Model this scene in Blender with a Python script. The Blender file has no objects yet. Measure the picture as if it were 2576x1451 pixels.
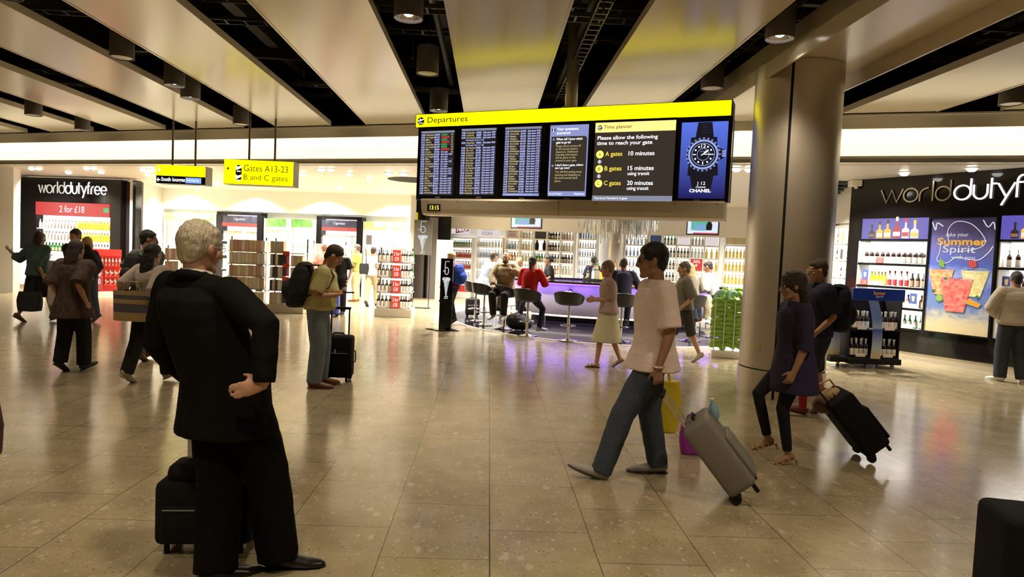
import bpy, bmesh, math, random
from mathutils import Vector, Matrix, Euler
random.seed(7)
R = math.radians
PI = math.pi
# ---------------------------------------------------------------- camera
F, CX, CY, EYE = 1717.0, 1288.0, 725.5, 1.67
PITCH, ROLL = math.atan(.0507), .043
cam_d = bpy.data.cameras.new('camera'); cam = bpy.data.objects.new('camera', cam_d)
bpy.context.scene.collection.objects.link(cam); bpy.context.scene.camera = cam
cam_d.sensor_width = 36; cam_d.lens = 36 * F / 2576; cam_d.clip_start = .05; cam_d.clip_end = 200
cam.location = (0, 0, EYE)
cam.matrix_world = Matrix.Translation((0, 0, EYE)) @ Matrix.Rotation(PI/2 - PITCH, 4, 'X') @ Matrix.Rotation(ROLL, 4, 'Z')
# ---------------------------------------------------------------- world and view
sc = bpy.context.scene
sc.view_settings.view_transform = 'Standard'; sc.view_settings.look = 'None'
sc.view_settings.exposure = 0.15; sc.view_settings.gamma = 1.0; sc.view_settings.use_curve_mapping = False
w = bpy.data.worlds.new('world'); sc.world = w; w.use_nodes = True
w.node_tree.nodes['Background'].inputs[0].default_value = (1, .86, .66, 1)
w.node_tree.nodes['Background'].inputs[1].default_value = .02
sc.cycles.use_denoising = True
sc.cycles.max_bounces = 8; sc.cycles.diffuse_bounces = 4; sc.cycles.glossy_bounces = 4
sc.cycles.transmission_bounces = 4; sc.cycles.sample_clamp_indirect = 6
sc.cycles.caustics_reflective = False; sc.cycles.caustics_refractive = False
COL = sc.collection
# pixel of the 2576 x 1451 photograph -> place in the hall
def ray(x, y):
    a, b = (x - CX)/F, (CY - y)/F
    c, s = math.cos(ROLL), math.sin(ROLL)
    a, b = a*c - b*s, a*s + b*c
    cp, sp = math.cos(PITCH), math.sin(PITCH)
    return Vector((a, cp + b*sp, b*cp - sp))
def at(x, y, Y):
    r = ray(x, y); t = Y/r.y
    return Vector((r.x*t, Y, EYE + r.z*t))
def gnd(x, y, z=0):
    r = ray(x, y); t = (z - EYE)/r.z
    return Vector((r.x*t, r.y*t, z))
GRID = .0358
U = Vector((math.cos(GRID), math.sin(GRID), 0)); V = Vector((-math.sin(GRID), math.cos(GRID), 0))
def uv(u, v, z=0): return U*u + V*v + Vector((0, 0, z))
# ---------------------------------------------------------------- lights
def spot(name, loc, power, col=(1, .84, .62), size=110, blend=.6, radius=.12):
    d = bpy.data.lights.new(name, 'SPOT'); d.energy = power; d.color = col
    d.spot_size = R(size); d.spot_blend = blend; d.shadow_soft_size = radius
    o = bpy.data.objects.new(name, d); o.location = loc; COL.objects.link(o); return o
def area(name, loc, power, col, sx, sy=None, rot=(0, 0, 0), shape='RECTANGLE', spread=180):
    d = bpy.data.lights.new(name, 'AREA'); d.energy = power; d.color = col; d.shape = shape
    d.size = sx; d.size_y = sy or sx; d.spread = R(spread)
    o = bpy.data.objects.new(name, d); o.location = loc; o.rotation_euler = rot; COL.objects.link(o); return o
HALLCOL = (1, .83, .60); SHOPCOL = (1, .93, .80)
HALL_CANS = []
for u in (-9.52, -5.25, -.98, 3.12, 7.56):
    HALL_CANS.append((u, 7.6)); HALL_CANS.append((u, 9.9 if u > -6 else 10.3)); HALL_CANS.append((u, 12.1))
HALL_CANS += [(-9.52, 14.6), (-5.251, 14.5)]
BEHIND_CANS = [(u, v) for u in (-5.25, -.98, 3.12, 7.56) for v in (3.2, 1.0, -2.0, -5.5)]
for u, v in HALL_CANS:
    if v < 12: spot('can_light', uv(u, v, 4.1), 140, HALLCOL)
for u, v in BEHIND_CANS: spot('can_light', uv(u, v, 4.1), 175, HALLCOL)
SHOP_DOWN = []
for i in range(6):
    for j in range(3):
        x = -14 + i*2.5; SHOP_DOWN.append((x + (j % 2)*.9, 17.6 - .34*(x+2)*.6 + j*2.0))
for i in range(4):
    for j in range(3):
        x = -1.2 + i*2.5; SHOP_DOWN.append((x + (j % 2)*.6, 15.6 - .3*x*.5 + j*2.6))
SHOP_DOWN += [(6.3, 12.7), (7.3, 11.5), (5.5, 13.2), (8.0, 9.3)]
for x, y in SHOP_DOWN:
    if y > 13.62 - .34*x + .4: area('downlight', (x, y, 3.44), 150, SHOPCOL, .16, shape='DISK', spread=132)
# ---------------------------------------------------------------- mesh helper
class MB:
    def __init__(s): s.v = []; s.f = []; s.m = []; s.mi = 0
    def add(s, vs, fs):
        n = len(s.v); s.v += [tuple(q) for q in vs]; s.f += [tuple(i+n for i in q) for q in fs]; s.m += [s.mi]*len(fs); return s
    def box(s, c, d, rz=0, M=None):
        x, y, z = (q/2 for q in d); vs = []
        for a in (-1, 1):
            for b in (-1, 1):
                for e in (-1, 1):
                    p = Vector((a*x, b*y, e*z))
                    if rz: p = Matrix.Rotation(rz, 3, 'Z') @ p
                    if M: p = M @ p
                    vs.append(p + Vector(c))
        return s.add(vs, [(0,1,3,2),(4,6,7,5),(0,4,5,1),(2,3,7,6),(0,2,6,4),(1,5,7,3)])
    def bbox(s, c, d, r=.01, rz=0):          # box with rounded edges
        bm = bmesh.new(); bmesh.ops.create_cube(bm, size=1)
        bmesh.ops.scale(bm, vec=d, verts=bm.verts)
        bmesh.ops.bevel(bm, geom=bm.edges[:], offset=min(r, min(d)*.45), segments=3, affect='EDGES', profile=.5)
        if rz: bmesh.ops.rotate(bm, matrix=Matrix.Rotation(rz, 3, 'Z'), verts=bm.verts)
        bm.verts.index_update()
        s.add([v.co + Vector(c) for v in bm.verts], [[v.index for v in f.verts] for f in bm.faces]); bm.free(); return s
    def loft(s, rings, cap=True):
        n = len(rings[0]); vs = [p for r in rings for p in r]; fs = []
        for i in range(len(rings)-1):
            for j in range(n):
                k = (j+1) % n; fs.append((i*n+j, i*n+k, (i+1)*n+k, (i+1)*n+j))
        if cap:
            fs.append(tuple(range(n))[::-1]); fs.append(tuple((len(rings)-1)*n+j for j in range(n)))
        return s.add(vs, fs)
    def tube(s, pts, rad, n=12, side=None, cap=True):
        pts = [Vector(p) for p in pts]
        if not isinstance(rad, (list, tuple)) : rad = [rad]*len(pts)
        rings = []; pu = None
        for i, p in enumerate(pts):
            a = pts[max(i-1, 0)]; b = pts[min(i+1, len(pts)-1)]
            t = (b-a).normalized() if (b-a).length > 1e-9 else Vector((0, 0, 1))
            if side is not None: sv = Vector(side)
            elif pu is not None: sv = pu
            else: sv = Vector((1, 0, 0)) if abs(t.x) < .8 else Vector((0, 1, 0))
            sv = (sv - t*sv.dot(t)).normalized(); pu = sv; w_ = t.cross(sv)
            r = rad[i]; ra, rb = (r if isinstance(r, (tuple, list)) else (r, r))
            rings.append([p + sv*(math.cos(2*PI*j/n)*ra) + w_*(math.sin(2*PI*j/n)*rb) for j in range(n)])
        return s.loft(rings, cap)
    def cyl(s, p0, p1, r, r1=None, n=20): return s.tube([p0, p1], [r, r if r1 is None else r1], n)
    def ell(s, c, rad, n=16, M=None):
        c = Vector(c); rad = rad if isinstance(rad, (tuple, list)) else (rad,)*3; vs = []; m = max(6, n//2)
        for i in range(1, m):
            th = PI*i/m
            for j in range(n):
                p = Vector((rad[0]*math.sin(th)*math.cos(2*PI*j/n), rad[1]*math.sin(th)*math.sin(2*PI*j/n), rad[2]*math.cos(th)))
                vs.append(c + (M @ p if M else p))
        fs = [(i*n+j, (i+1)*n+j, (i+1)*n+(j+1) % n, i*n+(j+1) % n) for i in range(m-2) for j in range(n)]
        t = Vector((0, 0, rad[2])); a = len(vs); vs += [c + (M @ t if M else t), c - (M @ t if M else t)]
        fs += [(a, j, (j+1) % n) for j in range(n)] + [(a+1, (m-2)*n+(j+1) % n, (m-2)*n+j) for j in range(n)]
        return s.add(vs, fs)
    def lathe(s, prof, c=(0, 0, 0), n=20, cap=True):
        c = Vector(c); return s.loft([[c + Vector((r*math.cos(2*PI*j/n), r*math.sin(2*PI*j/n), z)) for j in range(n)] for r, z in prof], cap)
    def prism(s, poly, z0, z1):
        n = len(poly); vs = [(p[0], p[1], z0) for p in poly] + [(p[0], p[1], z1) for p in poly]
        return s.add(vs, [tuple(range(n))[::-1], tuple(range(n, 2*n))] + [(i, (i+1) % n, (i+1) % n + n, i+n) for i in range(n)])
    def quad(s, a, b, c, d): return s.add([a, b, c, d], [(0, 1, 2, 3)])
    def build(s, name, mat, parent=None, smooth=False, loc=None, rot=None):
        me = bpy.data.meshes.new(name); me.from_pydata(s.v, [], s.f)
        for q in (mat if isinstance(mat, (list, tuple)) else [mat]): me.materials.append(q)
        if isinstance(mat, (list, tuple)): me.polygons.foreach_set('material_index', s.m)
        bm = bmesh.new(); bm.from_mesh(me); bmesh.ops.recalc_face_normals(bm, faces=bm.faces); bm.to_mesh(me); bm.free()
        if smooth:
            me.polygons.foreach_set('use_smooth', [True]*len(me.polygons))
            if smooth != 'all': me.set_sharp_from_angle(angle=R(40))
        o = bpy.data.objects.new(name, me); COL.objects.link(o)
        if parent: o.parent = parent
        if loc is not None: o.location = loc
        if rot is not None: o.rotation_euler = rot
        return o
def tag(o, label=None, cat=None, group=None, kind=None):
    if label: o['label'] = label
    if cat: o['category'] = cat
    if group: o['group'] = group
    if kind: o['kind'] = kind
    return o
def thing(name, label, cat, loc=(0, 0, 0), rz=0, group=None):
    o = bpy.data.objects.new(name, None); COL.objects.link(o); o.location = loc; o.rotation_euler = (0, 0, rz)
    o.empty_display_size = .1
    return tag(o, label, cat, group)
KIDS = {}
def copy_tree(o, parent=None):
    c = o.copy(); COL.objects.link(c); c.parent = parent
    for ch in list(o.children): copy_tree(ch, c)
    return c
def struct(name, mb, mat, smooth=False, **k):
    o = mb.build(name, mat, smooth=smooth, **k); o['kind'] = 'structure'; return o
# ---------------------------------------------------------------- materials
MATS = {}
def mat(name, col, rough=.5, metal=0, emit=None, es=1, noise=0, nscale=8, bump=0, bscale=40, spec=.5, coat=0, aniso=None, alpha=1, trans=0):
    if name in MATS: return MATS[name]
    m = bpy.data.materials.new(name); m.use_nodes = True; nt = m.node_tree; b = nt.nodes['Principled BSDF']
    c4 = (*col, 1); b.inputs['Base Color'].default_value = c4
    b.inputs['Roughness'].default_value = rough; b.inputs['Metallic'].default_value = metal
    b.inputs['Specular IOR Level'].default_value = spec; b.inputs['Coat Weight'].default_value = coat
    b.inputs['Transmission Weight'].default_value = trans
    if alpha < 1: b.inputs['Alpha'].default_value = alpha
    if emit: b.inputs['Emission Color'].default_value = (*emit, 1); b.inputs['Emission Strength'].default_value = es
    tc = nt.nodes.new('ShaderNodeTexCoord'); mp = nt.nodes.new('ShaderNodeMapping'); nt.links.new(tc.outputs['Object'], mp.inputs[0])
    if aniso: mp.inputs['Scale'].default_value = aniso
    if noise:
        n = nt.nodes.new('ShaderNodeTexNoise'); n.inputs['Scale'].default_value = nscale; n.inputs['Detail'].default_value = 4
        nt.links.new(mp.outputs[0], n.inputs[0]); mx = nt.nodes.new('ShaderNodeMix'); mx.data_type = 'RGBA'
        mx.inputs[6].default_value = (*[q*(1-noise) for q in col], 1); mx.inputs[7].default_value = (*[min(1, q*(1+noise)) for q in col], 1)
        nt.links.new(n.outputs[0], mx.inputs[0]); nt.links.new(mx.outputs[2], b.inputs['Base Color'])
    if bump:
        n = nt.nodes.new('ShaderNodeTexNoise'); n.inputs['Scale'].default_value = bscale; n.inputs['Detail'].default_value = 3
        nt.links.new(mp.outputs[0], n.inputs[0]); bp = nt.nodes.new('ShaderNodeBump'); bp.inputs['Strength'].default_value = bump; bp.inputs['Distance'].default_value = .02
        nt.links.new(n.outputs[0], bp.inputs['Height']); nt.links.new(bp.outputs[0], b.inputs['Normal'])
    MATS[name] = m; return m
def glow(name, col, s=1.0): return mat(name, (.02, .02, .02), .4, emit=col, es=s)
M_white = mat('white_paint', (.82, .79, .72), .45)
M_slat = mat('ceiling_slat_paint', (.66, .57, .43), .22, spec=.6)
M_slatedge = mat('slat_edge', (.6, .53, .42), .4)
M_void = mat('void_black', (.018, .014, .012), .9, noise=.4)
M_duct = mat('dark_services', (.045, .038, .032), .6, noise=.3)
M_tray = mat('cable_tray_metal', (.16, .14, .12), .5, .6)
M_steel = mat('brushed_steel', (.70, .64, .55), .36, .75, noise=.12, nscale=5, aniso=(1, 1, 30))
M_chrome = mat('chrome', (.75, .75, .78), .1, 1)
M_black = mat('black_gloss', (.008, .0075, .008), .12, spec=.3)
M_blackm = mat('black_matt', (.010, .0095, .0095), .6, spec=.2)
M_shopwall = mat('shop_white', (.86, .84, .79), .35)
M_cangrey = mat('can_grey', (.16, .14, .13), .55)
M_lamp = glow('lamp_glow', (1, .93, .82), 9)
M_lampoff = mat('lamp_lens', (.55, .5, .42), .35)
M_refl = mat('lamp_reflector', (.7, .66, .6), .2, 1)
M_glass = mat('clear_glass', (.9, .95, .93), .03, trans=1)
# stone floor
def stone_floor():
    m = bpy.data.materials.new('terrazzo_slabs'); m.use_nodes = True; nt = m.node_tree; L = nt.links.new; N = nt.nodes.new
    b = nt.nodes['Principled BSDF']; tc = N('ShaderNodeTexCoord')
    def nz(scale, detail=3, rough=.6):
        n = N('ShaderNodeTexNoise'); n.inputs['Scale'].default_value = scale; n.inputs['Detail'].default_value = detail
        n.inputs['Roughness'].default_value = rough; L(tc.outputs['Object'], n.inputs[0]); return n.outputs[0]
    def mix(a, b_, f):
        x = N('ShaderNodeMix'); x.data_type = 'RGBA'
        for i, q in ((6, a), (7, b_)):
            if isinstance(q, tuple): x.inputs[i].default_value = (*q, 1)
            else: L(q, x.inputs[i])
        if isinstance(f, float): x.inputs[0].default_value = f
        else: L(f, x.inputs[0])
        return x.outputs[2]
    def ramp(v, lo, hi):
        x = N('ShaderNodeMapRange'); x.inputs[1].default_value = lo; x.inputs[2].default_value = hi; L(v, x.inputs[0]); return x.outputs[0]
    base = mix((.30, .245, .15), (.395, .328, .205), ramp(nz(3.1), .35, .65))
    base = mix(base, (.23, .18, .115), ramp(nz(23, 4), .60, .78))
    def chips(scale, lo, hi, keep, col, base):
        vd = N('ShaderNodeTexVoronoi'); vd.inputs['Scale'].default_value = scale
        mp = N('ShaderNodeMapping'); mp.inputs['Scale'].default_value = (1, .62, 1); mp.inputs['Rotation'].default_value = (0, 0, .6)
        nn = N('ShaderNodeTexNoise'); nn.inputs['Scale'].default_value = scale*.8; L(tc.outputs['Object'], nn.inputs[0])
        mx = N('ShaderNodeMix'); mx.data_type = 'VECTOR'; mx.inputs[0].default_value = 1.0 
        va = N('ShaderNodeVectorMath'); va.operation = 'MULTIPLY_ADD'; va.inputs[1].default_value = (.6/scale,)*3
        L(nn.outputs['Color'], va.inputs[0]); L(tc.outputs['Object'], va.inputs[2]); L(va.outputs[0], mp.inputs[0])
        L(mp.outputs[0], vd.inputs[0]); nt.nodes.remove(mx)
        spot_ = ramp(vd.outputs['Distance'], hi, lo)
        sp = N('ShaderNodeSeparateColor'); L(vd.outputs['Color'], sp.inputs[0]); k = N('ShaderNodeMath'); k.operation = 'GREATER_THAN'; k.inputs[1].default_value = keep
        L(sp.outputs[0], k.inputs[0]); mu = N('ShaderNodeMath'); mu.operation = 'MULTIPLY'; L(k.outputs[0], mu.inputs[0]); L(spot_, mu.inputs[1])
        return mix(base, col, mu.outputs[0])
    base = chips(14, .25, .40, .93, (.46, .40, .29), base)
    base = chips(30, .22, .40, .88, (.49, .43, .32), base)
    base = chips(64, .2, .36, .80, (.52, .46, .36), base)
    base = chips(40, .15, .36, .90, (.20, .16, .12), base)
    br = N('ShaderNodeTexBrick'); br.offset = .5; br.offset_frequency = 2
    mp = N('ShaderNodeMapping'); mp.inputs['Rotation'].default_value = (0, 0, PI/2); mp.inputs['Location'].default_value = (-6.0415 + .8*20, .072 + .6*40, 0)
    sw = N('ShaderNodeSeparateXYZ'); cb = N('ShaderNodeCombineXYZ'); L(tc.outputs['Object'], sw.inputs[0])
    def madd(o, k):
        x = N('ShaderNodeMath'); x.operation = 'ADD'; x.inputs[1].default_value = k; L(o, x.inputs[0]); return x.outputs[0]
    L(madd(sw.outputs[1], -6.0415 + 32), cb.inputs[0]); L(madd(sw.outputs[0], -.072 + 36), cb.inputs[1]); nt.nodes.remove(mp)
    L(cb.outputs[0], br.inputs[0]); br.inputs['Scale'].default_value = 1; br.inputs['Brick Width'].default_value = .8; br.inputs['Row Height'].default_value = .6
    br.inputs['Mortar Size'].default_value = .0028; br.inputs['Mortar Smooth'].default_value = .1; br.inputs['Bias'].default_value = 0
    br.inputs['Color1'].default_value = (1, 1, 1, 1); br.inputs['Color2'].default_value = (.93, .93, .93, 1)
    # expansion joints run right across the slabs
    d1 = N('ShaderNodeMath'); d1.operation = 'ABSOLUTE'; L(madd(sw.outputs[1], -6.0415), d1.inputs[0])
    d2 = N('ShaderNodeMath'); d2.operation = 'ABSOLUTE'; L(madd(sw.outputs[0], -.072), d2.inputs[0])
    mn = N('ShaderNodeMath'); mn.operation = 'MINIMUM'; L(d1.outputs[0], mn.inputs[0]); L(d2.outputs[0], mn.inputs[1])
    ex = N('ShaderNodeMath'); ex.operation = 'LESS_THAN'; ex.inputs[1].default_value = .0042; L(mn.outputs[0], ex.inputs[0])
    mu = N('ShaderNodeMix'); mu.data_type = 'RGBA'; mu.blend_type = 'MULTIPLY'; mu.inputs[0].default_value = 1; L(base, mu.inputs[6]); L(br.outputs['Color'], mu.inputs[7])
    c = mix(mu.outputs[2], (.07, .055, .04), br.outputs['Fac']); c = mix(c, (.05, .04, .03), ex.outputs[0])
    L(c, b.inputs['Base Color'])
    rr = N('ShaderNodeMapRange'); rr.inputs[3].default_value = .12; rr.inputs[4].default_value = .21; L(nz(9, 4), rr.inputs[0]); L(rr.outputs[0], b.inputs['Roughness'])
    b.inputs['Specular IOR Level'].default_value = .75
    return m
M_floor = stone_floor()
# ---------------------------------------------------------------- shell
f = struct('floor', MB().box((0, 10, -.05), (60, 50, .1)), M_floor); f.rotation_euler = (0, 0, GRID)
def fas(x): return 13.62 - .34*x            # line where hall meets shops
FD = Vector((1, -.34, 0)).normalized(); FN = Vector((FD.y, -FD.x, 0))   # FN points toward the hall
if FN.y > 0: FN = -FN
def slat_end(u):
    # intersection of the strip edge with the fascia line
    v = 0
    p = uv(u, 0); t = (13.62 - .34*p.x - p.y)/(V.y + .34*V.x); return t - .12
SL = [(.09 + 2.135*k) for k in range(-8, 8)]
for c_ in SL:
    a, b_ = c_ - .655, c_ + .655
    if abs(c_ - (.09 + 2.135*2)) < .1: continue
    poly = [uv(a, -9), uv(b_, -9), uv(b_, slat_end(b_)), uv(a, slat_end(a))]
    mb = MB().prism(poly, 4.27, 4.33)
    for e in (a, b_):
        mb.prism([uv(e-.012, -9), uv(e+.012, -9), uv(e+.012, slat_end(e)), uv(e-.012, slat_end(e))], 4.262, 4.36)
    for v in range(-6, 22, 3):
        pass
    struct('ceiling', mb, M_slat)
# tray shaped beam over the column
a, b_ = 3.36, 4.59
mb = MB(); mb.prism([uv(a, -9), uv(b_, -9), uv(b_, slat_end(b_)), uv(a, slat_end(a))], 4.18, 4.4)
mb.prism([uv(a, -9), uv(a+.025, -9), uv(a+.025, slat_end(a)), uv(a, slat_end(a))], 3.99, 4.40)
mb.prism([uv(b_-.025, -9), uv(b_, -9), uv(b_, slat_end(b_)), uv(b_-.025, slat_end(b_))], 3.99, 4.40)
struct('ceiling', mb, M_slat)
# dark void over the slats, with services
struct('ceiling', MB().box((0, 8, 7.2), (60, 50, .1)), M_void)
mb = MB()
for k in range(12):
    v = -1 + k*1.9; z = 5.2 + (k*37 % 5)*.22
    mb.prism([uv(-18, v), uv(16, v), uv(16, v+.12), uv(-18, v+.12)], z, z+.18)
for u in (-14, -9.2, -7.1, -4.6, -2.8, -1.0, 1.2, 3.3, 5.6, 7.9, 10.5):
    mb.prism([uv(u, -6), uv(u+.22, -6), uv(u+.22, 20), uv(u, 20)], 5.6, 5.9)
struct('ceiling', mb, M_duct)
mb = MB()
for k, v in enumerate((2.2, 5.1, 6.3, 8.9, 9.3, 11.4, 13.4, 15.6)):
    z = 4.75 + (k % 3)*.25
    for dv in (0, .22): mb.prism([uv(-18, v+dv), uv(14, v+dv), uv(14, v+dv+.02), uv(-18, v+dv+.02)], z, z+.06)
    for q in range(100):
        u = -17.9 + q*.32; mb.prism([uv(u, v), uv(u+.03, v), uv(u+.03, v+.24), uv(u, v+.24)], z, z+.015)
for u in (-1.75, 1.15, -3.0, 3.25):
    for du in (0, .16): mb.prism([uv(u+du, 2), uv(u+du+.015, 2), uv(u+du+.015, 14), uv(u+du, 14)], 4.62, 4.68)
    for q in range(60): mb.prism([uv(u, 2+q*.2), uv(u+.16, 2+q*.2), uv(u+.16, 2.03+q*.2), uv(u, 2.03+q*.2)], 4.62, 4.635)
struct('ceiling', mb, M_tray)
mb = MB()
for k in range(46):
    u = .09 + 2.135*(random.randint(-7, 5)) + 1.07 + random.uniform(-.3, .3); v = random.uniform(3, 14)
    mb.cyl(uv(u, v, 4.5), uv(u, v, 7.1), .012, n=6)
for (u, v0, v1, z) in ((1.2, 3, 15, 4.95), (-.9, 4, 14, 5.05), (-3.1, 2, 15, 5.0), (3.1, 3, 13, 5.1), (-5.3, 3, 16, 5.0), (5.5, 3, 12, 4.9)):
    mb.cyl(uv(u, v0, z), uv(u, v1, z), .05, n=10)
struct('ceiling', mb, M_duct, smooth=True)
# fascia with lit cove above the shop fronts
def fline(x0, x1, off0, off1, z0, z1):
    P = lambda x, off: Vector((x, fas(x), 0)) - FN*off
    return [P(x0, off0), P(x1, off0), P(x1, off1), P(x0, off1)], z0, z1
XA, XB = -20, 10.5
struct('trim_1', MB().prism(*fline(XA, XB, 0, .05, 4.03, 4.26)).prism(*fline(XA, XB, -.06, .3, 4.235, 4.262)), M_white)     # upper band
mb = MB()                                                               # curved back of the cove
rings = []
for k in range(9):
    th = k/8*PI/2; off = .55*math.sin(th*1.0)*.0 + .55*(1-(k/8)**2)*.9 + .06; z = 3.57 + .62*(k/8)
    rings.append((off if k < 8 else .06, z))
rings = [(.30, 3.50), (.42, 3.56), (.50, 3.66), (.53, 3.80), (.53, 3.95), (.50, 4.10), (.44, 4.20), (.30, 4.24)]
P = lambda x, off, z: Vector((x, fas(x), z)) - FN*off
for i in range(len(rings)-1):
    (o0, z0), (o1, z1) = rings[i], rings[i+1]
    mb.quad(P(XA, o0, z0), P(XB, o0, z0), P(XB, o1, z1), P(XA, o1, z1))
struct('trim_2', mb, M_white, smooth=True)
struct('trim_3', MB().prism(*fline(XA, XB, -.02, .3, 3.47, 3.53)).prism(*fline(XA, XB, -.02, .03, 3.47, 3.57)), M_white)      # lower lip
nseg = 8
for k in range(nseg):
    x = XA + (XB-XA)*(k+.5)/nseg
    o = area('cove_light', P(x, .16, 4.20), 21, (1, .92, .70), (XB-XA)/nseg*1.05, .16, shape='RECTANGLE')
    d = (P(x, .50, 3.72) - P(x, .16, 4.20)).normalized(); o.rotation_euler = Matrix((FD, (-d).cross(FD), -d)).transposed().to_euler()
# shop ceiling and outer walls
poly = [P(XA, .28, 0), P(XB, .28, 0), Vector((10.5, 32, 0)), Vector((-26, 32, 0)), Vector((-26, 20, 0))]
M_shopceil = mat('shop_ceiling_paint', (.88, .85, .79), .4)
struct('ceiling', MB().prism([(p.x, p.y) for p in poly], 3.46, 3.5), M_shopceil)
struct('wall_back', MB().box((-5, 30, 3.6), (50, .2, 7.2)), M_blackm)
struct('wall_rear', MB().box((0, -9.5, 3.6), (50, .2, 7.2)), mat('rear_wall_beige', (.55, .46, .34), .7))
struct('wall_left', MB().box((-20.5, 8, 3.6), (.2, 45, 7.2)), M_white)
struct('wall_right', MB().box((14, 8, 3.6), (.2, 45, 7.2)), M_blackm)
# downlight trims in the shop ceiling
ld = thing('downlight', 'round white recessed downlight in the shop ceiling', 'ceiling light', (0, 0, 3.46), 0, 'recessed downlights in the shop ceiling')
MB().lathe([(.09, -.012), (.115, -.012), (.115, 0), (.09, 0)], n=20).build('trim_ring', M_white, ld)
MB().lathe([(.001, -.07), (.05, -.062), (.075, -.035), (.082, -.002), (.001, -.002)], n=20).build('bulb', M_lamp, ld, True)
first = True
EXTRA = [gnd(x, y, 3.46)[:2] for x, y in ((80,422),(98,422),(172,432),(218,421),(236,421),(254,431),(360,425),(378,425),(372,437),(575,445),(808,424),(832,424),(762,436),(880,436),(978,435),(1016,435),(548,461),(928,448),(855,474),(1853,423),(1885,424),(2275,433),(2445,422),(497,470),(620,492))]
for x, y in SHOP_DOWN[:0] + EXTRA:
    if y > 29: continue
    o = ld if first else copy_tree(ld); first = False; o.location = (x, y, 3.46)
    if y < 14.5: o['label'] = 'round downlight in the ceiling before the black shop wall'
    o['label'] = o['label']
c_ = gnd(1040, 453, 3.455); o = struct('ceiling', MB().lathe([(.62, -.004), (.66, -.004), (.66, .004), (.62, .004)], n=40).lathe([(.001, .0), (.62, .0), (.62, .003), (.001, .003)], n=40), M_void); o.location = (c_.x, c_.y, 3.455)
# hall downlight cans
def can(u, v, lit):
    t = thing('ceiling_can_light', '', 'ceiling light', uv(u, v, 4.17 if v < 12 else 4.1), 0, 'grey cylinder lights between the ceiling slats')
    MB().lathe([(.150, 0), (.158, .0), (.158, .38), (.02, .39), (.02, .33), (.14, .33), (.14, .02), (.150, 0)], n=28, cap=False).build('housing', M_cangrey, t, True)
    if lit:
        MB().lathe([(.02, .2), (.08, .15), (.138, .03), (.142, .03), (.09, .17), (.03, .23)], n=24, cap=False).build('reflector', M_refl, t, True)
        MB().ell((0, 0, .075), (.062, .062, .05)).build('bulb', M_lamp, t, True)
    else:
        MB().lathe([(.001, .005), (.09, .005), (.135, .012), (.135, .03), (.001, .03)], n=24).build('lens', M_lampoff, t, True)
    MB().cyl((0, 0, .38), (0, 0, 1.4), .012, n=8).build('hanging_rod', M_duct, t)
    return t
seen = {}
k = 0
for u, v in HALL_CANS:
    lit = (u, v) in ((-.98, 7.6), (3.12, 7.6), (-.98, 12.1), (-5.25, 12.1))
    t = can(u, v, lit); side = {-9.52: 'far left', -5.25: 'left', -5.251: 'left', -.98: 'centre', 3.12: 'beside the steel column', 7.56: 'far right'}[u]
    t['label'] = f"{'lit' if lit else 'unlit'} grey cylinder light, {['nearest','second','third','farthest'][0 if v<8 else 1 if v<11 else 2 if v<13 else 3]} in the {side} ceiling gap"
for u, v in ((-5.25, 11.5), (-9.52, 16.3)):
    t = can(u, v, True); t['label'] = 'lit grey cylinder light paired close to another in the left ceiling gap' if u > -6 else 'lit grey cylinder light paired by another in the far left ceiling gap'
# ---------------------------------------------------------------- flat faces: planes that read the photograph's pixels
class Plane:
    def __init__(s, P0, P1):
        s.o = Vector((P0[0], P0[1], 0)); d = Vector((P1[0]-P0[0], P1[1]-P0[1], 0)); s.L = d.length; s.d = d.normalized(); s.n = Vector((-s.d.y, s.d.x, 0))
        s.rz = math.atan2(s.d.y, s.d.x)
    def px(s, x, y, off=0):
        r = ray(x, y); o = s.o + s.n*off; t = o.dot(s.n)/r.dot(s.n); p = r*t
        return (p-o).dot(s.d), EYE + p.z
    def rect(s, x0, y0, x1, y1, off=0):
        xm, ym = (x0+x1)/2, (y0+y1)/2
        return s.px(x0, ym, off)[0], s.px(xm, y1, off)[1], s.px(x1, ym, off)[0], s.px(xm, y0, off)[1]
    def at(s, a, y=0, z=0): return s.o + s.d*a + s.n*y + Vector((0, 0, z))
    def thing(s, name, label, cat, a=0, y=0, z=0, group=None): return thing(name, label, cat, s.at(a, y, z), s.rz, group)
def slab(r, y0, y1):
    a0, z0, a1, z1 = r; return MB().box(((a0+a1)/2, (y0+y1)/2, (z0+z1)/2), (abs(a1-a0), abs(y1-y0), abs(z1-z0)))
def slabs(mb, r, y0, y1):
    a0, z0, a1, z1 = r; return mb.box(((a0+a1)/2, (y0+y1)/2, (z0+z1)/2), (abs(a1-a0), abs(y1-y0), abs(z1-z0)))
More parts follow.
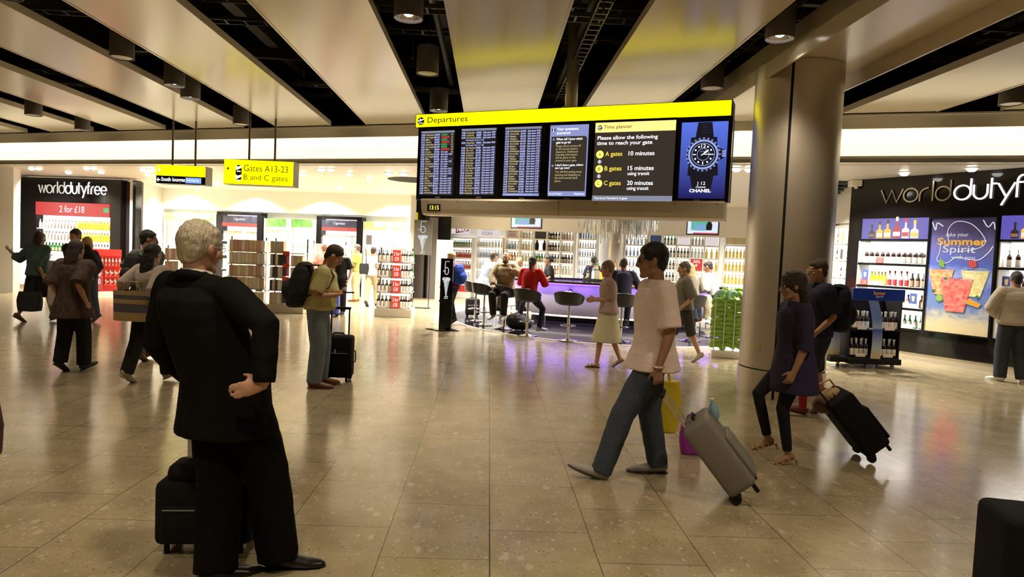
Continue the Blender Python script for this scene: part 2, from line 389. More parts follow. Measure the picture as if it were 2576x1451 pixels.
def lettering(body, r, m, parent, y=-.004, align='LEFT', fit='both', bold=0.0, name='lettering', thick=.002, shear=0):
    cu = bpy.data.curves.new(name, 'FONT'); cu.body = body; cu.size = 1; cu.align_x = align; cu.offset = bold; cu.extrude = 0; cu.resolution_u = 3; cu.shear = shear
    o = bpy.data.objects.new(name, cu); COL.objects.link(o); bpy.context.view_layer.update()
    me = bpy.data.meshes.new_from_object(o); bpy.data.objects.remove(o); bpy.data.curves.remove(cu)
    xs = [v.co.x for v in me.vertices]; ys = [v.co.y for v in me.vertices]
    a0, z0, a1, z1 = r; w_, h_ = max(xs)-min(xs), max(ys)-min(ys); sx, sz = (a1-a0)/w_, (z1-z0)/h_
    if fit == 'h': sx = sz
    if fit == 'w': sz = sx
    cx = (a0+a1)/2 - sx*w_/2 if align == 'CENTER' else a0; cz = (z0+z1)/2 - sz*h_/2
    x0, y0 = min(xs), min(ys)
    for v in me.vertices: v.co = (cx + (v.co.x-x0)*sx, y, cz + (v.co.y-y0)*sz)
    me.materials.clear(); me.materials.append(m); me.name = name
    q = bpy.data.objects.new(name, me); COL.objects.link(q); q.parent = parent; return q
def disc(mb, c, r, y0, y1, n=28, r2=None):
    # flat disc or ring in the x-z plane, facing -y
    if r2 is None: mb.add([(c[0]+r*math.cos(2*PI*j/n), y0, c[1]+r*math.sin(2*PI*j/n)) for j in range(n)] + [(c[0]+r*math.cos(2*PI*j/n), y1, c[1]+r*math.sin(2*PI*j/n)) for j in range(n)],
        [tuple(range(n)), tuple(range(n, 2*n))] + [(j, (j+1) % n, n+(j+1) % n, n+j) for j in range(n)])
    else:
        vs = [(c[0]+q*math.cos(2*PI*j/n), y0, c[1]+q*math.sin(2*PI*j/n)) for q in (r, r2) for j in range(n)]
        mb.add(vs, [(j, (j+1) % n, n+(j+1) % n, n+j) for j in range(n)])
    return mb
def flat(mb, pts, y0, y1):
    n = len(pts); return mb.add([(p[0], y0, p[1]) for p in pts] + [(p[0], y1, p[1]) for p in pts], [tuple(range(n)), tuple(range(n, 2*n))] + [(i, (i+1) % n, n+(i+1) % n, n+i) for i in range(n)])
def plane_icon(parent, c, r, md, mw, y=-.004):
    disc(MB(), c, r, y, y+.002).build('icon_disc', md, parent)
    mb = MB(); f_ = lambda p: [(c[0]+a*r, c[1]+b*r) for a, b in p]
    flat(mb, f_([(-.8, -.05), (-.55, -.2), (.85, .3), (.78, .52), (.4, .45), (-.5, .1), (-.72, .3), (-.85, .28)]), y-.003, y-.001)
    flat(mb, f_([(-.15, .2), (.15, .3), (-.25, .72), (-.42, .66)]), y-.003, y-.001)
    flat(mb, f_([(-.55, -.62), (.6, -.62), (.6, -.42), (-.55, -.42)]), y-.003, y-.001)
    mb.build('icon_plane', mw, parent)
# ---------------------------------------------------------------- departures board
G_yel = glow('sign_yellow_glow', (1, .86, .0), 1.75); G_yel2 = glow('screen_amber', (1, .68, .16), 1.2)
G_white = glow('screen_white', (.95, .95, 1), 1.3); G_blue = glow('screen_lavender', (.28, .32, .62), .9); G_txt = glow('screen_text_blue', (.52, .56, 1), 1.2)
G_gold = glow('screen_text_gold', (.75, .62, .30), .8); G_green = glow('screen_green', (.05, .45, .10), .7); G_red = glow('screen_red', (.8, .05, .05), .7)
G_dark = glow('screen_dark', (.035, .026, .02), 1); G_scr = glow('screen_black', (.012, .011, .014), 1); M_ink = mat('black_ink', (.01, .008, .0), .6)
G_grey = glow('screen_grey_blue', (.25, .27, .36), .9); G_ytxt = glow('screen_yellow_text', (1, .78, .08), 1.1)
BP = Plane(gnd(1064, 540.5, 2.25), gnd(1821, 555.4, 2.25))
bd = BP.thing('departures_board', 'large hanging departures board with yellow header and six screens', 'display board', 0, 0, 2.25)
Zb = 2.25
def BR(x0, y0, x1, y1): a = BP.rect(x0, y0, x1, y1); return (a[0], a[1]-Zb, a[2], a[3]-Zb)
hx0 = BP.px(1048, 300)[0]; hx1 = BP.px(1843.5, 268)[0]; lx = BP.px(1055, 420)[0]; rx = BP.px(1838, 400)[0]
HZ0, HZ1 = 3.675-Zb, 3.90-Zb
slab((hx0, HZ0, hx1, HZ1), -.03, .30).build('header_casing', M_blackm, bd)
MB().bbox(((hx0+hx1)/2, -.033, (HZ0+HZ1)/2), (hx1-hx0-.03, .02, HZ1-HZ0-.02), .006).build('header_sign', G_yel, bd)
plane_icon(bd, (BP.px(1063, 297)[0], HZ0+.108), .063, M_ink, G_white, -.049)
a = BR(1078, 284, 1180, 306); lettering('Departures', (a[0]+.01, HZ0+.045, a[2], HZ0+.165), M_ink, bd, -.047, bold=.008)
zl = BP.px(1440, 503)[1]-Zb
slab((lx, zl, rx, HZ0), .02, .28).build('backing_panel', M_blackm, bd)
# steel lower casing with bevelled underside
xs = (BP.px(1062, 520)[0], BP.px(1822, 530)[0]); prof = [(-.04, zl), (-.05, zl-.03), (-.03, .10), (.0, .03), (.06, 0), (.30, 0), (.30, zl)]
mb = MB(); mb.loft([[(x, y, z) for y, z in prof] for x in (xs[0], (xs[0]+xs[1])/2-.003)]); mb.loft([[(x, y, z) for y, z in prof] for x in ((xs[0]+xs[1])/2+.003, xs[1])])
mb.build('steel_casing', mat('casing_steel', (.62, .55, .44), .38, .45, noise=.1, nscale=4), bd)
mb = MB()
for k in range(9):
    disc(mb, (xs[0]+.1+k*(xs[1]-xs[0]-.2)/8, zl-.045), .008, -.052, -.045, 10)
mb.build('casing_screws', M_blackm, bd)
cr = BR(1079, 514, 1111, 531); slab(cr, -.055, -.04).build('clock_display', mat('clock_glass', (.01, .01, .01), .2), bd)
lettering('13:15', (cr[0]+.05, cr[1]+.02, cr[2]-.02, cr[3]-.02), glow('clock_digits', (1, .75, .1), 1.6), bd, -.058, bold=.01)
def screen(px, lab):
    a = BR(*px[0]); b_ = BR(*px[1]); s = slab(a, -.03, .03).build('screen', M_black, bd); s['label'] = lab
    # bevelled rim
    mb = MB(); t = .012
    for q in ((a[0], a[1], a[0]+t, a[3]), (a[2]-t, a[1], a[2], a[3]), (a[0], a[1], a[2], a[1]+t), (a[0], a[3]-t, a[2], a[3])): slabs(mb, q, -.04, -.03)
    mb.build('bezel', M_blackm, s)
    return s, b_
random.seed(3)
CIT = 'Berlin,Bergen,Barcelona,New York,Lisbon,Hyderabad,Bangalore,Munich,Glasgow,Edinburgh,Amsterdam,Prague,Los Angeles,Las Vegas,Budapest,Philadelphia,Madrid,Stockholm,Nice,Milan,Oslo,Zurich,Newcastle,Dublin,San Francisco,Hamburg,Geneva,Copenhagen'.split(',')
def list_screen(px, kind, lab):
    s, b_ = screen(px, lab); slab(b_, -.032, -.03).build('display', G_scr, s)
    W = b_[2]-b_[0]; H = b_[3]-b_[1]; n = 25
    slab((b_[0], b_[3]-.035, b_[2], b_[3]), -.034, -.032).build('title_bar', G_grey, s)
    top = b_[3]-.045; bot = b_[1] + (.045 if kind == 3 else .012)
    if kind == 3:
        slab((b_[0], b_[1], b_[2], b_[1]+.04), -.034, -.032).build('notice_bar', G_blue, s)
        lettering('Your luggage and belongings with you at all times', (b_[0]+.02, b_[1]+.01, b_[0]+W*.8, b_[1]+.028), G_txt, s, -.036)
    rows = list(range(n)); rh = (top-bot)/n
    def col(x0, x1, fn, m, rr=rows, bold=.015, jag=False):
        for part in ([rr] if not jag else [[r_] for r_ in rr]):
            body = '\n'.join(fn(r_) for r_ in part)
            z1 = top - part[0]*rh - rh*.12; z0 = top - (part[-1]+1)*rh + rh*.12
            lettering(body, (b_[0]+W*x0, z0, b_[0]+W*x1, z1), m, s, -.036, bold=bold, name='flight_list')
    mb = MB()
    for r_ in rows[::2]: slabs(mb, (b_[0], top-(r_+1)*rh, b_[2], top-r_*rh), -.0335, -.032)
    mb.build('row_bands', glow('screen_row', (.03, .028, .04), 1), s)
    skip = (3, 5) if kind == 2 else ()
    tt = lambda r_: '' if r_ in skip else f'{13 + (kind-1) + r_//13}:{(r_*5) % 60:02d}'
    col(.01, .12, tt, G_txt)
    col(.15, .42, lambda r_: '' if r_ in skip else CIT[(r_*7+kind*5) % len(CIT)], G_gold)
    col(.44 if kind > 1 else .42, .58 if kind > 1 else .57, lambda r_: '' if r_ in skip else f'BA{random.randint(300, 1499):04d}', G_txt)
    if kind == 1:
        for r_, m_, t_ in ((0, G_green, 'Boarding'), (1, G_red, 'Gate closing'), (2, G_green, 'Boarding'), (3, G_red, 'Gate closing'), (4, G_green, 'Boarding'), (5, G_green, 'Boarding'), (6, G_red, 'Gate closing')):
            slab((b_[0]+W*.62, top-(r_+.9)*rh, b_[0]+W*(.86 if m_ is G_red else .79), top-(r_+.1)*rh), -.036, -.034).build('status_flag', m_, s)
            lettering(t_, (b_[0]+W*.63, top-(r_+.75)*rh, b_[0]+W*(.84 if m_ is G_red else .77), top-(r_+.25)*rh), G_scr, s, -.0375)
        col(.62, .95, lambda r_: 'Go to gate' if r_ in (7, 9, 10, 12, 13, 17) else f'Gate opens {13+r_//16}:{(r_*5) % 60:02d}', G_txt, rows[7:])
        col(.91, .98, lambda r_: f'A{r_+5}', G_gold, rows[:8])
    else:
        col(.63, .97, lambda r_: '' if r_ in skip else f'Gate opens {12+kind}:{(r_*5) % 60:02d}', G_txt)
        for r_ in skip: lettering('Boarding gate shown at 13:35', (b_[0]+W*.14, top-(r_+.85)*rh, b_[0]+W*.66, top-(r_+.15)*rh), G_txt, s, -.036, bold=.01)
    return s
list_screen(((1053, 318, 1149, 503), (1060, 330, 1143, 491)), 1, 'leftmost flight list screen with red and green status flags')
list_screen(((1152, 315, 1258, 502), (1161, 324, 1248, 491)), 2, 'second flight list screen with two unbroken text rows')
list_screen(((1261, 311, 1372, 502), (1270, 320, 1361, 493)), 3, 'third flight list screen with a lavender bar at its foot')
s, b_ = screen(((1375, 306, 1489, 503), (1383, 315, 1479, 494)), 'lavender screen of passenger questions and answers')
slab(b_, -.032, -.03).build('display', G_blue, s); W = b_[2]-b_[0]; H = b_[3]-b_[1]; T = lambda u0, v0, u1, v1: (b_[0]+W*u0, b_[1]+H*v0, b_[0]+W*u1, b_[1]+H*v1)
q = T(.04, .07, .97, .84); ra = .04
flat(MB(), [(q[0], q[1]), (q[2], q[1]), (q[2], q[3]-ra), (q[2]-ra*.3, q[3]-ra*.3), (q[2]-ra, q[3]), (q[0], q[3])], -.034, -.032).build('text_panel', G_dark, s)
disc(MB(), (b_[0]+W*.09, b_[1]+H*.935), .027, -.035, -.033).build('icon_disc', M_ink, s); lettering('i', T(.075, .91, .105, .96), G_white, s, -.037, bold=.02)
lettering('Your questions\nanswered', T(.17, .87, .74, .965), G_white, s, -.036, bold=.01)
for v in (.80, .43): disc(MB(), (b_[0]+W*.1, b_[1]+H*v), .016, -.036, -.034).build('bullet', G_blue, s)
lettering('When will I know which\ngate to go to?', T(.17, .73, .85, .82), G_white, s, -.036, bold=.015)
lettering('Please check screens 50\nto 90 minutes before\ndeparture. Additional\nboarding information\nwill be given on the\nscreens at your gate.', T(.17, .48, .82, .72), G_gold, s, -.036)
lettering("I don't have a gate, where\ncan I go now?", T(.17, .375, .90, .455), G_white, s, -.036, bold=.015)
lettering('You will find seating areas,\ncatering and shopping on\nthis level and the level\nabove.', T(.17, .20, .88, .36), G_gold, s, -.036)
lettering('You are in Terminal 5', T(.03, .02, .38, .05), G_white, s, -.036); lettering('Heathrow', T(.7, .02, .96, .05), G_white, s, -.036)
s, b_ = screen(((1492, 300, 1700, 509), (1496, 307, 1697, 507)), 'wide screen with amber heading and gate walking times')
slab(b_, -.042, -.03).build('display', G_dark, s); W = b_[2]-b_[0]; H = b_[3]-b_[1]
slab(T(0, .875, 1, 1), -.044, -.042).build('title_bar', glow('screen_amber_bar', (1, .72, .22), 1.25), s)
plane_icon(s, (b_[0]+W*.06, b_[1]+H*.935), .036, M_ink, G_white, -.046)
lettering('Time planner', T(.11, .905, .47, .965), mat('olive_ink', (.22, .18, 0), .6), s, -.046, bold=.005)
lettering('Please allow the following\ntime to reach your gate', T(.03, .70, .79, .83), G_white, s, -.046, bold=.012)
for k, (L_, v, tm) in enumerate((('A', .595, '10 minutes'), ('B', .41, '15 minutes'), ('C', .225, '20 minutes'))):
    cx_, cz_ = b_[0]+W*.075, b_[1]+H*v
    disc(MB(), (cx_, cz_), .057, -.046, -.044).build('gate_disc', glow('screen_gate_disc', (1, .78, .15), 1.2), s)
    lettering(L_, (cx_-.018, cz_-.022, cx_+.018, cz_+.022), mat('olive_ink', (.22, .18, 0), .6), s, -.048)
    lettering(L_+' gates', T(.145, v-.04, .36, v+.035), G_ytxt, s, -.046, bold=.006)
    lettering(tm, T(.44, v-.02, .76, v+.035), G_white, s, -.046, bold=.012)
    if k: lettering('using transit', T(.44, v-.095, .71, v-.04), G_white, s, -.046, bold=.008)
    if k < 2:
        disc(MB(), (cx_, b_[1]+H*(v-.0925)), .026, -.046, -.044, r2=.021).build('transit_ring', G_white, s)
        slab((cx_-.008, b_[1]+H*(v-.0925)-.014, cx_+.008, b_[1]+H*(v-.0925)+.014), -.046, -.044).build('transit_mark', G_white, s)
slab(T(0, 0, 1, .07), -.044, -.042).build('foot_bar', G_grey, s); lettering('You are at Terminal 5, A gates', T(.03, .018, .45, .05), G_white, s, -.046, bold=.01)
s, b_ = screen(((1703, 298, 1839, 509), (1712, 308, 1828, 500)), 'rightmost screen advertising a dark diver watch on blue')
m = bpy.data.materials.new('screen_blue_gradient'); m.use_nodes = True; nt = m.node_tree; bs = nt.nodes['Principled BSDF']; bs.inputs['Base Color'].default_value = (0, 0, 0, 1)
tc = nt.nodes.new('ShaderNodeTexCoord'); sp = nt.nodes.new('ShaderNodeSeparateXYZ'); cr_ = nt.nodes.new('ShaderNodeValToRGB')
nt.links.new(tc.outputs['Generated'], sp.inputs[0]); nt.links.new(sp.outputs[2], cr_.inputs[0]); nt.links.new(cr_.outputs[0], bs.inputs['Emission Color']); bs.inputs['Emission Strength'].default_value = 1
cr_.color_ramp.elements[0].color = (.012, .008, .09, 1); cr_.color_ramp.elements[1].color = (.10, .17, .75, 1)
slab(b_, -.042, -.03).build('display', m, s); W = b_[2]-b_[0]; H = b_[3]-b_[1]
G_wb = glow('watch_body', (.006, .006, .012), 1); G_ws = glow('watch_silver', (.30, .38, .75), 1); G_wd = glow('watch_dial', (.01, .01, .02), 1)
def P_(u, v): return (b_[0]+W*u, b_[1]+H*v)
mb = MB()
flat(mb, [P_(.36, .995), P_(.66, .995), P_(.71, .78), P_(.31, .78)], -.044, -.042); flat(mb, [P_(.22, .34), P_(.76, .34), P_(.70, .12), P_(.30, .12)], -.044, -.042)
flat(mb, [P_(.22, .80), P_(.78, .80), P_(.84, .30), P_(.18, .30)], -.045, -.042); flat(mb, [P_(.84, .66), P_(.95, .63), P_(.93, .52), P_(.84, .50)], -.045, -.042)
mb.build('watch_strap', G_wb, s)
mb = MB()
for k in range(4): flat(mb, [P_(.43, .86+k*.035), P_(.58, .86+k*.035), P_(.58, .865+k*.035), P_(.43, .865+k*.035)], -.046, -.045)
mb.build('strap_ridges', glow('strap_ridge', (.03, .035, .09), 1), s)
c_ = P_(.5, .575); disc(MB(), c_, .225, -.047, -.045).build('watch_case', G_wb, s)
mb = MB(); disc(mb, c_, .205, -.049, 0, r2=.178, n=40); disc(mb, c_, .158, -.051, 0, r2=.150, n=40); disc(mb, c_, .085, -.053, 0, r2=.078, n=32)
for k in range(24):
    th = 2*PI*k/24; disc(mb, (c_[0]+.222*math.cos(th), c_[1]+.222*math.sin(th)), .014, -.049, 0, n=12, r2=.007)
for k in range(3): flat(mb, [P_(.90, .545+k*.03), P_(.98, .545+k*.03), P_(.98, .565+k*.03), P_(.90, .565+k*.03)], -.049, -.047)
mb.build('watch_bezel', G_ws, s)
mb = MB()
for k in range(12):
    th = PI/2 - 2*PI*k/12
    if k in (3, 6, 9): 
        e = Vector((math.cos(th), math.sin(th))); n_ = Vector((-e.y, e.x))*.006; flat(mb, [(c_[0]+e.x*r_+n_.x*q_, c_[1]+e.y*r_+n_.y*q_) for r_, q_ in ((.098, 1), (.14, 1), (.14, -1), (.098, -1))], -.053, -.051)
    elif k: disc(mb, (c_[0]+.12*math.cos(th), c_[1]+.12*math.sin(th)), .0125, -.053, -.051, n=12)
def hand(th, L, w_):
    e = Vector((math.cos(th), math.sin(th))); n_ = Vector((-e.y, e.x))*w_; flat(mb, [(c_[0]-e.x*.04+n_.x*.4, c_[1]-e.y*.04+n_.y*.4), (c_[0]+e.x*L*.6+n_.x, c_[1]+e.y*L*.6+n_.y), (c_[0]+e.x*L, c_[1]+e.y*L), (c_[0]+e.x*L*.6-n_.x, c_[1]+e.y*L*.6-n_.y)], -.055, -.053)
hand(R(42), .10, .013); hand(0, .14, .006)
mb.build('watch_markers', G_white, s)
lettering('12', (c_[0]-.03, c_[1]+.092, c_[0]+.03, c_[1]+.142), G_white, s, -.053, bold=.01)
lettering('CHANEL', (c_[0]-.045, c_[1]+.035, c_[0]+.045, c_[1]+.05), G_ws, s, -.053)
lettering('J 12', T(.40, .165, .58, .22), G_white, s, -.047); lettering('MARINE', T(.38, .138, .59, .158), G_white, s, -.047); lettering('CHANEL', T(.24, .08, .71, .125), G_white, s, -.047, bold=.03)
for x0, x1 in ((1098, 1110), (1200, 1213), (1308, 1321), (1421, 1435), (1746, 1762)):
    y_ = 497 if x0 < 1300 else (499 if x0 < 1400 else (500 if x0 < 1700 else 504)); a = BR(x0, y_-2, x1, y_+2); lettering('SAMSUNG', a, mat('maker_mark', (.4, .4, .42), .5), bd, -.042)
pc = BP.at(BP.px(1430, 255)[0], .13)
t = thing('board_support_post', 'polished steel post holding the departures board from the ceiling', 'post', (pc.x, pc.y, HZ1+Zb+.004))
MB().cyl((0, 0, 0), (0, 0, 1.6), .095, n=28).build('post', M_steel, t, True); MB().cyl((0, 0, 0), (0, 0, .02), .14, n=28).build('flange', M_steel, t, True)
# ---------------------------------------------------------------- hanging direction signs
def hanging_sign(x0, y0, x1, y1, Y, poles, label):
    P = Plane((at(x0, y0, Y).x, Y), (at(x1, y0, Y).x, Y)); r = P.rect(x0, y0, x1, y1); t = P.thing('direction_sign', label, 'sign', 0, 0, 0)
    casing = slab(r, 0, .34).build('casing', mat('sign_case_grey', (.30, .26, .21), .5), t)
    mb = MB()
    for x in poles:
        s_ = P.px(x, (y0+300)/2, .1)[0]; mb = MB().cyl((s_, .12, r[3]), (s_, .12, 5.0), .022, n=12); mb.build('hanging_rod', mat('rod_bronze', (.20, .16, .11), .45, .6), t, True)
    return P, t, r
P, t, r = hanging_sign(563, 403, 739, 466, 14.3, (627, 692), 'larger yellow hanging sign with the gate directions')
slab((r[0]+.01, r[1]+.01, r[2]-.01, r[3]-.01), -.012, 0).build('lit_face', G_yel, t); W, H = r[2]-r[0], r[3]-r[1]; b_ = r
M_olive = mat('sign_lettering_olive', (.10, .08, .0), .7, spec=.1)
lettering('Gates A13-23', T(.29, .54, .92, .80), M_olive, t, -.016); lettering('B and C gates', T(.29, .13, .92, .42), M_olive, t, -.016)
flat(MB(), [P_(.04, .62), P_(.08, .70), P_(.07, .62), P_(.08, .54)], -.016, -.013).build('arrow', M_ink, t); slab(T(.07, .60, .14, .64), -.015, -.013).build('arrow', glow('sign_deep_yellow', (.9, .6, 0), 1), t)
mb = MB(); cx_ = b_[0]+W*.215
pts = [(cx_+.062*math.cos(th), b_[1]+H*.66+.062*math.sin(th)) for th in [PI*k/10 for k in range(11)]] + [(cx_-.062*math.cos(th), b_[1]+H*.27-.062*math.sin(th)) for th in [PI*k/10 for k in range(11)]]
flat(mb, pts, -.016, -.013).build('icon_pill', M_ink, t)
for v in (.65, .29):
    mb = MB(); f_ = lambda p: [(cx_+a*.06, b_[1]+H*v+b2*.09) for a, b2 in p]
    flat(mb, f_([(-1, .3), (-.8, .6), (-.3, .3), (.9, .6), (1, .1), (-.8, -.5)]), -.019, -.016); flat(mb, f_([(-.6, -.85), (.7, -.85), (.7, -.6), (-.6, -.6)]), -.019, -.016); mb.build('icon_plane', G_white, t)
P, t, r = hanging_sign(393, 416, 517, 463, 15.0, (434, 491.5), 'smaller hanging sign, yellow over black, with lounge directions')
W, H = r[2]-r[0], r[3]-r[1]; b_ = r
slab(T(.005, .42, .995, .99), -.012, 0).build('lit_face', G_yel, t); slab(T(.005, .0, .995, .41), -.010, 0).build('black_face', M_black, t)
lettering('Galleries lounges', T(.15, .66, .62, .85), glow('sign_deep_yellow', (.9, .6, 0), 1), t, -.016); lettering('South lounges', T(.11, .06, .59, .34), G_white, t, -.014, bold=.02)
flat(MB(), [P_(.015, .19), P_(.05, .31), P_(.05, .22), P_(.09, .22), P_(.09, .16), P_(.05, .16), P_(.05, .07)], -.014, -.010).build('arrow', G_white, t)
flat(MB(), [P_(.04, .68), P_(.065, .9), P_(.085, .68), P_(.06, .63)], -.016, -.012).build('icon', G_white, t)
slab(T(.60, .06, .92, .36), -.013, -.010).build('blue_label', glow('sign_blue', (.25, .4, .9), 1), t); lettering('World Duty Free', T(.62, .12, .88, .28), G_white, t, -.016)
# ---------------------------------------------------------------- steel column
cc = at(1981, 672, 8.85)
mb = MB(); n = 64; R0 = .53
angs = [2*PI*j/n for j in range(n)]
a_seam = math.atan2(0-cc.y, at(1965, 672, 8.4).x*1.0-cc.x)
seam_dir = Vector((at(1962, 672, 8.33).x-cc.x, 8.33-cc.y, 0)).normalized()
col_o = thing('column', 'round brushed steel column from floor to ceiling', 'column', (cc.x, cc.y, 0)); col_o['kind'] = 'structure'; del col_o['category']
a0 = math.atan2(seam_dir.y, seam_dir.x); g = .03
def shell(z0, z1, r_, gaps):
    mb = MB()
    for k in range(len(gaps)):
        s0 = gaps[k] + g; s1 = gaps[(k+1) % len(gaps)] - g
        while s1 < s0: s1 += 2*PI
        m_ = 26; ring = lambda z: [Vector((r_*math.cos(s0+(s1-s0)*j/m_), r_*math.sin(s0+(s1-s0)*j/m_), z)) for j in range(m_+1)] + [Vector(((r_-.05)*math.cos(s0+(s1-s0)*(m_-j)/m_), (r_-.05)*math.sin(s0+(s1-s0)*(m_-j)/m_), z)) for j in range(m_+1)]
        mb.loft([ring(z0), ring(z1)])
    return mb
shell(.36, 4.175, R0, [a0, a0+2*PI/3, a0+4*PI/3]).build('cladding', M_steel, col_o, True)
shell(.0, .345, R0+.012, [a0+.0, a0+2*PI/3, a0+4*PI/3]).build('plinth', M_steel, col_o, True)
MB().cyl((0, 0, 0.002), (0, 0, 4.175), R0-.045, n=48).build('core', M_blackm, col_o, True)
g = .002
shell(.338, .362, R0+.0, [a0-.03, a0+2, a0+4]).build('shadow_gap', M_blackm, col_o, True)
p = seam_dir; ang = a0-.42; e = Vector((math.cos(ang), math.sin(ang), 0))
mb = MB().box(e*(R0+.004) + Vector((0, 0, .62)), (.004, .06, .1), ang); mb.build('warning_plate', mat('plate_pale', (.55, .5, .35), .5), col_o)
MB().box(e*(R0+.007) + Vector((0, 0, .655)), (.004, .04, .035), ang).build('warning_label', mat('label_yellow', (.8, .65, .05), .5), col_o)
# ---------------------------------------------------------------- bottles
def bottle_mesh(name, r=.038, h=.30, sh=.19, nr=.014, glass=(.02, .012, .01), label=(.8, .76, .68), cap=(.75, .72, .66), lab=(.02, .13), simple=False, neck=None, n=12):
    t = thing(name, '', 'bottle')
    gm = mat(f'glass_{glass}', glass, .12, spec=.7)
    prof = [(r*.9, 0), (r, .008), (r, sh*.92), (r*.82, sh), (nr*1.2, sh+.03), (nr, sh+.045), (nr, h-.035)]
    MB().lathe(prof if neck is None else prof[:5], n=n).build('glass', gm, t, True)
    if neck is not None: MB().lathe([(nr*1.2, sh+.03), (nr, sh+.045), (nr, h-.03)], n=n).build('neck', mat(f'neck_{neck}', neck, .15), t, True)
    MB().lathe([(r*1.02, lab[0]), (r*1.02, lab[1])], n=n).build('label', mat(f'label_{label}', label, .6), t, True)
    MB().lathe([(nr*1.25, h-.04), (nr*1.25, h), (nr*.4, h+.001)], n=n).build('cap', mat(f'cap_{cap}', cap, .4), t, True)
    return t
def place(proto, used, loc, rz=0, label=None, group=None):
    if proto.name not in used: o = proto; used.add(proto.name)
    else: o = copy_tree(proto)
    o.location = loc; o.rotation_euler = (0, 0, rz)
    if label: o['label'] = label
    if group: o['group'] = group
    return o
USED = set()
B_pimm = bottle_mesh('bottle', glass=(.018, .008, .006), neck=(.55, .55, .5), cap=(.7, .68, .62))
B_yel = bottle_mesh('bottle', r=.036, glass=(.62, .47, .03), label=(.72, .60, .10), cap=(.75, .7, .1), sh=.18, h=.27)
B_red = bottle_mesh('bottle', r=.038, glass=(.60, .62, .60), label=(.5, .04, .05), cap=(.6, .02, .03), sh=.18, h=.30)
B_dark = bottle_mesh('bottle', r=.04, glass=(.02, .012, .008), label=(.35, .22, .13), cap=(.5, .47, .4), sh=.17, h=.27)
B_grn = bottle_mesh('bottle', r=.04, glass=(.02, .28, .05), label=(.65, .65, .6), cap=(.55, .58, .5), sh=.14, h=.25)
B_amb = bottle_mesh('bottle', r=.042, glass=(.40, .17, .04), label=(.75, .66, .5), cap=(.06, .05, .05), sh=.15, h=.25)
B_brn = bottle_mesh('bottle', r=.042, glass=(.13, .035, .015), label=(.75, .5, .4), cap=(.05, .05, .05), sh=.13, h=.23)
# ---------------------------------------------------------------- black duty free wall on the right
WP = Plane(gnd(2270, 902), gnd(2576, 949))
WL, WR_ = -1.27, 4.4
G_back = glow('shelf_backlight', (1, .97, .90), 1.9)
G_bk2 = glow('shelf_backlight_bright', (1, .97, .92), 1.6)
wall = thing('wall_right', None, None, WP.at(0), WP.rz); wall['kind'] = 'structure'
c1 = (-1.02, .55, .31, 2.23); c2 = (1.50, .55, 2.85, 2.23)
mb = MB()
for r_ in ((WL, .14, c1[0], 3.5), (c1[0], .14, c2[2], c1[1]), (c1[0], c1[3], c2[2], 3.5), (c1[2], c1[1], c2[0], c1[3]), (c2[2], .14, WR_, 3.5)): slabs(mb, r_, 0, .06)
mb.build('panel', mat('wall_black_gloss', (.008, .007, .007), .07, spec=.4), wall)
slab((WL, 0, WR_, .14), .02, .07).build('skirting', M_steel, wall)
slab((WL-.0, 0, WR_, 3.5), .46, .5).build('backing', M_blackm, wall)
slab((WL, 0, WL+.04, 3.5), .06, .5).build('return_panel', M_blackm, wall)
# logo, letter by letter
def arc(cx, cz, rx_, rz_, a0, a1, n=16): return [(cx+rx_*math.cos(R(a0+(a1-a0)*i/n)), cz+rz_*math.sin(R(a0+(a1-a0)*i/n))) for i in range(n+1)]
GLY = {'w': [[(0, 1), (.27, 0), (.5, .95), (.73, 0), (1, 1)]], 'o': [arc(.5, .5, .5, .5, 0, 360, 28)], 'r': [[(.12, 0), (.12, .45)] + arc(.95, .45, .83, .52, 180, 92, 10)],
 'l': [[(.5, 0), (.5, 1.45)]], 'd': [arc(.48, .5, .48, .5, 0, 360, 28), [(.96, .3), (.96, 1.45)]], 'u': [[(.05, 1)] + arc(.5, .45, .45, .45, 180, 360, 14) + [(.95, 1)]],
 't': [[(.35, 0), (.35, 1.4)], [(.35, 1), (1, 1)]], 'y': [[(0, 1), (.5, .08)], [(1, 1), (.25, -.5)]], 'f': [[(.3, 0), (.3, 1.05)] + arc(.85, 1.05, .55, .42, 180, 90, 8), [(.3, 1), (.9, 1)]],
 'e': [[(.03, .5), (.97, .5)] + arc(.5, .5, .48, .5, 0, 320, 26)]}
def logo(parent, letters, z0, xh, w_, m1, m2, n1=5, y=-.03, th=.02):
    for i, (ch, a0_, a1_) in enumerate(letters):
        mb = MB()
        for pl_ in GLY[ch]:
            pts = [(a0_+(a1_-a0_)*u_, y, z0+xh*v_) for u_, v_ in pl_]
            closed = (Vector(pts[0])-Vector(pts[-1])).length < 1e-4
            # ribbon
            V3 = [Vector(p) for p in pts]; rings = []
            for k, p_ in enumerate(V3):
                a_ = V3[k-1] if k else (V3[-2] if closed else p_); b2 = V3[k+1] if k < len(V3)-1 else (V3[1] if closed else p_)
                t_ = (b2-a_).normalized(); s_ = Vector((-t_.z, 0, t_.x))*w_/2
                d_ = Vector((0, th/2, 0)); rings.append([p_+s_-d_, p_-s_-d_, p_-s_+d_, p_+s_+d_])
            mb.loft(rings)
        mb.build('logo_letter', m1 if i < n1 else m2, parent)
X = lambda px_: WP.px(2080+px_/5.18, 505)[0]
lt = [('w', X(715), X(1000)), ('o', X(1010), X(1195)), ('r', X(1205), X(1340)), ('l', X(1345), X(1430)), ('d', X(1425), X(1625)), ('d', X(1665), X(1885)), ('u', X(1905), X(2105)), ('t', X(2105), X(2215)), ('y', X(2230), X(2450)), ('f', X(2440), X(2570))]
z_ = lt[-1][2]; lt += [('r', z_+.02, z_+.13), ('e', z_+.15, z_+.39), ('e', z_+.42, z_+.66)]
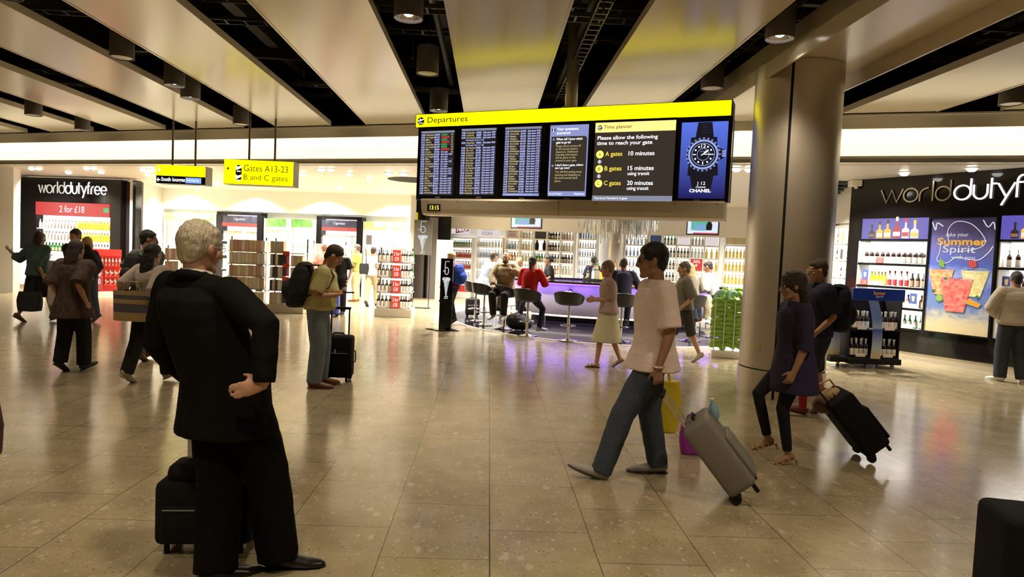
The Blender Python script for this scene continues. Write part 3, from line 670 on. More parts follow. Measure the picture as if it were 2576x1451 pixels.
sg = WP.thing('shop_sign', 'raised silver shop name letters across the black wall on the right', 'sign', 0, 0, 0)
logo(sg, lt, 2.97, .25, .027, mat('letter_silver', (.62, .54, .40), .25, .9), glow('letter_lit', (1, .96, .88), 1.6))
# bottle pictures panel
def bottle_flat(parent, cx, z, w_, h_, body, lab_, capc, sh=.6):
    pts = [(cx-w_/2, z), (cx+w_/2, z), (cx+w_/2, z+h_*sh*.8), (cx+w_*.14, z+h_*sh), (cx+w_*.12, z+h_), (cx-w_*.12, z+h_), (cx-w_*.14, z+h_*sh), (cx-w_/2, z+h_*sh*.8)]
    flat(MB(), pts, -.012, -.008).build('printed_bottle', glow(f'print_{body}', body, 1), parent)
    slab((cx-w_*.45, z+h_*.1, cx+w_*.45, z+h_*sh*.55), -.015, -.012).build('printed_label', glow(f'print_{lab_}', lab_, 1), parent)
    slab((cx-w_*.17, z+h_*.8, cx+w_*.17, z+h_*1.0), -.015, -.012).build('printed_cap', glow(f'print_{capc}', capc, 1), parent)
def lightbox(a0, a1, lab_, full=True):
    t = WP.thing('lightbox_panel', lab_, 'illuminated panel', 0, 0, 0)
    slab((a0, 2.27, a1, 2.67), -.008, 0).build('panel', glow('panel_violet', (.10, .08, .42), 1), t)
    W = a1-a0
    specs = [(.16, .10, .24, (.02, .01, .01), (.25, .13, .07), (.02, .02, .02)), (.28, .11, .29, (.85, .55, .05), (.8, .75, .6), (.12, .02, .02)), (.40, .12, .31, (.85, .50, .03), (.85, .8, .7), (.03, .03, .03)),
             (.54, .13, .36, (.45, .02, .03), (.9, .85, .78), (.85, .75, .6)), (.67, .12, .33, (.75, .7, .72), (.6, .05, .06), (.7, .03, .03)), (.80, .13, .30, (.72, .70, .66), (.75, .6, .1), (.8, .6, .05))]
    for u_, w_, h_, b2, l2, c2_ in (specs if full else specs[:3]):
        bottle_flat(t, (a0 + 1.3*u_), 2.285, w_*1.15, h_*1.14, b2, l2, c2_, .55)
    return t
lightbox(-.98, .33, 'violet lit panel picturing six spirit bottles on the black wall')
lightbox(1.5, 2.8, 'violet lit panel picturing bottles at the photo edge, above the beige jacket', False)
def cabinet(c, zs, lab_):
    t = WP.thing('shelf_cabinet', lab_, 'shelving', 0, 0, 0); D = .34
    slab((c[0]+.02, c[1], c[2]-.02, c[3]), D, D+.02).build('lit_back_panel', G_back, t)
    for x_ in (c[0], c[2]): slab((x_-.015, c[1], x_+.015, c[3]), .0, D).build('side_panel', mat('shelf_side_pale', (.7, .68, .62), .4), t)
    for z in zs:
        sh = slab((c[0], z-.045, c[2], z), -.01, D).build('shelf', M_black, t); slab((c[0]+.1, z+.0, c[2]-.02, z+.012), -.012, -.006).build('price_rail', mat('rail_clear', (.75, .72, .68), .2), sh)
    area('shelf_light', WP.at((c[0]+c[2])/2, .17, c[3]-.02), 14, (1, .95, .85), c[2]-c[0]-.1, .1, (0, 0, WP.rz))
    return t
zs = [1.80, 1.36, .97, .585]
cabinet(c1, zs, 'lit shelf cabinet under the violet panel beside the summer poster'); cabinet(c2, zs, 'lit shelf cabinet behind the man in beige at the photo edge')
def row(protos, xs_, z, y=.14, plane=WP, lab='', grp='', rz=None):
    for k, x_ in enumerate(xs_):
        pr = protos[k] if isinstance(protos, list) else protos
        place(pr, USED, plane.at(x_, y + random.uniform(-.012, .012), z+.001), random.uniform(0, 6), lab, grp)
def lin(a, b, n): return [(a+b)/2] if n == 1 else [a+(b-a)*i/(n-1) for i in range(n)]
row(B_pimm, lin(-.93, .24, 12), zs[0], lab='dark bottle with white label on the top shelf of the black wall cabinet', grp='dark bottles on the top cabinet shelf')
row(B_pimm, lin(-.90, .21, 11), zs[0], y=.25, lab='dark bottle with white label in the back row of the top cabinet shelf', grp='dark bottles in the back row of the top cabinet shelf')
row(B_yel, lin(-.80, -.53, 5), zs[1], lab='yellow bottle on the second shelf of the black wall cabinet', grp='yellow bottles on the second cabinet shelf')
row(B_red, lin(-.44, -.10, 4), zs[1], lab='clear bottle with red cap on the second cabinet shelf', grp='red capped bottles on the second cabinet shelf')
row(B_dark, lin(.0, .22, 3), zs[1], lab='dark brown bottle at the right of the second cabinet shelf', grp='dark bottles on the second cabinet shelf')
row(B_brn, lin(-.83, -.42, 5), zs[2], lab='reddish brown bottle on the third shelf behind the blue display stand', grp='brown bottles on the third cabinet shelf')
row(B_amb, [-.16, -.05, .07, .20], zs[2], lab='amber whisky bottle with black cap on the third cabinet shelf', grp='amber bottles on the third cabinet shelf')
row(B_grn, lin(-.30, .22, 6), zs[3], lab='green gin bottle on the lowest cabinet shelf', grp='green bottles on the lowest cabinet shelf')
row(B_pimm, lin(1.6, 2.1, 5), zs[0], lab='dark bottle with white label on the top shelf by the photo edge', grp='dark bottles on the edge cabinet shelf')
row(B_pimm, lin(1.85, 2.3, 4), zs[1], lab='dark bottle on the second shelf by the photo edge', grp='dark bottles on the edge cabinet second shelf')
M_pink = mat('price_card', (.75, .66, .62), .5); M_redc = mat('red_card', (.62, .05, .04), .5)
def card(plane, a0, z0, w_, h_, m, name, lab_, y=-.02, txt=None, tm=None, grp=None):
    t = plane.thing(name, lab_, 'card', a0, y, z0, grp); slab((0, 0, w_, h_), 0, .004).build('card', m, t)
    if txt: lettering(txt, (w_*.15, h_*.15, w_*.85, h_*.85), tm or G_white, t, -.002, 'CENTER')
    return t
card(WP, -.64, zs[0]+.0, .15, .11, M_redc, 'price_card', 'red price card on the top cabinet shelf', txt='2 for\n£20'); card(WP, -.48, zs[0], .34, .085, M_pink, 'price_card', 'pale pink price card on the top cabinet shelf')
card(WP, -.93, zs[1]+.0, .15, .11, M_redc, 'price_card', 'red price card on the second cabinet shelf', txt='2 for\n£18'); card(WP, -.77, zs[1], .30, .085, M_pink, 'price_card', 'pale pink price card on the second cabinet shelf')
card(WP, -.08, zs[2], .28, .085, M_pink, 'price_card', 'pale pink price card on the third cabinet shelf'); card(WP, -.13, zs[3], .28, .085, M_pink, 'price_card', 'pale pink price card under the green bottles')
M_bluec = mat('blue_card', (.06, .10, .35), .4)
for a_, z_2, lb in ((-.94, zs[1]+.11, 'second shelf at its left end'), (-.90, zs[2], 'third shelf at its left end'), (-.36, zs[2]+.05, 'third shelf, the tallest of them'), (.04, zs[2]+.09, 'third shelf in front of the amber bottles'), (1.56, zs[1]+.1, 'shelf by the photo edge')):
    t = card(WP, a_, z_2, .13, .24 if 'tall' in lb else .19, M_bluec, 'leaflet_card', 'small blue drink picture card on the ' + lb, y=.03)
    flat(MB(), [(.045, .04), (.085, .04), (.095, .14), (.035, .14)], -.003, 0).build('printed_glass', mat('print_tan', (.55, .42, .25), .5), t)
# poster of summer drinks
G1 = lambda n_, c, s_=.8: glow('poster_'+n_, c, s_)
po = WP.thing('poster_display', 'tall framed poster of summer cocktails on the black wall', 'poster', 0, 0, 0)
pr_ = (.36, .59, 1.44, 2.645); 
mb = MB(); 
for q in ((pr_[0]-.03, pr_[1]-.03, pr_[0], pr_[3]+.03), (pr_[2], pr_[1]-.03, pr_[2]+.03, pr_[3]+.03), (pr_[0], pr_[1]-.03, pr_[2], pr_[1]), (pr_[0], pr_[3], pr_[2], pr_[3]+.03)): slabs(mb, q, -.05, 0)
mb.build('frame', M_black, po)
m = bpy.data.materials.new('poster_print'); m.use_nodes = True; nt = m.node_tree; bs = nt.nodes['Principled BSDF']
tc = nt.nodes.new('ShaderNodeTexCoord'); sp = nt.nodes.new('ShaderNodeSeparateXYZ'); cr_ = nt.nodes.new('ShaderNodeValToRGB'); nz_ = nt.nodes.new('ShaderNodeTexNoise'); nz_.inputs['Scale'].default_value = 3; nz_.inputs['Distortion'].default_value = 2.2
ad = nt.nodes.new('ShaderNodeMath'); ad.operation = 'MULTIPLY_ADD'; ad.inputs[1].default_value = .22
nt.links.new(tc.outputs['Generated'], sp.inputs[0]); nt.links.new(tc.outputs['Object'], nz_.inputs[0]); nt.links.new(nz_.outputs[0], ad.inputs[0]); nt.links.new(sp.outputs[2], ad.inputs[2]); nt.links.new(ad.outputs[0], cr_.inputs[0])
e = cr_.color_ramp.elements; e[0].position = .10; e[0].color = (.52, .42, .24, 1); e[1].position = .22; e[1].color = (.45, .40, .28, 1)
for p_, c_2 in ((.34, (.12, .18, .36)), (.5, (.10, .14, .42)), (.6, (.20, .26, .52)), (.72, (.07, .10, .36)), (.85, (.10, .10, .28)), (1.0, (.06, .05, .13))):
    x_ = e.new(p_); x_.color = (*c_2, 1)
nt.links.new(cr_.outputs[0], bs.inputs['Base Color']); nt.links.new(cr_.outputs[0], bs.inputs['Emission Color']); bs.inputs['Emission Strength'].default_value = .22; bs.inputs['Roughness'].default_value = .12
slab(pr_, -.02, -.01).build('print', m, po)
W, H = pr_[2]-pr_[0], pr_[3]-pr_[1]; b_ = pr_
lettering('take your', T(.25, .83, .60, .875), G1('white', (.8, .8, .85)), po, -.024); lettering('Summer', T(.12, .765, .88, .83), G1('orange', (.9, .42, .03)), po, -.024, bold=.03)
lettering('Spirit', T(.22, .68, .72, .765), G1('white', (.8, .8, .85)), po, -.024, bold=.0); lettering('with you', T(.36, .635, .72, .68), G1('white', (.8, .8, .85)), po, -.024)
def ribbon(pts, w_, m_):
    mb = MB(); V3 = [Vector((b_[0]+W*u_, -.026, b_[1]+H*v_)) for u_, v_ in pts]; rings = []
    for k, p_ in enumerate(V3):
        t_ = (V3[min(k+1, len(V3)-1)]-V3[max(k-1, 0)]).normalized(); s_ = Vector((-t_.z, 0, t_.x))*w_/2; d_ = Vector((0, .001, 0)); rings.append([p_+s_-d_, p_-s_-d_, p_-s_+d_, p_+s_+d_])
    mb.loft(rings).build('printed_swirl', m_, po)
def smooth_pts(p, n=6):
    out = []
    for i in range(len(p)-1):
        p0 = p[max(i-1, 0)]; p1 = p[i]; p2 = p[i+1]; p3 = p[min(i+2, len(p)-1)]
        for k in range(n):
            t_ = k/n; out.append(tuple(.5*((2*b)+(-a+c)*t_+(2*a-5*b+4*c-d)*t_*t_+(-a+3*b-3*c+d)*t_**3) for a, b, c, d in zip(p0, p1, p2, p3)))
    return out + [p[-1]]
ribbon(smooth_pts([(.18, .79), (.17, .70), (.14, .63), (.3, .61), (.45, .66), (.75, .64), (.9, .70), (.97, .76)]), .016, G1('white', (.8, .8, .85)))
ribbon(smooth_pts([(.30, .80), (.28, .90), (.40, .97), (.62, .95), (.80, .86), (.85, .78), (.7, .73), (.45, .71)]), .012, G1('white', (.8, .8, .85)))
ribbon(smooth_pts([(.02, .97), (.08, .90), (.10, .96), (.2, .93)]), .02, G1('white', (.8, .8, .85))); ribbon(smooth_pts([(.80, .98), (.88, .92), (.95, .96), (.98, .9)]), .016, G1('white', (.8, .8, .85)))
def cup(cx, top, bot, wt, wb, liquid, rim, zf=0):
    mb = MB(); flat(mb, [P_(cx-wb/2, bot), P_(cx+wb/2, bot), P_(cx+wt/2, top), P_(cx-wt/2, top)], -.030-zf, -.022).build('printed_drink', liquid, po)
    n_ = 24; c0 = P_(cx, top)
    vs = [(c0[0]+W*wt/2*math.cos(2*PI*j/n_)*q_, -.032-zf, c0[1]+H*.022*math.sin(2*PI*j/n_)*q_*q_) for q_ in (1, .94) for j in range(n_)]
    MB().add(vs, [(j, (j+1) % n_, n_+(j+1) % n_, n_+j) for j in range(n_)]).build('printed_rim', rim, po)
def fruit(n_, cols, sc_):
    m = mat('poster_'+n_, cols[0], .3); nt = m.node_tree; b2 = nt.nodes['Principled BSDF']; v_ = nt.nodes.new('ShaderNodeTexVoronoi'); v_.inputs['Scale'].default_value = sc_; r2_ = nt.nodes.new('ShaderNodeValToRGB'); tc = nt.nodes.new('ShaderNodeTexCoord')
    nt.links.new(tc.outputs['Object'], v_.inputs[0]); nt.links.new(v_.outputs['Color'], r2_.inputs[0]); r2_.color_ramp.elements[0].color = (*cols[0], 1); r2_.color_ramp.elements[1].color = (*cols[1], 1)
    nt.links.new(r2_.outputs[0], b2.inputs['Base Color']); nt.links.new(r2_.outputs[0], b2.inputs['Emission Color']); b2.inputs['Emission Strength'].default_value = .2; return m
cup(.22, .55, .33, .40, .20, fruit('cola', ((.35, .12, .04), (.6, .42, .22)), 22), G1('rim', (.65, .55, .5))); cup(.74, .55, .33, .42, .20, fruit('elder', ((.45, .4, .12), (.62, .58, .35)), 22), G1('rim', (.65, .55, .5)))
cup(.47, .475, .19, .50, .28, fruit('berry', ((.45, .02, .03), (.75, .25, .2)), 18), G1('pale', (.8, .7, .7)), .006)
disc(MB(), P_(.22, .30), .065, -.037, -.022, 24).build('printed_lime', G1('lime', (.25, .55, .04)), po); disc(MB(), P_(.22, .30), .05, -.039, 0, 24, r2=.0).build('printed_lime', G1('lime_in', (.45, .7, .15)), po)
flat(MB(), [P_(.62, .27), P_(.82, .24), P_(.86, .27), P_(.68, .315)], -.037, -.022).build('printed_orange', G1('orange2', (.9, .4, .03)), po)
flat(MB(), [P_(.17, .585), P_(.27, .565), P_(.25, .62), P_(.2, .645)], -.037, -.022).build('printed_lime', G1('lime', (.25, .55, .04)), po)
flat(MB(), [P_(.62, .61), P_(.68, .57), P_(.76, .59), P_(.74, .635), P_(.66, .645)], -.037, -.022).build('printed_strawberry', G1('straw', (.65, .06, .05)), po)
for c_ in ((.3, .47), (.8, .33), (.12, .36)): disc(MB(), P_(*c_), .03, -.037, -.022, 7).build('printed_mint', G1('mint', (.03, .22, .05)), po)
# small yellow arrow sign reflected spot and camera
cp = at(2152, 448, 13.9)
t = thing('security_camera', 'small white security camera under the ceiling by the black wall', 'camera', (cp.x, cp.y, 3.46)); MB().bbox((0, 0, -.07), (.2, .22, .13), .02).build('housing', M_white, t); MB().ell((0, -.06, -.14), (.05, .05, .05)).build('lens_dome', M_steel, t, True)
t = thing('ceiling_grille', 'dark curved slatted grille in the ceiling by the steel column', 'grille', (at(2115, 450, 14.6).x, 14.6, 3.2))
for k in range(6): MB().bbox((0, .1*k-.2, .20-k*.055), (1.3-.14*k, .5, .02), .008).build('slat', mat('grille_grey', (.06, .06, .058), .4), t)
# ---------------------------------------------------------------- blue display stand
dp = Plane(gnd(2136, 926), gnd(2262, 930)); ds = dp.thing('display_stand', 'wheeled black display stand with blue summer header, full of bottles', 'display stand', 0, .0, 0)
L_ = dp.L; Dp = .55
MB().bbox((L_/2, Dp/2, .125), (L_+.04, Dp+.04, .10), .012).build('base', M_blackm, ds)
MB().bbox((-.16, Dp*.6, .135), (.3, Dp, .09), .012).build('base_wing', M_blackm, ds)
for x_, y_ in ((.08, .05), (L_-.1, .05), (L_/2, .3), (.08, Dp-.05), (L_-.1, Dp-.05)):
    w2 = MB().cyl((x_-.02, y_, .035), (x_+.02, y_, .035), .034, n=14); w2.build('caster', mat('caster_grey', (.4, .4, .42), .3), ds, True)
slab((0, .17, L_, 1.16), Dp-.03, Dp).build('back_panel', M_blackm, ds)
for x_ in (0, L_): slab((x_-.01, .17, x_+.01, 1.16), .05, Dp).build('side_panel', M_blackm, ds)
for z in (.20, .66): slab((0, z-.02, L_, z), .03, Dp).build('shelf', M_blackm, ds)
MB().bbox((L_/2, .03, 1.25), (L_+.03, .06, .20), .008).build('header_board', mat('header_blue', (.01, .035, .30), .3), ds)
lettering('Summer', (L_*.38, 1.25, L_*.62, 1.31), mat('print_orange', (.8, .35, .1), .5), ds, -.003, 'CENTER', bold=.02); lettering('Spirit', (L_*.43, 1.19, L_*.58, 1.245), M_pink, ds, -.003, 'CENTER')
mb = MB(); rings = []
m = bpy.data.materials.new('banner_gradient'); m.use_nodes = True; nt = m.node_tree; bs = nt.nodes['Principled BSDF']; tc = nt.nodes.new('ShaderNodeTexCoord'); sp = nt.nodes.new('ShaderNodeSeparateXYZ'); cr_ = nt.nodes.new('ShaderNodeValToRGB')
nt.links.new(tc.outputs['Generated'], sp.inputs[0]); nt.links.new(sp.outputs[2], cr_.inputs[0]); nt.links.new(cr_.outputs[0], bs.inputs['Base Color']); bs.inputs['Roughness'].default_value = .25
e = cr_.color_ramp.elements; e[0].color = (.55, .48, .30, 1); e[0].position = .05; e[1].color = (.16, .22, .55, 1); e[1].position = .95
for p_, c_2 in ((.2, (.35, .42, .55)), (.5, (.05, .09, .40)), (.54, (.3, .4, .6)), (.7, (.12, .2, .55))): x_ = e.new(p_); x_.color = (*c_2, 1)
for k in range(14):
    q = k/13; z = .18 + .97*q; x_ = L_*.47 - .10*q**3; y_ = -.05 - .03*math.sin(PI*q)
    rings.append([(x_-.085, y_, z), (x_+.085, y_, z), (x_+.085, y_+.01, z), (x_-.085, y_+.01, z)])
mb.loft(rings).build('curved_banner', m, ds, True)
MB().bbox((-.17, .22, .68), (.22, .03, 1.0), .01).build('side_banner', m, ds)
lettering('Summer', (-.25, .98, -.09, 1.03), mat('print_orange', (.8, .35, .1), .5), ds, .2)
for z, lb in ((.66, 'upper'), (.20, 'lower')):
    for side_, x0_, x1_ in (('left', .07, L_*.36), ('right', L_*.64, L_-.06)):
        for yy in (.10, .20):
            row(B_pimm, lin(x0_, x1_, 3 if yy > .15 else 4), z, y=yy, plane=dp, lab=f'dark bottle on the {lb} tier, {side_} side of the blue display stand', grp=f'bottles on the {lb} {side_} tier of the blue stand')
    for x0_ in (.10, L_*.66): card(dp, x0_, z, .17, .06, M_pink, 'price_card', f'white price card on the {lb} {"left" if x0_ < .3 else "right"} tier of the blue stand', y=.0)
# ---------------------------------------------------------------- shop goods helpers
def far_bottle(name, r, h, sh, glass, label, cap, n=8):
    mb = MB(); mb.lathe([(r, 0), (r, sh), (r*.42, sh+.035), (r*.38, h-.04)], n=n); mb.mi = 1; mb.lathe([(r*1.03, .03), (r*1.03, sh*.72)], n=n); mb.mi = 2; mb.lathe([(r*.46, h-.04), (r*.46, h)], n=n)
    o = mb.build(name, [mat(f'glass_{glass}', glass, .12, spec=.7), mat(f'label_{label}', label, .6), mat(f'cap_{cap}', cap, .4)], smooth=True); return tag(o, None, 'bottle')
FB = {'dark': ((.02, .014, .01), (.5, .45, .35), (.25, .2, .15)), 'clear': ((.62, .66, .64), (.72, .74, .74), (.55, .58, .62)), 'blue': ((.55, .62, .70), (.35, .45, .65), (.3, .4, .6)), 'red': ((.50, .46, .44), (.55, .06, .05), (.5, .05, .04)),
      'green': ((.04, .22, .05), (.55, .5, .35), (.1, .3, .08)), 'yellow': ((.75, .55, .05), (.80, .62, .08), (.8, .6, .05)), 'amber': ((.42, .19, .04), (.7, .6, .42), (.15, .05, .03)), 'redcap': ((.05, .08, .03), (.6, .5, .35), (.55, .06, .04)),
      'pink': ((.72, .60, .58), (.70, .55, .52), (.7, .6, .55)), 'pale': ((.66, .67, .55), (.74, .73, .62), (.6, .62, .5))}
PROTO = {k: far_bottle('bottle', .040, .31, .19, *v) for k, v in FB.items()}
FU = set(); REST = {k: MB() for k in FB}
def far_row(kind, plane, r, n, y, rest=False, lab='', grp='', h=.31):
    a0, z0, a1, z1 = r; sc_ = min(1.15, (z1-z0)*.82/h)
    for x_ in lin(a0, a1, n):
        loc = plane.at(x_, y, z0+.002)
        if rest:
            b2 = REST['x'] if 'x' in REST else None
            g_, l_, c_ = FB[kind]; M_ = REST[kind]
            for i_, (pr, k_) in enumerate((([(.04, 0), (.04, .19), (.017, .225), (.015, .27)], 0), ([(.0412, .03), (.0412, .137)], 1), ([(.0184, .27), (.0184, .31)], 2))):
                M_.mi = k_; M_.lathe([(r_*sc_, z_*sc_) for r_, z_ in pr], loc, 7)
        else:
            o = place(PROTO[kind], FU, loc, random.uniform(0, 6), lab, grp); o.scale = (sc_,)*3
M_frame = mat('shelf_white', (.83, .81, .76), .35)
def gridshelf(plane, xs, ys, depth, name, lab, glowm=None, cat='shelving', base=True, d_y=0):
    """white cell shelving: xs and ys are pixel lines of its dividers"""
    ym = (ys[0]+ys[-1])/2; sx = [plane.px(x, ym)[0] for x in xs]; xm = (xs[0]+xs[-1])/2; sz = [plane.px(xm, y)[1] for y in ys]
    t = plane.thing(name, lab, cat); mb = MB(); th = .022
    for s_ in sx: slabs(mb, (s_-th, sz[-1], s_+th, sz[0]), 0, depth)
    mb.build('upright', M_frame, t)
    for z in sz: slab((sx[0], z-th, sx[-1], z+th), .002, depth).build('shelf', M_frame, t)
    slab((sx[0], sz[-1], sx[-1], sz[0]), depth, depth+.02).build('back_panel', glowm or G_bk2, t)
    if base and sz[-1] > .05: slab((sx[0]-th, 0, sx[-1]+th, sz[-1]-th), .0, depth).build('plinth', M_frame, t)
    return t, sx, sz
def cell(sx, sz, i, j, pad=.05): return (sx[i]+pad, sz[j+1]+.024, sx[i+1]-pad, sz[j]-.02)
G_cell = glow('cell_glow', (1, .95, .80), 1.05)
# ---------------------------------------------------------------- spirits wall behind the bar
a_, b_2 = at(1125, 650, 25.2), at(1885, 650, 22.2); LW = Plane(a_, b_2)
struct('wall_spirits', MB().box(tuple(LW.at(LW.L/2, .62, 1.75)), (LW.L+1.2, .1, 3.5), LW.rz).box(tuple(LW.at(LW.L/2, .22, 3.0)), (LW.L+.4, .7, 1.0), LW.rz), M_shopwall)
def panel(plane, r, y, m, name, lab=None, cat='poster', parent=None, txt=None, tm=None, tr=None):
    if parent is None: t = plane.thing(name, lab, cat); 
    else: t = parent
    q = slab(r, y-.012, y).build('board' if parent is None else name, m, t)
    if txt: W_, H_ = r[2]-r[0], r[3]-r[1]; u0, v0, u1, v1 = tr or (.15, .3, .85, .7); lettering(txt, (r[0]+W_*u0, r[1]+H_*v0, r[0]+W_*u1, r[1]+H_*v1), tm or M_ink, t if parent is None else q, y-.016)
    return t
# tall vodka bays
P_poster = mat('poster_pale', (.80, .76, .74), .5, emit=(.8, .76, .74), es=.5)
for (x0, x1, lab, kinds, nm, ptx) in ((1129, 1186, 'tall lit shelf bay with the slanted dark red poster, left end of the spirits wall', ('green', 'red', 'red', 'clear'), 'shelf_bay', 'SMIRNOFF'), (1197, 1262, 'tall lit shelf bay with the vodka poster on the spirits wall', ('clear', 'blue', 'clear', 'blue'), 'shelf_bay', 'ABSOLUT\nVODKA')):
    t, sx, sz = gridshelf(LW, (x0, x1), (598, 622, 650, 678, 706, 735), .35, nm, lab)
    r = LW.rect(x0+4, 560 if x0 < 1190 else 566, x1-4, 588 if x0 < 1190 else 596); 
    panel(LW, r, -.01, P_poster, 'picture', parent=t, txt=ptx if x0 > 1190 else None, tm=mat('ink_blue', (.10, .12, .35), .5), tr=(.2, .15, .8, .85))
    if x0 < 1190:
        q = MB(); W, H = r[2]-r[0], r[3]-r[1]; b_ = r; flat(q, [P_(.3, .05), P_(.95, .25), P_(.95, .85), P_(.3, .45)], -.03, -.02); q.build('printed_band', mat('print_maroon', (.28, .03, .03), .5), t)
        lettering('SMIRNOFF', (r[0]+W*.34, r[1]+H*.2, r[0]+W*.92, r[1]+H*.6), G_white, t, -.033, shear=.2)
    lettering('ABSOLUT' if x0 > 1190 else 'SMIRNOFF', LW.rect(x0+20, 552, x1-20, 557), M_ink, t, -.012)
    for j, kd in enumerate(kinds):
        far_row(kd, LW, cell(sx, sz, 0, j, .07), 8, .12, rest=True); far_row(kd, LW, cell(sx, sz, 0, j, .09), 8, .24, rest=True)
    mb = MB(); c_ = cell(sx, sz, 0, 4, .05)
    if x0 < 1190:
        for k, x_ in enumerate(lin(c_[0]+.05, c_[2]-.05, 7)): o = slab((x_-.045, c_[1], x_+.045, c_[1]+.24), .08, .17).build('gift_box', mat('box_red', (.65, .04, .04), .4)); o.location = LW.o; o.rotation_euler = (0, 0, LW.rz); tag(o, 'red gift box on the bottom shelf at the left end of the spirits wall', 'box', 'red gift boxes on the spirits wall')
    else: far_row('clear', LW, c_, 8, .12, rest=True)
# first cell grid
t, sx, sz = gridshelf(LW, (1270, 1305, 1340, 1374, 1408, 1443), (545, 573, 602, 631, 660, 689, 717), .35, 'cubby_shelf', 'white cell shelving behind the left half of the bar', G_cell)
K1 = [['clear', 'clear', 'pale', 'dark', 'pale'], ['P', 'pale', 'B', 'dark', 'pink'], ['blue', 'pale', 'D', 'dark', 'pale'], ['amber', 'pale', 'green', 'dark', 'dark'], ['amber', 'clear', 'pale', 'amber', 'pale'], ['dark', 'pink', 'dark', 'red', 'yellow']]
ordn = ('top', 'second', 'third', 'fourth', 'fifth', 'lowest'); oc = ('first', 'second', 'third', 'fourth', 'fifth')
for j, rw in enumerate(K1):
    for i, kd in enumerate(rw):
        c_ = cell(sx, sz, i, j, .07)
        if kd == 'P': panel(LW, (c_[0]-.03, c_[1], c_[2]+.03, c_[3]), .1, mat('poster_mauve', (.62, .52, .55), .5), 'picture_panel', 'mauve vodka name panel in a cell of the left cell shelving', txt='ABSOLUT\nVODKA', tr=(.1, .2, .9, .8)); continue
        if kd == 'B': panel(LW, (c_[0]-.03, c_[1], c_[2]+.03, c_[3]), .1, mat('poster_dark', (.03, .025, .02), .4), 'picture_panel', 'dark picture panel in the middle of the left cell shelving'); continue
        if kd == 'D':
            for x_ in (c_[0]+.04, c_[2]-.04): o = MB().lathe([(.06, 0), (.07, .1), (.07, .22), (.03, .3), (.03, .36)], n=10).build('decanter', M_black, smooth=True, loc=LW.at(x_, .15, c_[1])); tag(o, 'wide black decanter in the middle cell of the left cell shelving', 'decanter', 'black decanters')
            continue
        far_row(kd, LW, c_, 4 if j < 5 else 5, .12, rest=(j in (0, 5) or i == 4), lab=f'{kd if kd not in ("redcap",) else "dark"} bottle in the {ordn[j]} row, {oc[i]} cell of the left cell shelving', grp=f'bottles in left shelving cell {ordn[j]} {oc[i]}')
        far_row(kd, LW, (c_[0]+.03, c_[1], c_[2]-.03, c_[3]), 4, .24, rest=True)
# glass bay behind the crystal lights
t, sx, sz = gridshelf(LW, (1453, 1500), (572, 602, 624, 646, 668, 690, 715), .35, 'shelf_bay', 'lit bay of small clear bottles left of the crystal light')
for j in range(6): far_row('clear' if j % 2 else 'blue', LW, cell(sx, sz, 0, j, .06), 7, .14, rest=True)
t, sx, sz = gridshelf(LW, (1570, 1625), (588, 616, 646, 672, 697, 717), .35, 'shelf_bay', 'lit bay of blue and white packs right of the crystal light')
for j in range(5): far_row('blue', LW, cell(sx, sz, 0, j, .06), 6, .14, rest=True)
# second cell grid
t, sx, sz = gridshelf(LW, (1630, 1665, 1700, 1735, 1771, 1808), (556, 586, 617, 649, 680, 710, 738), .35, 'cubby_shelf', 'white cell shelving behind the right half of the bar', G_cell)
K2 = [['dark', 'green', 'red', 'clear', 'clear'], ['S', 'green', 'F', 'clear', 'Y'], ['dark', 'redcap', 'redcap', 'clear', 'yellow'], ['dark', 'dark', 'pale', 'R', 'yellow'], ['S', 'dark', 'pale', 'pink', 'yellow'], ['dark', 'amber', 'pale', 'amber', 'yellow']]
for j, rw in enumerate(K2):
    for i, kd in enumerate(rw):
        c_ = cell(sx, sz, i, j, .07); cc_ = (c_[0]-.03, c_[1], c_[2]+.03, c_[3])
        if kd == 'S': panel(LW, cc_, .05, mat('panel_blue', (.07, .13, .36), .5), 'picture_panel', f'blue picture panel in the {ordn[j]} row of the right cell shelving'); continue
        if kd == 'F': panel(LW, cc_, .05, P_poster, 'picture_panel', 'gin name panel in the second row of the right cell shelving', txt='BEEFEATER', tm=mat('print_maroon', (.28, .03, .03), .5), tr=(.05, .65, .95, .9)); continue
        if kd == 'Y': panel(LW, cc_, .05, P_poster, 'picture_panel', 'bottle picture panel in the second row of the right cell shelving'); continue
        if kd == 'R': panel(LW, cc_, -.02, M_redc, 'discount_sign', 'red 30% off sign on the right cell shelving', txt='30%\noff', tm=G_white, tr=(.2, .3, .8, .9)); continue
        far_row(kd, LW, c_, 4 if kd != 'yellow' else 3, .12, rest=(j == 5), lab=f'{"red capped" if kd == "redcap" else kd} bottle in the {ordn[j]} row, {oc[i]} cell of the right cell shelving', grp=f'bottles in right shelving cell {ordn[j]} {oc[i]}')
# gin bay
t, sx, sz = gridshelf(LW, (1820, 1884), (618, 651, 684, 716, 748), .35, 'shelf_bay', 'lit bay of yellow gin packs beside the steel column')
panel(LW, LW.rect(1826, 571, 1880, 589), -.01, P_poster, 'name_board', parent=t, txt="GORDON'S", tr=(.3, .25, .95, .75)); panel(LW, LW.rect(1826, 592, 1880, 615), -.01, mat('poster_gold', (.62, .55, .35), .5, noise=.5, nscale=4), 'picture', parent=t)
for j in range(4): far_row('yellow', LW, cell(sx, sz, 0, j, .06), 7, .12, rest=True)
for k, M_ in REST.items(): pass
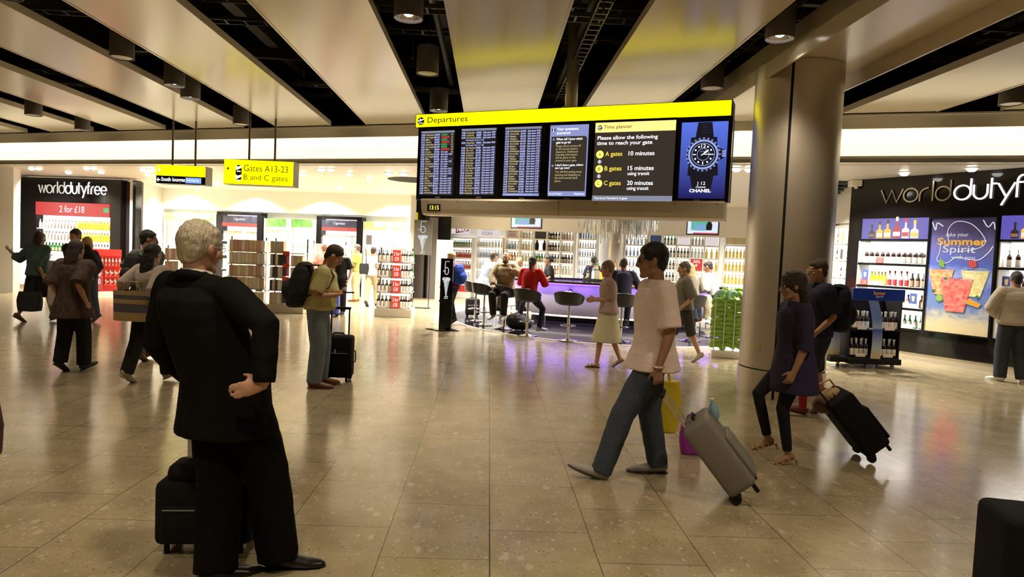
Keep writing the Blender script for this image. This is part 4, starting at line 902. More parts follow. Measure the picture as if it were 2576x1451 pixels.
# ---------------------------------------------------------------- white wall at the left with tobacco shelves
TW = Plane(at(405, 600, 24.2), at(1025, 620, 22.7))
struct('wall_gap', MB().box(tuple(TW.at(-.12, .15, 1.75)), (.3, .8, 3.5), TW.rz), M_shopwall)
struct('wall_tobacco', MB().box(tuple(TW.at(TW.L/2, .45, 1.75)), (TW.L, .1, 3.5), TW.rz).box(tuple(TW.at(TW.L/2, .2, 3.12)), (TW.L, .42, .76), TW.rz), M_shopwall)
struct('wall_side', MB().box(tuple(TW.at(TW.L+.05, .2, 1.75)), (.1, .6, 3.5), TW.rz), M_shopwall)
M_green = mat('poster_green', (.25, .45, .10), .4, emit=(.3, .5, .12), es=.5, noise=.9, nscale=3); M_sky = mat('poster_sky', (.25, .42, .75), .4, emit=(.3, .5, .8), es=.4)
M_field = mat('poster_field', (.10, .25, .06), .4, noise=.9, nscale=12, emit=(.08, .2, .05), es=.3)
BOX = [mat('carton_'+n_, c, .5) for n_, c in (('cream', (.80, .72, .60)), ('tan', (.60, .45, .28)), ('grey', (.55, .52, .48)), ('white', (.85, .82, .78)), ('gold', (.68, .55, .34)), ('dark', (.08, .07, .07)), ('rose', (.65, .38, .34)), ('blue', (.15, .2, .4)))]
def cartons(plane, r, n, y0, d, ms, lab, grp, hf=(.55, .85)):
    a0, z0, a1, z1 = r; w_ = (a1-a0)/n; hh = (z1-z0)*random.uniform(*hf)
    for k in range(n):
        h_ = hh*random.uniform(.96, 1.0); o = MB().box((0, 0, h_/2), (w_*.93, d, h_)).build('carton', random.choice(ms), loc=plane.at(a0+w_*(k+.5), y0+d/2, z0+.002), rot=(0, 0, plane.rz)); tag(o, lab, 'carton', grp)
def tob_bay(x0, x1, ytop, ybot, kind, lab, rows, grp):
    r = TW.rect(x0, ytop, x1, ybot); t = TW.thing('tobacco_bay', lab, 'shelving'); D = .32; a0, z0, a1, z1 = r
    slab((a0, 0, a1, z1), D-.02, D).build('back_panel', G_bk2, t)
    if kind == 'dark':
        for s_ in (a0, a1): slab((s_-.09, 0, s_+.09, z1), -.06, D-.02).build('side_frame', M_black, t)
        slab((a0-.09, z1-.04, a1+.09, z1+.06), -.06, D-.02).build('top_frame', M_black, t)
        hz = TW.rect(x0, ytop+5, x1, ytop+23); slab((a0+.05, hz[1], a1-.05, hz[3]), -.04, .02).build('header_sign', mat('header_collage', (.03, .03, .05), .3, noise=.95, nscale=6), t)
        lettering('Cigarettes', (a0+(a1-a0)*.36, hz[1]+.07, a0+(a1-a0)*.64, hz[3]-.06), G_white, t, -.045)
        q = TW.rect(x0, ytop+23, x1, ytop+32); slab((a0+.05, q[1], a1-.05, q[3]), -.04, .02).build('red_strip', glow('strip_red', (.65, .04, .03), 1), t); zt = q[1]
    else:
        for s_ in (a0, a1): slab((s_-.03, 0, s_+.03, z1), 0, D-.02).build('side_frame', M_frame, t)
        q = TW.rect(x0+5, ytop, x1-5, ytop+20); slab(q, -.03, .0).build('picture', M_green if kind == 'green' else M_field, t)
        if kind == 'green': W_ = q[2]-q[0]; slab((q[0]+W_*.42, q[1]+(q[3]-q[1])*.35, q[2]-W_*.05, q[3]), -.035, -.03).build('picture_sky', M_sky, t)
        zt = q[1]
    n = rows; zs_ = [zt - (zt-.25)*(k+1)/n for k in range(n)]
    for k, z in enumerate(zs_):
        slab((a0, z-.03, a1, z), 0, D-.02).build('shelf', M_frame, t)
        top = zt if k == 0 else zs_[k-1]; ms = BOX[:5] if kind == 'dark' else [random.choice(BOX), random.choice(BOX[:4]), BOX[3]]
        cartons(TW, (a0+.08, z, a1-.08, top), 6 if kind == 'dark' else 4, .06, .14, ms, f'carton on the {ordn[k]} shelf of the {grp}', f'cartons on the {ordn[k]} shelf of the {grp}')
tob_bay(412, 474, 535, 740, 'green', 'white shelf bay under the leftmost green picture', 4, 'leftmost green picture bay')
tob_bay(479, 540, 537, 742, 'green', 'white shelf bay behind the grey haired head', 4, 'bay behind the grey haired man')
tob_bay(552, 653, 538, 745, 'dark', 'black framed tobacco bay right of the grey haired head', 4, 'left black framed bay')
tob_bay(664, 725, 550, 750, 'field', 'white shelf bay with a tilted field picture', 4, 'tilted field picture bay')
tob_bay(729, 791, 552, 750, 'field', 'white shelf bay with dark green field picture', 4, 'dark field picture bay')
tob_bay(802, 903, 549, 750, 'dark', 'black framed tobacco bay right of the man in the pale green polo', 4, 'right black framed bay')
tob_bay(913, 977, 558, 755, 'green', 'white shelf bay above the striped shirt', 4, 'bay above the striped shirt')
tob_bay(980, 1022, 560, 755, 'green', 'narrow white shelf bay at the right end of the wall', 4, 'narrow end bay')
# white return between portal and wall
a_, b_2 = at(340, 600, 20.9), at(405, 600, 24.2); SW = Plane(a_, b_2); struct('wall_return', MB().box(tuple(SW.at(SW.L/2, .1, 1.75)), (SW.L, .12, 3.5), SW.rz), M_shopwall)
# ---------------------------------------------------------------- duty free portal on the left
PP = Plane(at(52, 600, 21.3), at(340, 600, 20.7)); ztop = PP.px(195, 449)[1]
ps = PP.thing('shop_portal', 'black shop front at the far left with lit shelves and silver name', 'shop front')
q = PP.rect(91, 509, 277, 632); L_ = PP.L; al = q
s300 = PP.px(302, 600)[0]
mb = MB()
for r_ in ((0, 0, al[0], ztop), (al[2], 0, s300, ztop), (al[0], al[3], al[2], ztop), (al[0], 0, al[2], .85)): slabs(mb, r_, 0, .30)
mb.build('front_panel', mat('front_black_gloss', (.008, .007, .007), .12, spec=.25), ps)
slab((0, 0, s300, ztop-.05), .32, .36).build('back_board', M_blackm, ps); slab((s300, 0, L_, ztop-.03), .25, .33).build('side_recess', mat('recess_dark', (.04, .03, .035), .4), ps)
slab((L_-.1, 0, L_, ztop), 0, .25).build('end_post', M_black, ps)
r_ = PP.rect(91, 510, 275, 543); slab(r_, -.02, .03).build('red_banner', glow('banner_red', (.62, .03, .03), 1), ps); W, H = r_[2]-r_[0], r_[3]-r_[1]; lettering('2 for £18', (r_[0]+W*.33, r_[1]+H*.25, r_[0]+W*.67, r_[1]+H*.75), G_white, ps, -.025)
slab((r_[2]-W*.07, r_[1]+H*.35, r_[2], r_[1]+H*.7), -.024, -.02).build('green_mark', mat('mark_green', (.05, .35, .15), .5), ps)
r2_ = PP.rect(91, 545, 277, 632); slab((r2_[0], .85, r2_[2], r_[1]), .26, .29).build('lit_back', G_bk2, ps)
zz = [PP.px(184, y_)[1] for y_ in (576, 606, 634)]
for z in zz: slab((r2_[0], z-.03, r2_[2], z), .02, .26).build('shelf', M_frame, ps)
for j, z in enumerate(zz):
    xm_ = r2_[0]+(r2_[2]-r2_[0])*.53
    for kd, xa, xb in ((('pink', r2_[0]+.05, xm_-.04), ('yellow', xm_+.04, r2_[2]-.05)) if j < 2 else (('green', r2_[0]+.05, xm_-.04), ('clear', xm_+.04, r2_[2]-.05))):
        far_row(kd, PP, (xa, z, xb, z+.33), 12, .1, rest=True); far_row(kd, PP, (xa, z, xb, z+.33), 12, .2, rest=True)
sgn = PP.thing('shop_sign', 'silver shop name on the black shop front at the far left', 'sign')
X = lambda p: PP.px(p/2.42, 477)[0]
bw = [235, 272, 308, 330, 340, 378, 415, 448, 474, 500, 530, 566, 605, 655]; names_ = 'worlddutyfree'
w_s = {'w': 1.15, 'o': .95, 'r': .55, 'l': .3, 'd': .95, 'u': .85, 't': .5, 'y': .85, 'f': .5, 'e': .9}; tot = sum(w_s[c] for c in names_); x0_, x1_ = X(238), X(655); acc = 0; lt = []
for c in names_: lt.append((c, x0_+(x1_-x0_)*(acc+.06)/tot, x0_+(x1_-x0_)*(acc+w_s[c]-.06)/tot)); acc += w_s[c]
zb_ = PP.px(180, 487)[1]; logo(sgn, lt, zb_, PP.px(180, 467)[1]-zb_, .03, glow('letter_dim', (.62, .58, .48), 1), glow('letter_lit', (1, .96, .88), 1.6), 5)
t = PP.thing('notice_sheet', 'white notice sheet on the dark recess of the far left shop front', 'notice'); slab(PP.rect(319, 545, 337, 584), .22, .24).build('sheet', mat('notice_grey', (.45, .44, .42), .6), t)
# left white block and its little recess of bottles
LBp = Plane(at(-60, 600, 18.6), at(33, 600, 18.9)); struct('wall_block', MB().box(tuple(LBp.at(LBp.L/2, .3, 1.75)), (LBp.L, .6, 3.5), LBp.rz), M_shopwall)
RP = Plane(at(33, 600, 21.4), at(54, 600, 21.35)); t = RP.thing('wall_niche', 'narrow white niche of dark bottles beside the far left shop front', 'shelving')
slab((0, 0, RP.L, 3.0), .3, .33).build('back_panel', G_bk2, t); slab((0, 2.75, RP.L, 3.5), 0, .3).build('header', M_frame, t)
for y_ in (510, 545, 580, 612):
    z = RP.px(43, y_)[1]; slab((0, z-.03, RP.L, z), 0, .3).build('shelf', M_frame, t); far_row('dark', RP, (.05, z, RP.L-.05, z+.3), 2, .15, rest=True)
# counter at the left
cpn = Plane(gnd(-90, 727), gnd(128, 723)); t = cpn.thing('shop_counter', 'long white shop counter at the left edge behind the woman in teal', 'counter'); L2 = cpn.L
slab((0, .12, L2, 1.0), 0, .7).build('body', M_shopwall, t); slab((-.03, 1.0, L2+.03, 1.05), -.05, .75).build('worktop', M_white, t); slab((.0, 0, L2, .12), .05, .65).build('kick_plate', M_steel, t)
for k, (u_, w_, h_, m_) in enumerate(((.55, .22, .2, 4), (.62, .16, .12, 6), (.70, .2, .14, 3), (.8, .18, .1, 1))):
    o = MB().box((0, 0, h_/2), (w_, .15, h_)).build('carton', BOX[m_], loc=cpn.at(L2*u_, .25, 1.05), rot=(0, 0, cpn.rz)); tag(o, f'{["yellow gold", "rose", "white", "tan"][k]} carton on the white counter at the left edge', 'carton')
# red promotional stand
rp_ = Plane(gnd(222, 741), gnd(308, 741)); L3 = rp_.L; t = rp_.thing('promotion_stand', 'red promotional bottle stand before the far left shop front', 'display stand'); M_rd = mat('stand_red', (.62, .035, .03), .45)
slab((0, 0, L3, .09), 0, .7).build('plinth', M_frame, t); slab((.03, .09, L3-.03, 1.2), .1, .6).build('body', M_rd, t)
slab((.03, 1.12, L3-.03, 1.30), .02, .08).build('header', M_rd, t); slab((.06, .13, L3*.42, .72), .0, .03).build('poster', glow('poster_scarlet', (.6, .05, .03), .9), t); lettering('2 for\n£20', (L3*.10, .3, L3*.38, .68), G_white, t, -.004, 'CENTER')
for z in (.30, .55, .85): slab((L3*.45 if z < .8 else .03, z-.03, L3-.03, z), .0, .1).build('shelf', M_rd, t); slab((L3*.47 if z < .8 else .1, z+.03, L3-.1, z+.10), .086, .09).build('white_strip', M_pink, t)
far_row('red', rp_, (.08, .85, L3-.08, 1.13), 9, .05, rest=True)
for z in (.30, .55): far_row('red', rp_, (L3*.5, z, L3-.08, z+.22), 4, .05, rest=True)
# gondolas of cartons
def gondola(plane, depth, tiers, lab, steps=0):
    L_ = plane.L; t = plane.thing('gondola', lab, 'shelving'); MB().bbox((L_/2, depth/2, .1), (L_, depth, .2), .01).build('plinth', mat('plinth_stone', (.52, .46, .36), .35), t)
    for x_ in (.06, L_-.06): MB().box((x_, depth*.5, (tiers[-1]+.35)/2), (.03, .03, tiers[-1]+.35)).build('upright', M_chrome, t)
    for k, z in enumerate(tiers):
        slab((.03, z-.02, L_-.03, z), .03+k*steps, depth-.03-k*steps).build('shelf', mat('glass_shelf', (.45, .45, .42), .15, spec=.8), t)
    return t
ga = Plane(gnd(566, 782), gnd(668, 784)); gondola(ga, .9, [.21, .55, .86, 1.16, 1.46], 'carton gondola behind the grey haired man’s shoulder')
def fill(plane, tiers, n, lab, grp, ms, x0=.06, x1=None, y=.05, d=.2, hf=(.75, .92)):
    for k, z in enumerate(tiers): cartons(plane, (x0, z, x1 or plane.L-.06, z+.31), n, y, d, ms, f'carton on {["lowest", "second", "third", "fourth", "top"][k]} shelf of the {lab}', f'{grp} cartons {["lowest", "second", "third", "fourth", "top"][k]} shelf', hf)
fill(ga, [.21, .55, .86, 1.16, 1.46], 9, 'gondola behind the grey haired man', 'left gondola', [BOX[0], BOX[3], BOX[3], BOX[4], BOX[6]])
gb = Plane(gnd(668, 786), gnd(762, 790)); gondola(gb, .9, [.21, .55, .86, 1.16, 1.46], 'carton gondola with pink price strips behind the black backpack')
fill(gb, [.21, .55, .86, 1.16, 1.46], 5, 'gondola behind the black backpack', 'middle gondola', [BOX[1], BOX[2], BOX[5], BOX[3], BOX[4]], x1=gb.L*.42); fill(gb, [.21, .55, .86, 1.16], 4, 'right half of the gondola behind the black backpack', 'middle gondola right', [BOX[1], BOX[4], BOX[0]], x0=gb.L*.62)
for z in (.25, .58, .9, 1.2):
    t = card(gb, gb.L*.42, z, gb.L*.18, .30, mat('offer_dark', (.06, .06, .09), .4), 'offer_panel', 'dark and pink offer panel on the gondola behind the backpack', y=.0, grp='offer panels on the middle gondola'); W_ = gb.L*.18
    slab((0, .2, W_, .30), -.004, 0).build('red_top', M_redc, t); slab((W_*.6, 0, W_*.95, .19), -.004, 0).build('pink_bar', mat('bar_pink', (.7, .15, .25), .5), t)
gc = Plane(gnd(780, 760), gnd(872, 762)); gondola(gc, .8, [.21, .55, .86, 1.16, 1.46], 'carton gondola half hidden behind the man in the pale green polo'); fill(gc, [.21, .55, .86, 1.16, 1.46], 9, 'gondola behind the pale green polo', 'right gondola', [BOX[0], BOX[3], BOX[6]])
gd = Plane(gnd(405, 765), gnd(452, 766)); gondola(gd, .8, [.21, .55, .86, 1.16], 'carton gondola between the backpacker and the grey haired man'); fill(gd, [.21, .55, .86, 1.16], 4, 'gondola left of the grey haired man', 'far gondola', [BOX[2], BOX[1], BOX[3], BOX[6]])
# two for twenty bottle gondola
ge = Plane(gnd(941, 796), gnd(1034, 799.5)); Lg = ge.L; t = gondola(ge, .95, [.22, .60, .97, 1.34], 'bottle gondola with four red price cards in front of the dark bar wall')
PG = bottle_mesh('bottle', r=.040, glass=(.018, .008, .006), neck=(.45, .48, .42), cap=(.6, .6, .5), lab=(.01, .165), n=10)
tn = ('lowest', 'third', 'second', 'top')
for k, z in enumerate((.22, .60, .97, 1.34)):
    for y_ in (.09, .2):
        row(PG, lin(.07, Lg*.40, 4), z, y=y_, plane=ge, lab=f'dark bottle left of the red card on the {tn[k]} tier of the bottle gondola', grp=f'left bottles on the {tn[k]} gondola tier')
        row(PG, lin(Lg*.70, Lg-.07, 4 if y_ < .15 else 3), z, y=y_, plane=ge, lab=f'dark bottle right of the red card on the {tn[k]} tier of the bottle gondola', grp=f'right bottles on the {tn[k]} gondola tier')
    for y_ in (.34, .50, .66, .82): far_row('green' if k > 1 and y_ > .5 else 'dark', ge, (Lg-.08, z, Lg-.079, z+.32), 1, y_, lab=f'bottle on the side of the {tn[k]} tier of the bottle gondola', grp=f'side bottles on the {tn[k]} gondola tier')
    card(ge, Lg*.445, z+.0, Lg*.22, .30, mat('card_scarlet', (.72, .07, .04), .5), 'price_card', f'red two for £20 card on the {tn[k]} tier of the bottle gondola', y=.02, txt='2 for\n£20')
    for x_ in (.12, Lg*.72): card(ge, x_, z, .17, .06, M_pink, 'price_card', f'white price strip on the {tn[k]} tier, {"left" if x_ < .3 else "right"} side of the bottle gondola', y=.0)
ro = []
allr = MB()
first = True
mm = []; big = MB()
for k, M_ in REST.items():
    i0 = len(mm); mm += [mat(f'glass_{FB[k][0]}', FB[k][0]), mat(f'label_{FB[k][1]}', FB[k][1]), mat(f'cap_{FB[k][2]}', FB[k][2])]
    n0 = len(big.v); big.v += M_.v; big.f += [tuple(i+n0 for i in q) for q in M_.f]; big.m += [i0+q for q in M_.m]
o = big.build('bottles', mm, smooth=True); tag(o, 'remaining small bottles filling the lit shelves of the shops', 'bottles', None, 'stuff')
# ---------------------------------------------------------------- dark bar wall, glass sign, poster frame, totem
DW = Plane(at(1024, 620, 23.6), at(1128, 620, 23.4)); struct('wall_bar', MB().box(tuple(DW.at(DW.L/2, .3, 1.75)), (DW.L, .1, 3.5), DW.rz), M_black)
t = DW.thing('doorway_panel', 'dark doorway panels with a yellow lamp beside the glass 5 sign', 'doorway')
slab((.15, 0, .6, 2.6), .05, .14).build('door_leaf', mat('leaf_brown', (.05, .04, .035), .3), t); slab((.05, 2.65, .32, 2.95), .02, .1).build('yellow_light', glow('lamp_yellow', (.55, .38, .02), 1), t)
slab((.75, 0, 1.05, 2.8), .05, .14).build('door_leaf', mat('leaf_grey', (.10, .09, .09), .3), t); MB().bbox((1.12, .1, .55), (.04, .3, 1.1), .01).build('metal_edge', M_steel, t)
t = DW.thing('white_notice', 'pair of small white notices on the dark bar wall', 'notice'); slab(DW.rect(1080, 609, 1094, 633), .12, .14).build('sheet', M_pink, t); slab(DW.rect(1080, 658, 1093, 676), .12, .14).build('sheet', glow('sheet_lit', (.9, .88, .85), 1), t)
def five(parent, r, y, m, scrib):
    W_, H_ = r[2]-r[0], r[3]-r[1]; w_ = H_*.02
    def rib(pts, nm):
        V3 = [Vector((r[0]+W_*u_, y, r[1]+H_*v_)) for u_, v_ in pts]; MB().tube(V3, w_/2, 6).build(nm, m, parent, True)
    rib([(.72, .96), (.38, .96), (.34, .80)], 'numeral_five'); rib(arc(.5, .72, .17, .09, 0, 360, 22), 'numeral_five')
    lettering('BAR', (r[0]+W_*.18, r[1]+H_*.70, r[0]+W_*.46, r[1]+H_*.73), m, parent, y)
    p = []
    for k in range(60):
        q = k/59; amp = .32*(1-q)**1.3 + .02; p.append((.5+amp*math.sin(k*1.35), .52-.46*q+.02*math.cos(k*1.35)))
    rib(p, 'drawn_glass'); rib([(.36, .05), (.66, .08), (.66, .02), (.36, .02)], 'drawn_glass')
    for v_ in (.50, .53): rib(arc(.5, v_, .33, .02, 0, 360, 20), 'drawn_glass')
gp = Plane(at(1041, 600, 19.6), at(1086, 600, 19.5)); r = gp.rect(1041, 553, 1086, 641); t = gp.thing('glass_sign', 'clear glass panel sign with a white 5 and cocktail glass', 'sign')
slab(r, 0, .02).build('glass_panel', mat('smoked_glass', (.11, .105, .09), .08, spec=.7), t); five(t, (r[0]+.05, r[1]+.02, r[2]-.05, r[3]), -.004, glow('etch_white', (.7, .7, .72), .8), True)
for x_ in (r[0]+.03, r[2]-.03): MB().cyl((x_, .01, 0), (x_, .01, r[1]), .012, n=8).build('leg', M_blackm, t)
slab((r[0], 0, r[2], .02), -.1, .15).build('foot_plate', M_blackm, t)
tp = Plane(gnd(1103, 830), gnd(1133.5, 832)); L5 = tp.L; t = tp.thing('totem_sign', 'tall glossy black totem sign with a white 5 in front of the bar', 'sign'); ht = tp.px(1124, 650)[1]
slab((0, .02, L5, ht), 0, .05).build('panel', M_black, t); flat_ = [(-.28, .0), (L5*.5, -.22), (L5+.18, .0), (L5*.6, .30), (0, .25)]
MB().prism(flat_, 0, .018).build('base_plate', M_black, t); slab((-.01, .60, L5+.01, .64), -.02, .05).build('joint_band', M_blackm, t)
five(t, (.01, .66, L5-.01, ht-.03), -.006, glow('etch_white', (.7, .7, .72), .8), True)
fp = Plane(at(1096, 680, 19.0), at(1136, 680, 18.9)); r = fp.rect(1096, 603, 1136, 755); t = fp.thing('poster_stand', 'white framed pastel poster stand behind the black totem', 'poster stand')
slab((0, 0, fp.L, r[3]), .0, .05).build('frame', mat('frame_cream', (.50, .45, .37), .4), t); slab((.06, .8, fp.L-.06, r[3]-.06), -.01, 0).build('picture', mat('poster_pastel', (.45, .34, .40), .5, noise=.3, nscale=2), t)
# ---------------------------------------------------------------- bar
BCx, BCy = 2.75, 18.3
def elp(a, b, z, n=72, a0=0, a1=360, cx=BCx, cy=BCy): return [Vector((cx+a*math.cos(R(a0+(a1-a0)*i/n)), cy+b*math.sin(R(a0+(a1-a0)*i/n)), z)) for i in range(n)]
mb = MB().prism([(p.x, p.y) for p in elp(3.95, 4.9, 0, cx=2.4, cy=18.0)], 0, .006)
o = struct('floor', mb, mat('granite_black', (.012, .010, .018), .08, spec=.3, noise=.5, nscale=30))
o = struct('trim_4', MB().loft([elp(4.02, 4.97, .0, cx=2.4, cy=18.0), elp(4.02, 4.97, .009, cx=2.4, cy=18.0), elp(3.94, 4.89, .009, cx=2.4, cy=18.0), elp(3.94, 4.89, .0, cx=2.4, cy=18.0)], cap=False), mat('ring_pale', (.72, .60, .55), .3))
bar = thing('bar_counter', 'round white bar counter with black top and violet underglow', 'bar', (0, 0, 0))
MB().loft([elp(2.45, 1.50, .20), elp(2.66, 1.64, .55), elp(2.78, 1.72, .98), elp(2.6, 1.6, .98), elp(2.3, 1.4, .2)], cap=False).build('front_panel', mat('bar_panel', (.66, .62, .66), .28), bar, True)
MB().loft([elp(2.2, 1.3, .0), elp(2.2, 1.3, .2), elp(2.0, 1.1, .2), elp(2.0, 1.1, 0)], cap=False).build('plinth', M_blackm, bar, True)
MB().loft([elp(2.98, 1.9, 1.0), elp(2.98, 1.9, 1.05), elp(2.25, 1.3, 1.05), elp(2.25, 1.3, 1.0), elp(2.98, 1.9, 1.0)], cap=False).build('countertop', M_black, bar, True)
MB().loft([elp(2.92, 1.84, .97), elp(2.92, 1.84, .998), elp(2.88, 1.81, .998), elp(2.88, 1.81, .97), elp(2.92, 1.84, .97)], cap=False).build('violet_strip', glow('led_violet', (.22, .08, 1), 4.5), bar, True)
MB().loft([elp(3.12, 2.1, .20), elp(3.12, 2.1, .235), elp(2.98, 1.97, .235), elp(2.98, 1.97, .20), elp(3.12, 2.1, .20)], cap=False).build('foot_rail', mat('rail_white', (.75, .72, .72), .25), bar, True)
for k in range(14):
    p = elp(3.05, 2.03, 0, 14)[k]; MB().cyl(p, p+Vector((0, 0, .2)), .014, n=8).build('rail_leg', M_chrome, bar, True)
    a_2 = PI + PI*k/13; 
    if k % 1 == 0:
        pp = Vector((BCx+2.90*math.cos(a_2), BCy+1.83*math.sin(a_2), .955)); q = area('violet_light', pp, 2.6, (.26, .10, 1), .5, .05, (0, 0, math.atan2(1.83*math.cos(a_2), -2.9*math.sin(a_2))))
# centre back bar with bottles
t = thing('back_bar', 'raised bottle shelf in the middle of the bar', 'shelving', (BCx-.1, 18.5, 0)); MB().lathe([(.75, 0), (.75, 1.1), (.3, 1.1)], n=32).build('cabinet', M_blackm, t, True); MB().lathe([(.5, 1.1), (.5, 1.32), (.3, 1.32)], n=32).build('riser', M_steel, t, True)
kinds = list(FB)
for k in range(16):
    a_2 = PI*1.0 + PI*k/15; rr = .64 if k % 2 else .42; zz_ = 1.102 if k % 2 else 1.322
    place(PROTO[kinds[(k*7) % 10]], FU, (BCx-.1+rr*math.cos(a_2), 18.5+rr*math.sin(a_2), zz_), 0, f'spirit bottle on the raised shelf in the middle of the bar', 'bottles in the middle of the bar')
t = thing('column', 'slim steel column inside the hanging crystal light', 'column', (BCx+.05, 18.6, 0)); MB().cyl((0, 0, 1.33), (0, 0, 3.46), .24, n=32).build('shaft', M_steel, t, True); t['kind'] = 'structure'; del t['category']
ch = thing('crystal_chandelier', 'hanging curtain of clear crystal rods over the bar', 'chandelier', (BCx+.02, 18.5, 3.44))
MB().lathe([(1.15, 0), (1.15, .02), (.28, .02), (.28, 0)], n=48).build('ceiling_ring', M_white, ch, True)
mb = MB(); random.seed(11)
for k in range(340):
    a_2 = random.uniform(0, 2*PI); rr = random.uniform(.33, 1.08); top = -random.uniform(0, .5); ln = random.uniform(.35, .8); bot = max(-1.75+.55*abs(rr-.5), top-ln) if random.random() < .5 else -1.7+.6*rr+random.uniform(0, .4)
    x_, y_ = rr*math.cos(a_2), rr*math.sin(a_2); mb.cyl((x_, y_, min(top, bot+.5)), (x_, y_, bot), .012, n=6)
o = mb.build('crystal_rods', mat('crystal', (.85, .84, .80), .08, .75), ch, True); o['kind'] = 'stuff'
# tv screens
def tv(x0, y0, x1, y1, Y, lab):
    p = Plane(at(x0, y0, Y), at(x1, y0, Y-.4)); r = p.rect(x0, y0, x1, y1); t = p.thing('television', lab, 'television'); slab(r, 0, .06).build('casing', M_blackm, t)
    i_ = .03; q = (r[0]+i_, r[1]+i_, r[2]-i_, r[3]-i_); slab(q, -.006, 0).build('display', glow('tv_white', (.62, .68, .85), 1.1), t); W_, H_ = q[2]-q[0], q[3]-q[1]
    slab((q[0]+W_*.12, q[1]+H_*.28, q[0]+W_*.8, q[3]), -.009, -.006).build('picture', glow('tv_teal', (.10, .42, .32), 1), t); slab((q[0]+W_*.25, q[1]+H_*.25, q[0]+W_*.6, q[1]+H_*.7), -.011, -.009).build('picture', glow('tv_blue', (.18, .35, .62), 1), t)
    flat(MB(), [(q[0]+W_*.62, q[1]+H_*.3), (q[0]+W_*.80, q[1]+H_*.3), (q[0]+W_*.82, q[1]+H_*.7), (q[0]+W_*.74, q[1]+H_*.98), (q[0]+W_*.68, q[1]+H_*.98), (q[0]+W_*.62, q[1]+H_*.7)], -.013, -.009).build('presenter', M_ink, t)
    slab((q[0]+W_*.2, q[1], q[2], q[1]+H_*.09), -.009, -.006).build('caption_bar', glow('tv_red', (.5, .03, .06), 1), t)
    MB().cyl(((r[0]+r[2])/2, .05, r[3]), ((r[0]+r[2])/2, .05, 3.44), .03, n=10).build('ceiling_mount', M_blackm, t); return t
tv(1285, 541, 1363, 575, 20.5, 'television hung over the left of the bar, half behind the board'); tv(1727, 553, 1809, 591, 19.6, 'television hung over the right of the bar')
# bar stools
def stool():
    t = thing('bar_stool', '', 'stool')
    MB().lathe([(.02, 0), (.215, .004), (.215, .014), (.06, .035), (.03, .05)], n=28).build('base', M_chrome, t, True)
    MB().lathe([(.03, .03), (.03, .42), (.022, .42), (.022, .72)], n=16).build('pole', M_chrome, t, True)
    mb = MB(); ring = [Vector((.15*math.cos(2*PI*k/20), .15*math.sin(2*PI*k/20)-.03, .30)) for k in range(21)]; mb.tube(ring, .011, 8, cap=False); mb.cyl((0, 0, .30), (0, .12, .30), .01, n=8); mb.build('foot_ring', M_chrome, t, True)
    MB().lathe([(.05, .69), (.19, .705), (.255, .74), (.27, .79), (.24, .81), (.05, .80)], n=28).build('seat', mat('stool_leather', (.013, .012, .012), .35), t, True)
    rings = []
    for k in range(17):
        a_2 = R(185+170*k/16); q = math.sin(PI*k/16); h_ = .86+.12*q**.6; c, s_ = math.cos(a_2), math.sin(a_2)
        rings.append([(.235*c, .235*s_, .75), (.275*c, .275*s_, .75), (.315*c, .315*s_, h_), (.285*c, .285*s_, h_+.012), (.265*c, .265*s_, h_)])
    MB().loft(rings).build('backrest', mat('stool_leather', (.013, .012, .012), .35), t, True)
    return t
ST = stool(); SU = set()
def face_bar(p): d = Vector((BCx, BCy, 0))-Vector(p); return math.atan2(d.y, d.x)-PI/2
stp = {}
for key, (px_, py_), lab in (('bag', (1428, 857), 'empty bar stool with a dark bag on its seat'), ('red', (1325, 845), 'bar stool under the person in the red jacket'), ('hood', (1266, 828), 'bar stool under the man in the khaki hoodie'), ('blue', (1216, 818), 'bar stool under the man in the pale blue shirt'),
    ('left', (1195, 808), 'empty bar stool leftmost at the bar, beside the man in pale blue'), ('mid', (1560, 860), 'bar stool behind the woman in the cream skirt'), ('stripe', (1790, 848), 'bar stool under the man in the white striped shirt at the bar'), ('blonde', (1734, 858), 'bar stool under the blonde woman right of the man in pink')):
    g_ = gnd(px_, py_); stp[key] = g_; o = ST if not SU else copy_tree(ST); SU.add(1); o.location = (g_.x, g_.y, .006); o.rotation_euler = (0, 0, face_bar(g_)); o['label'] = lab; o['group'] = 'bar stools'
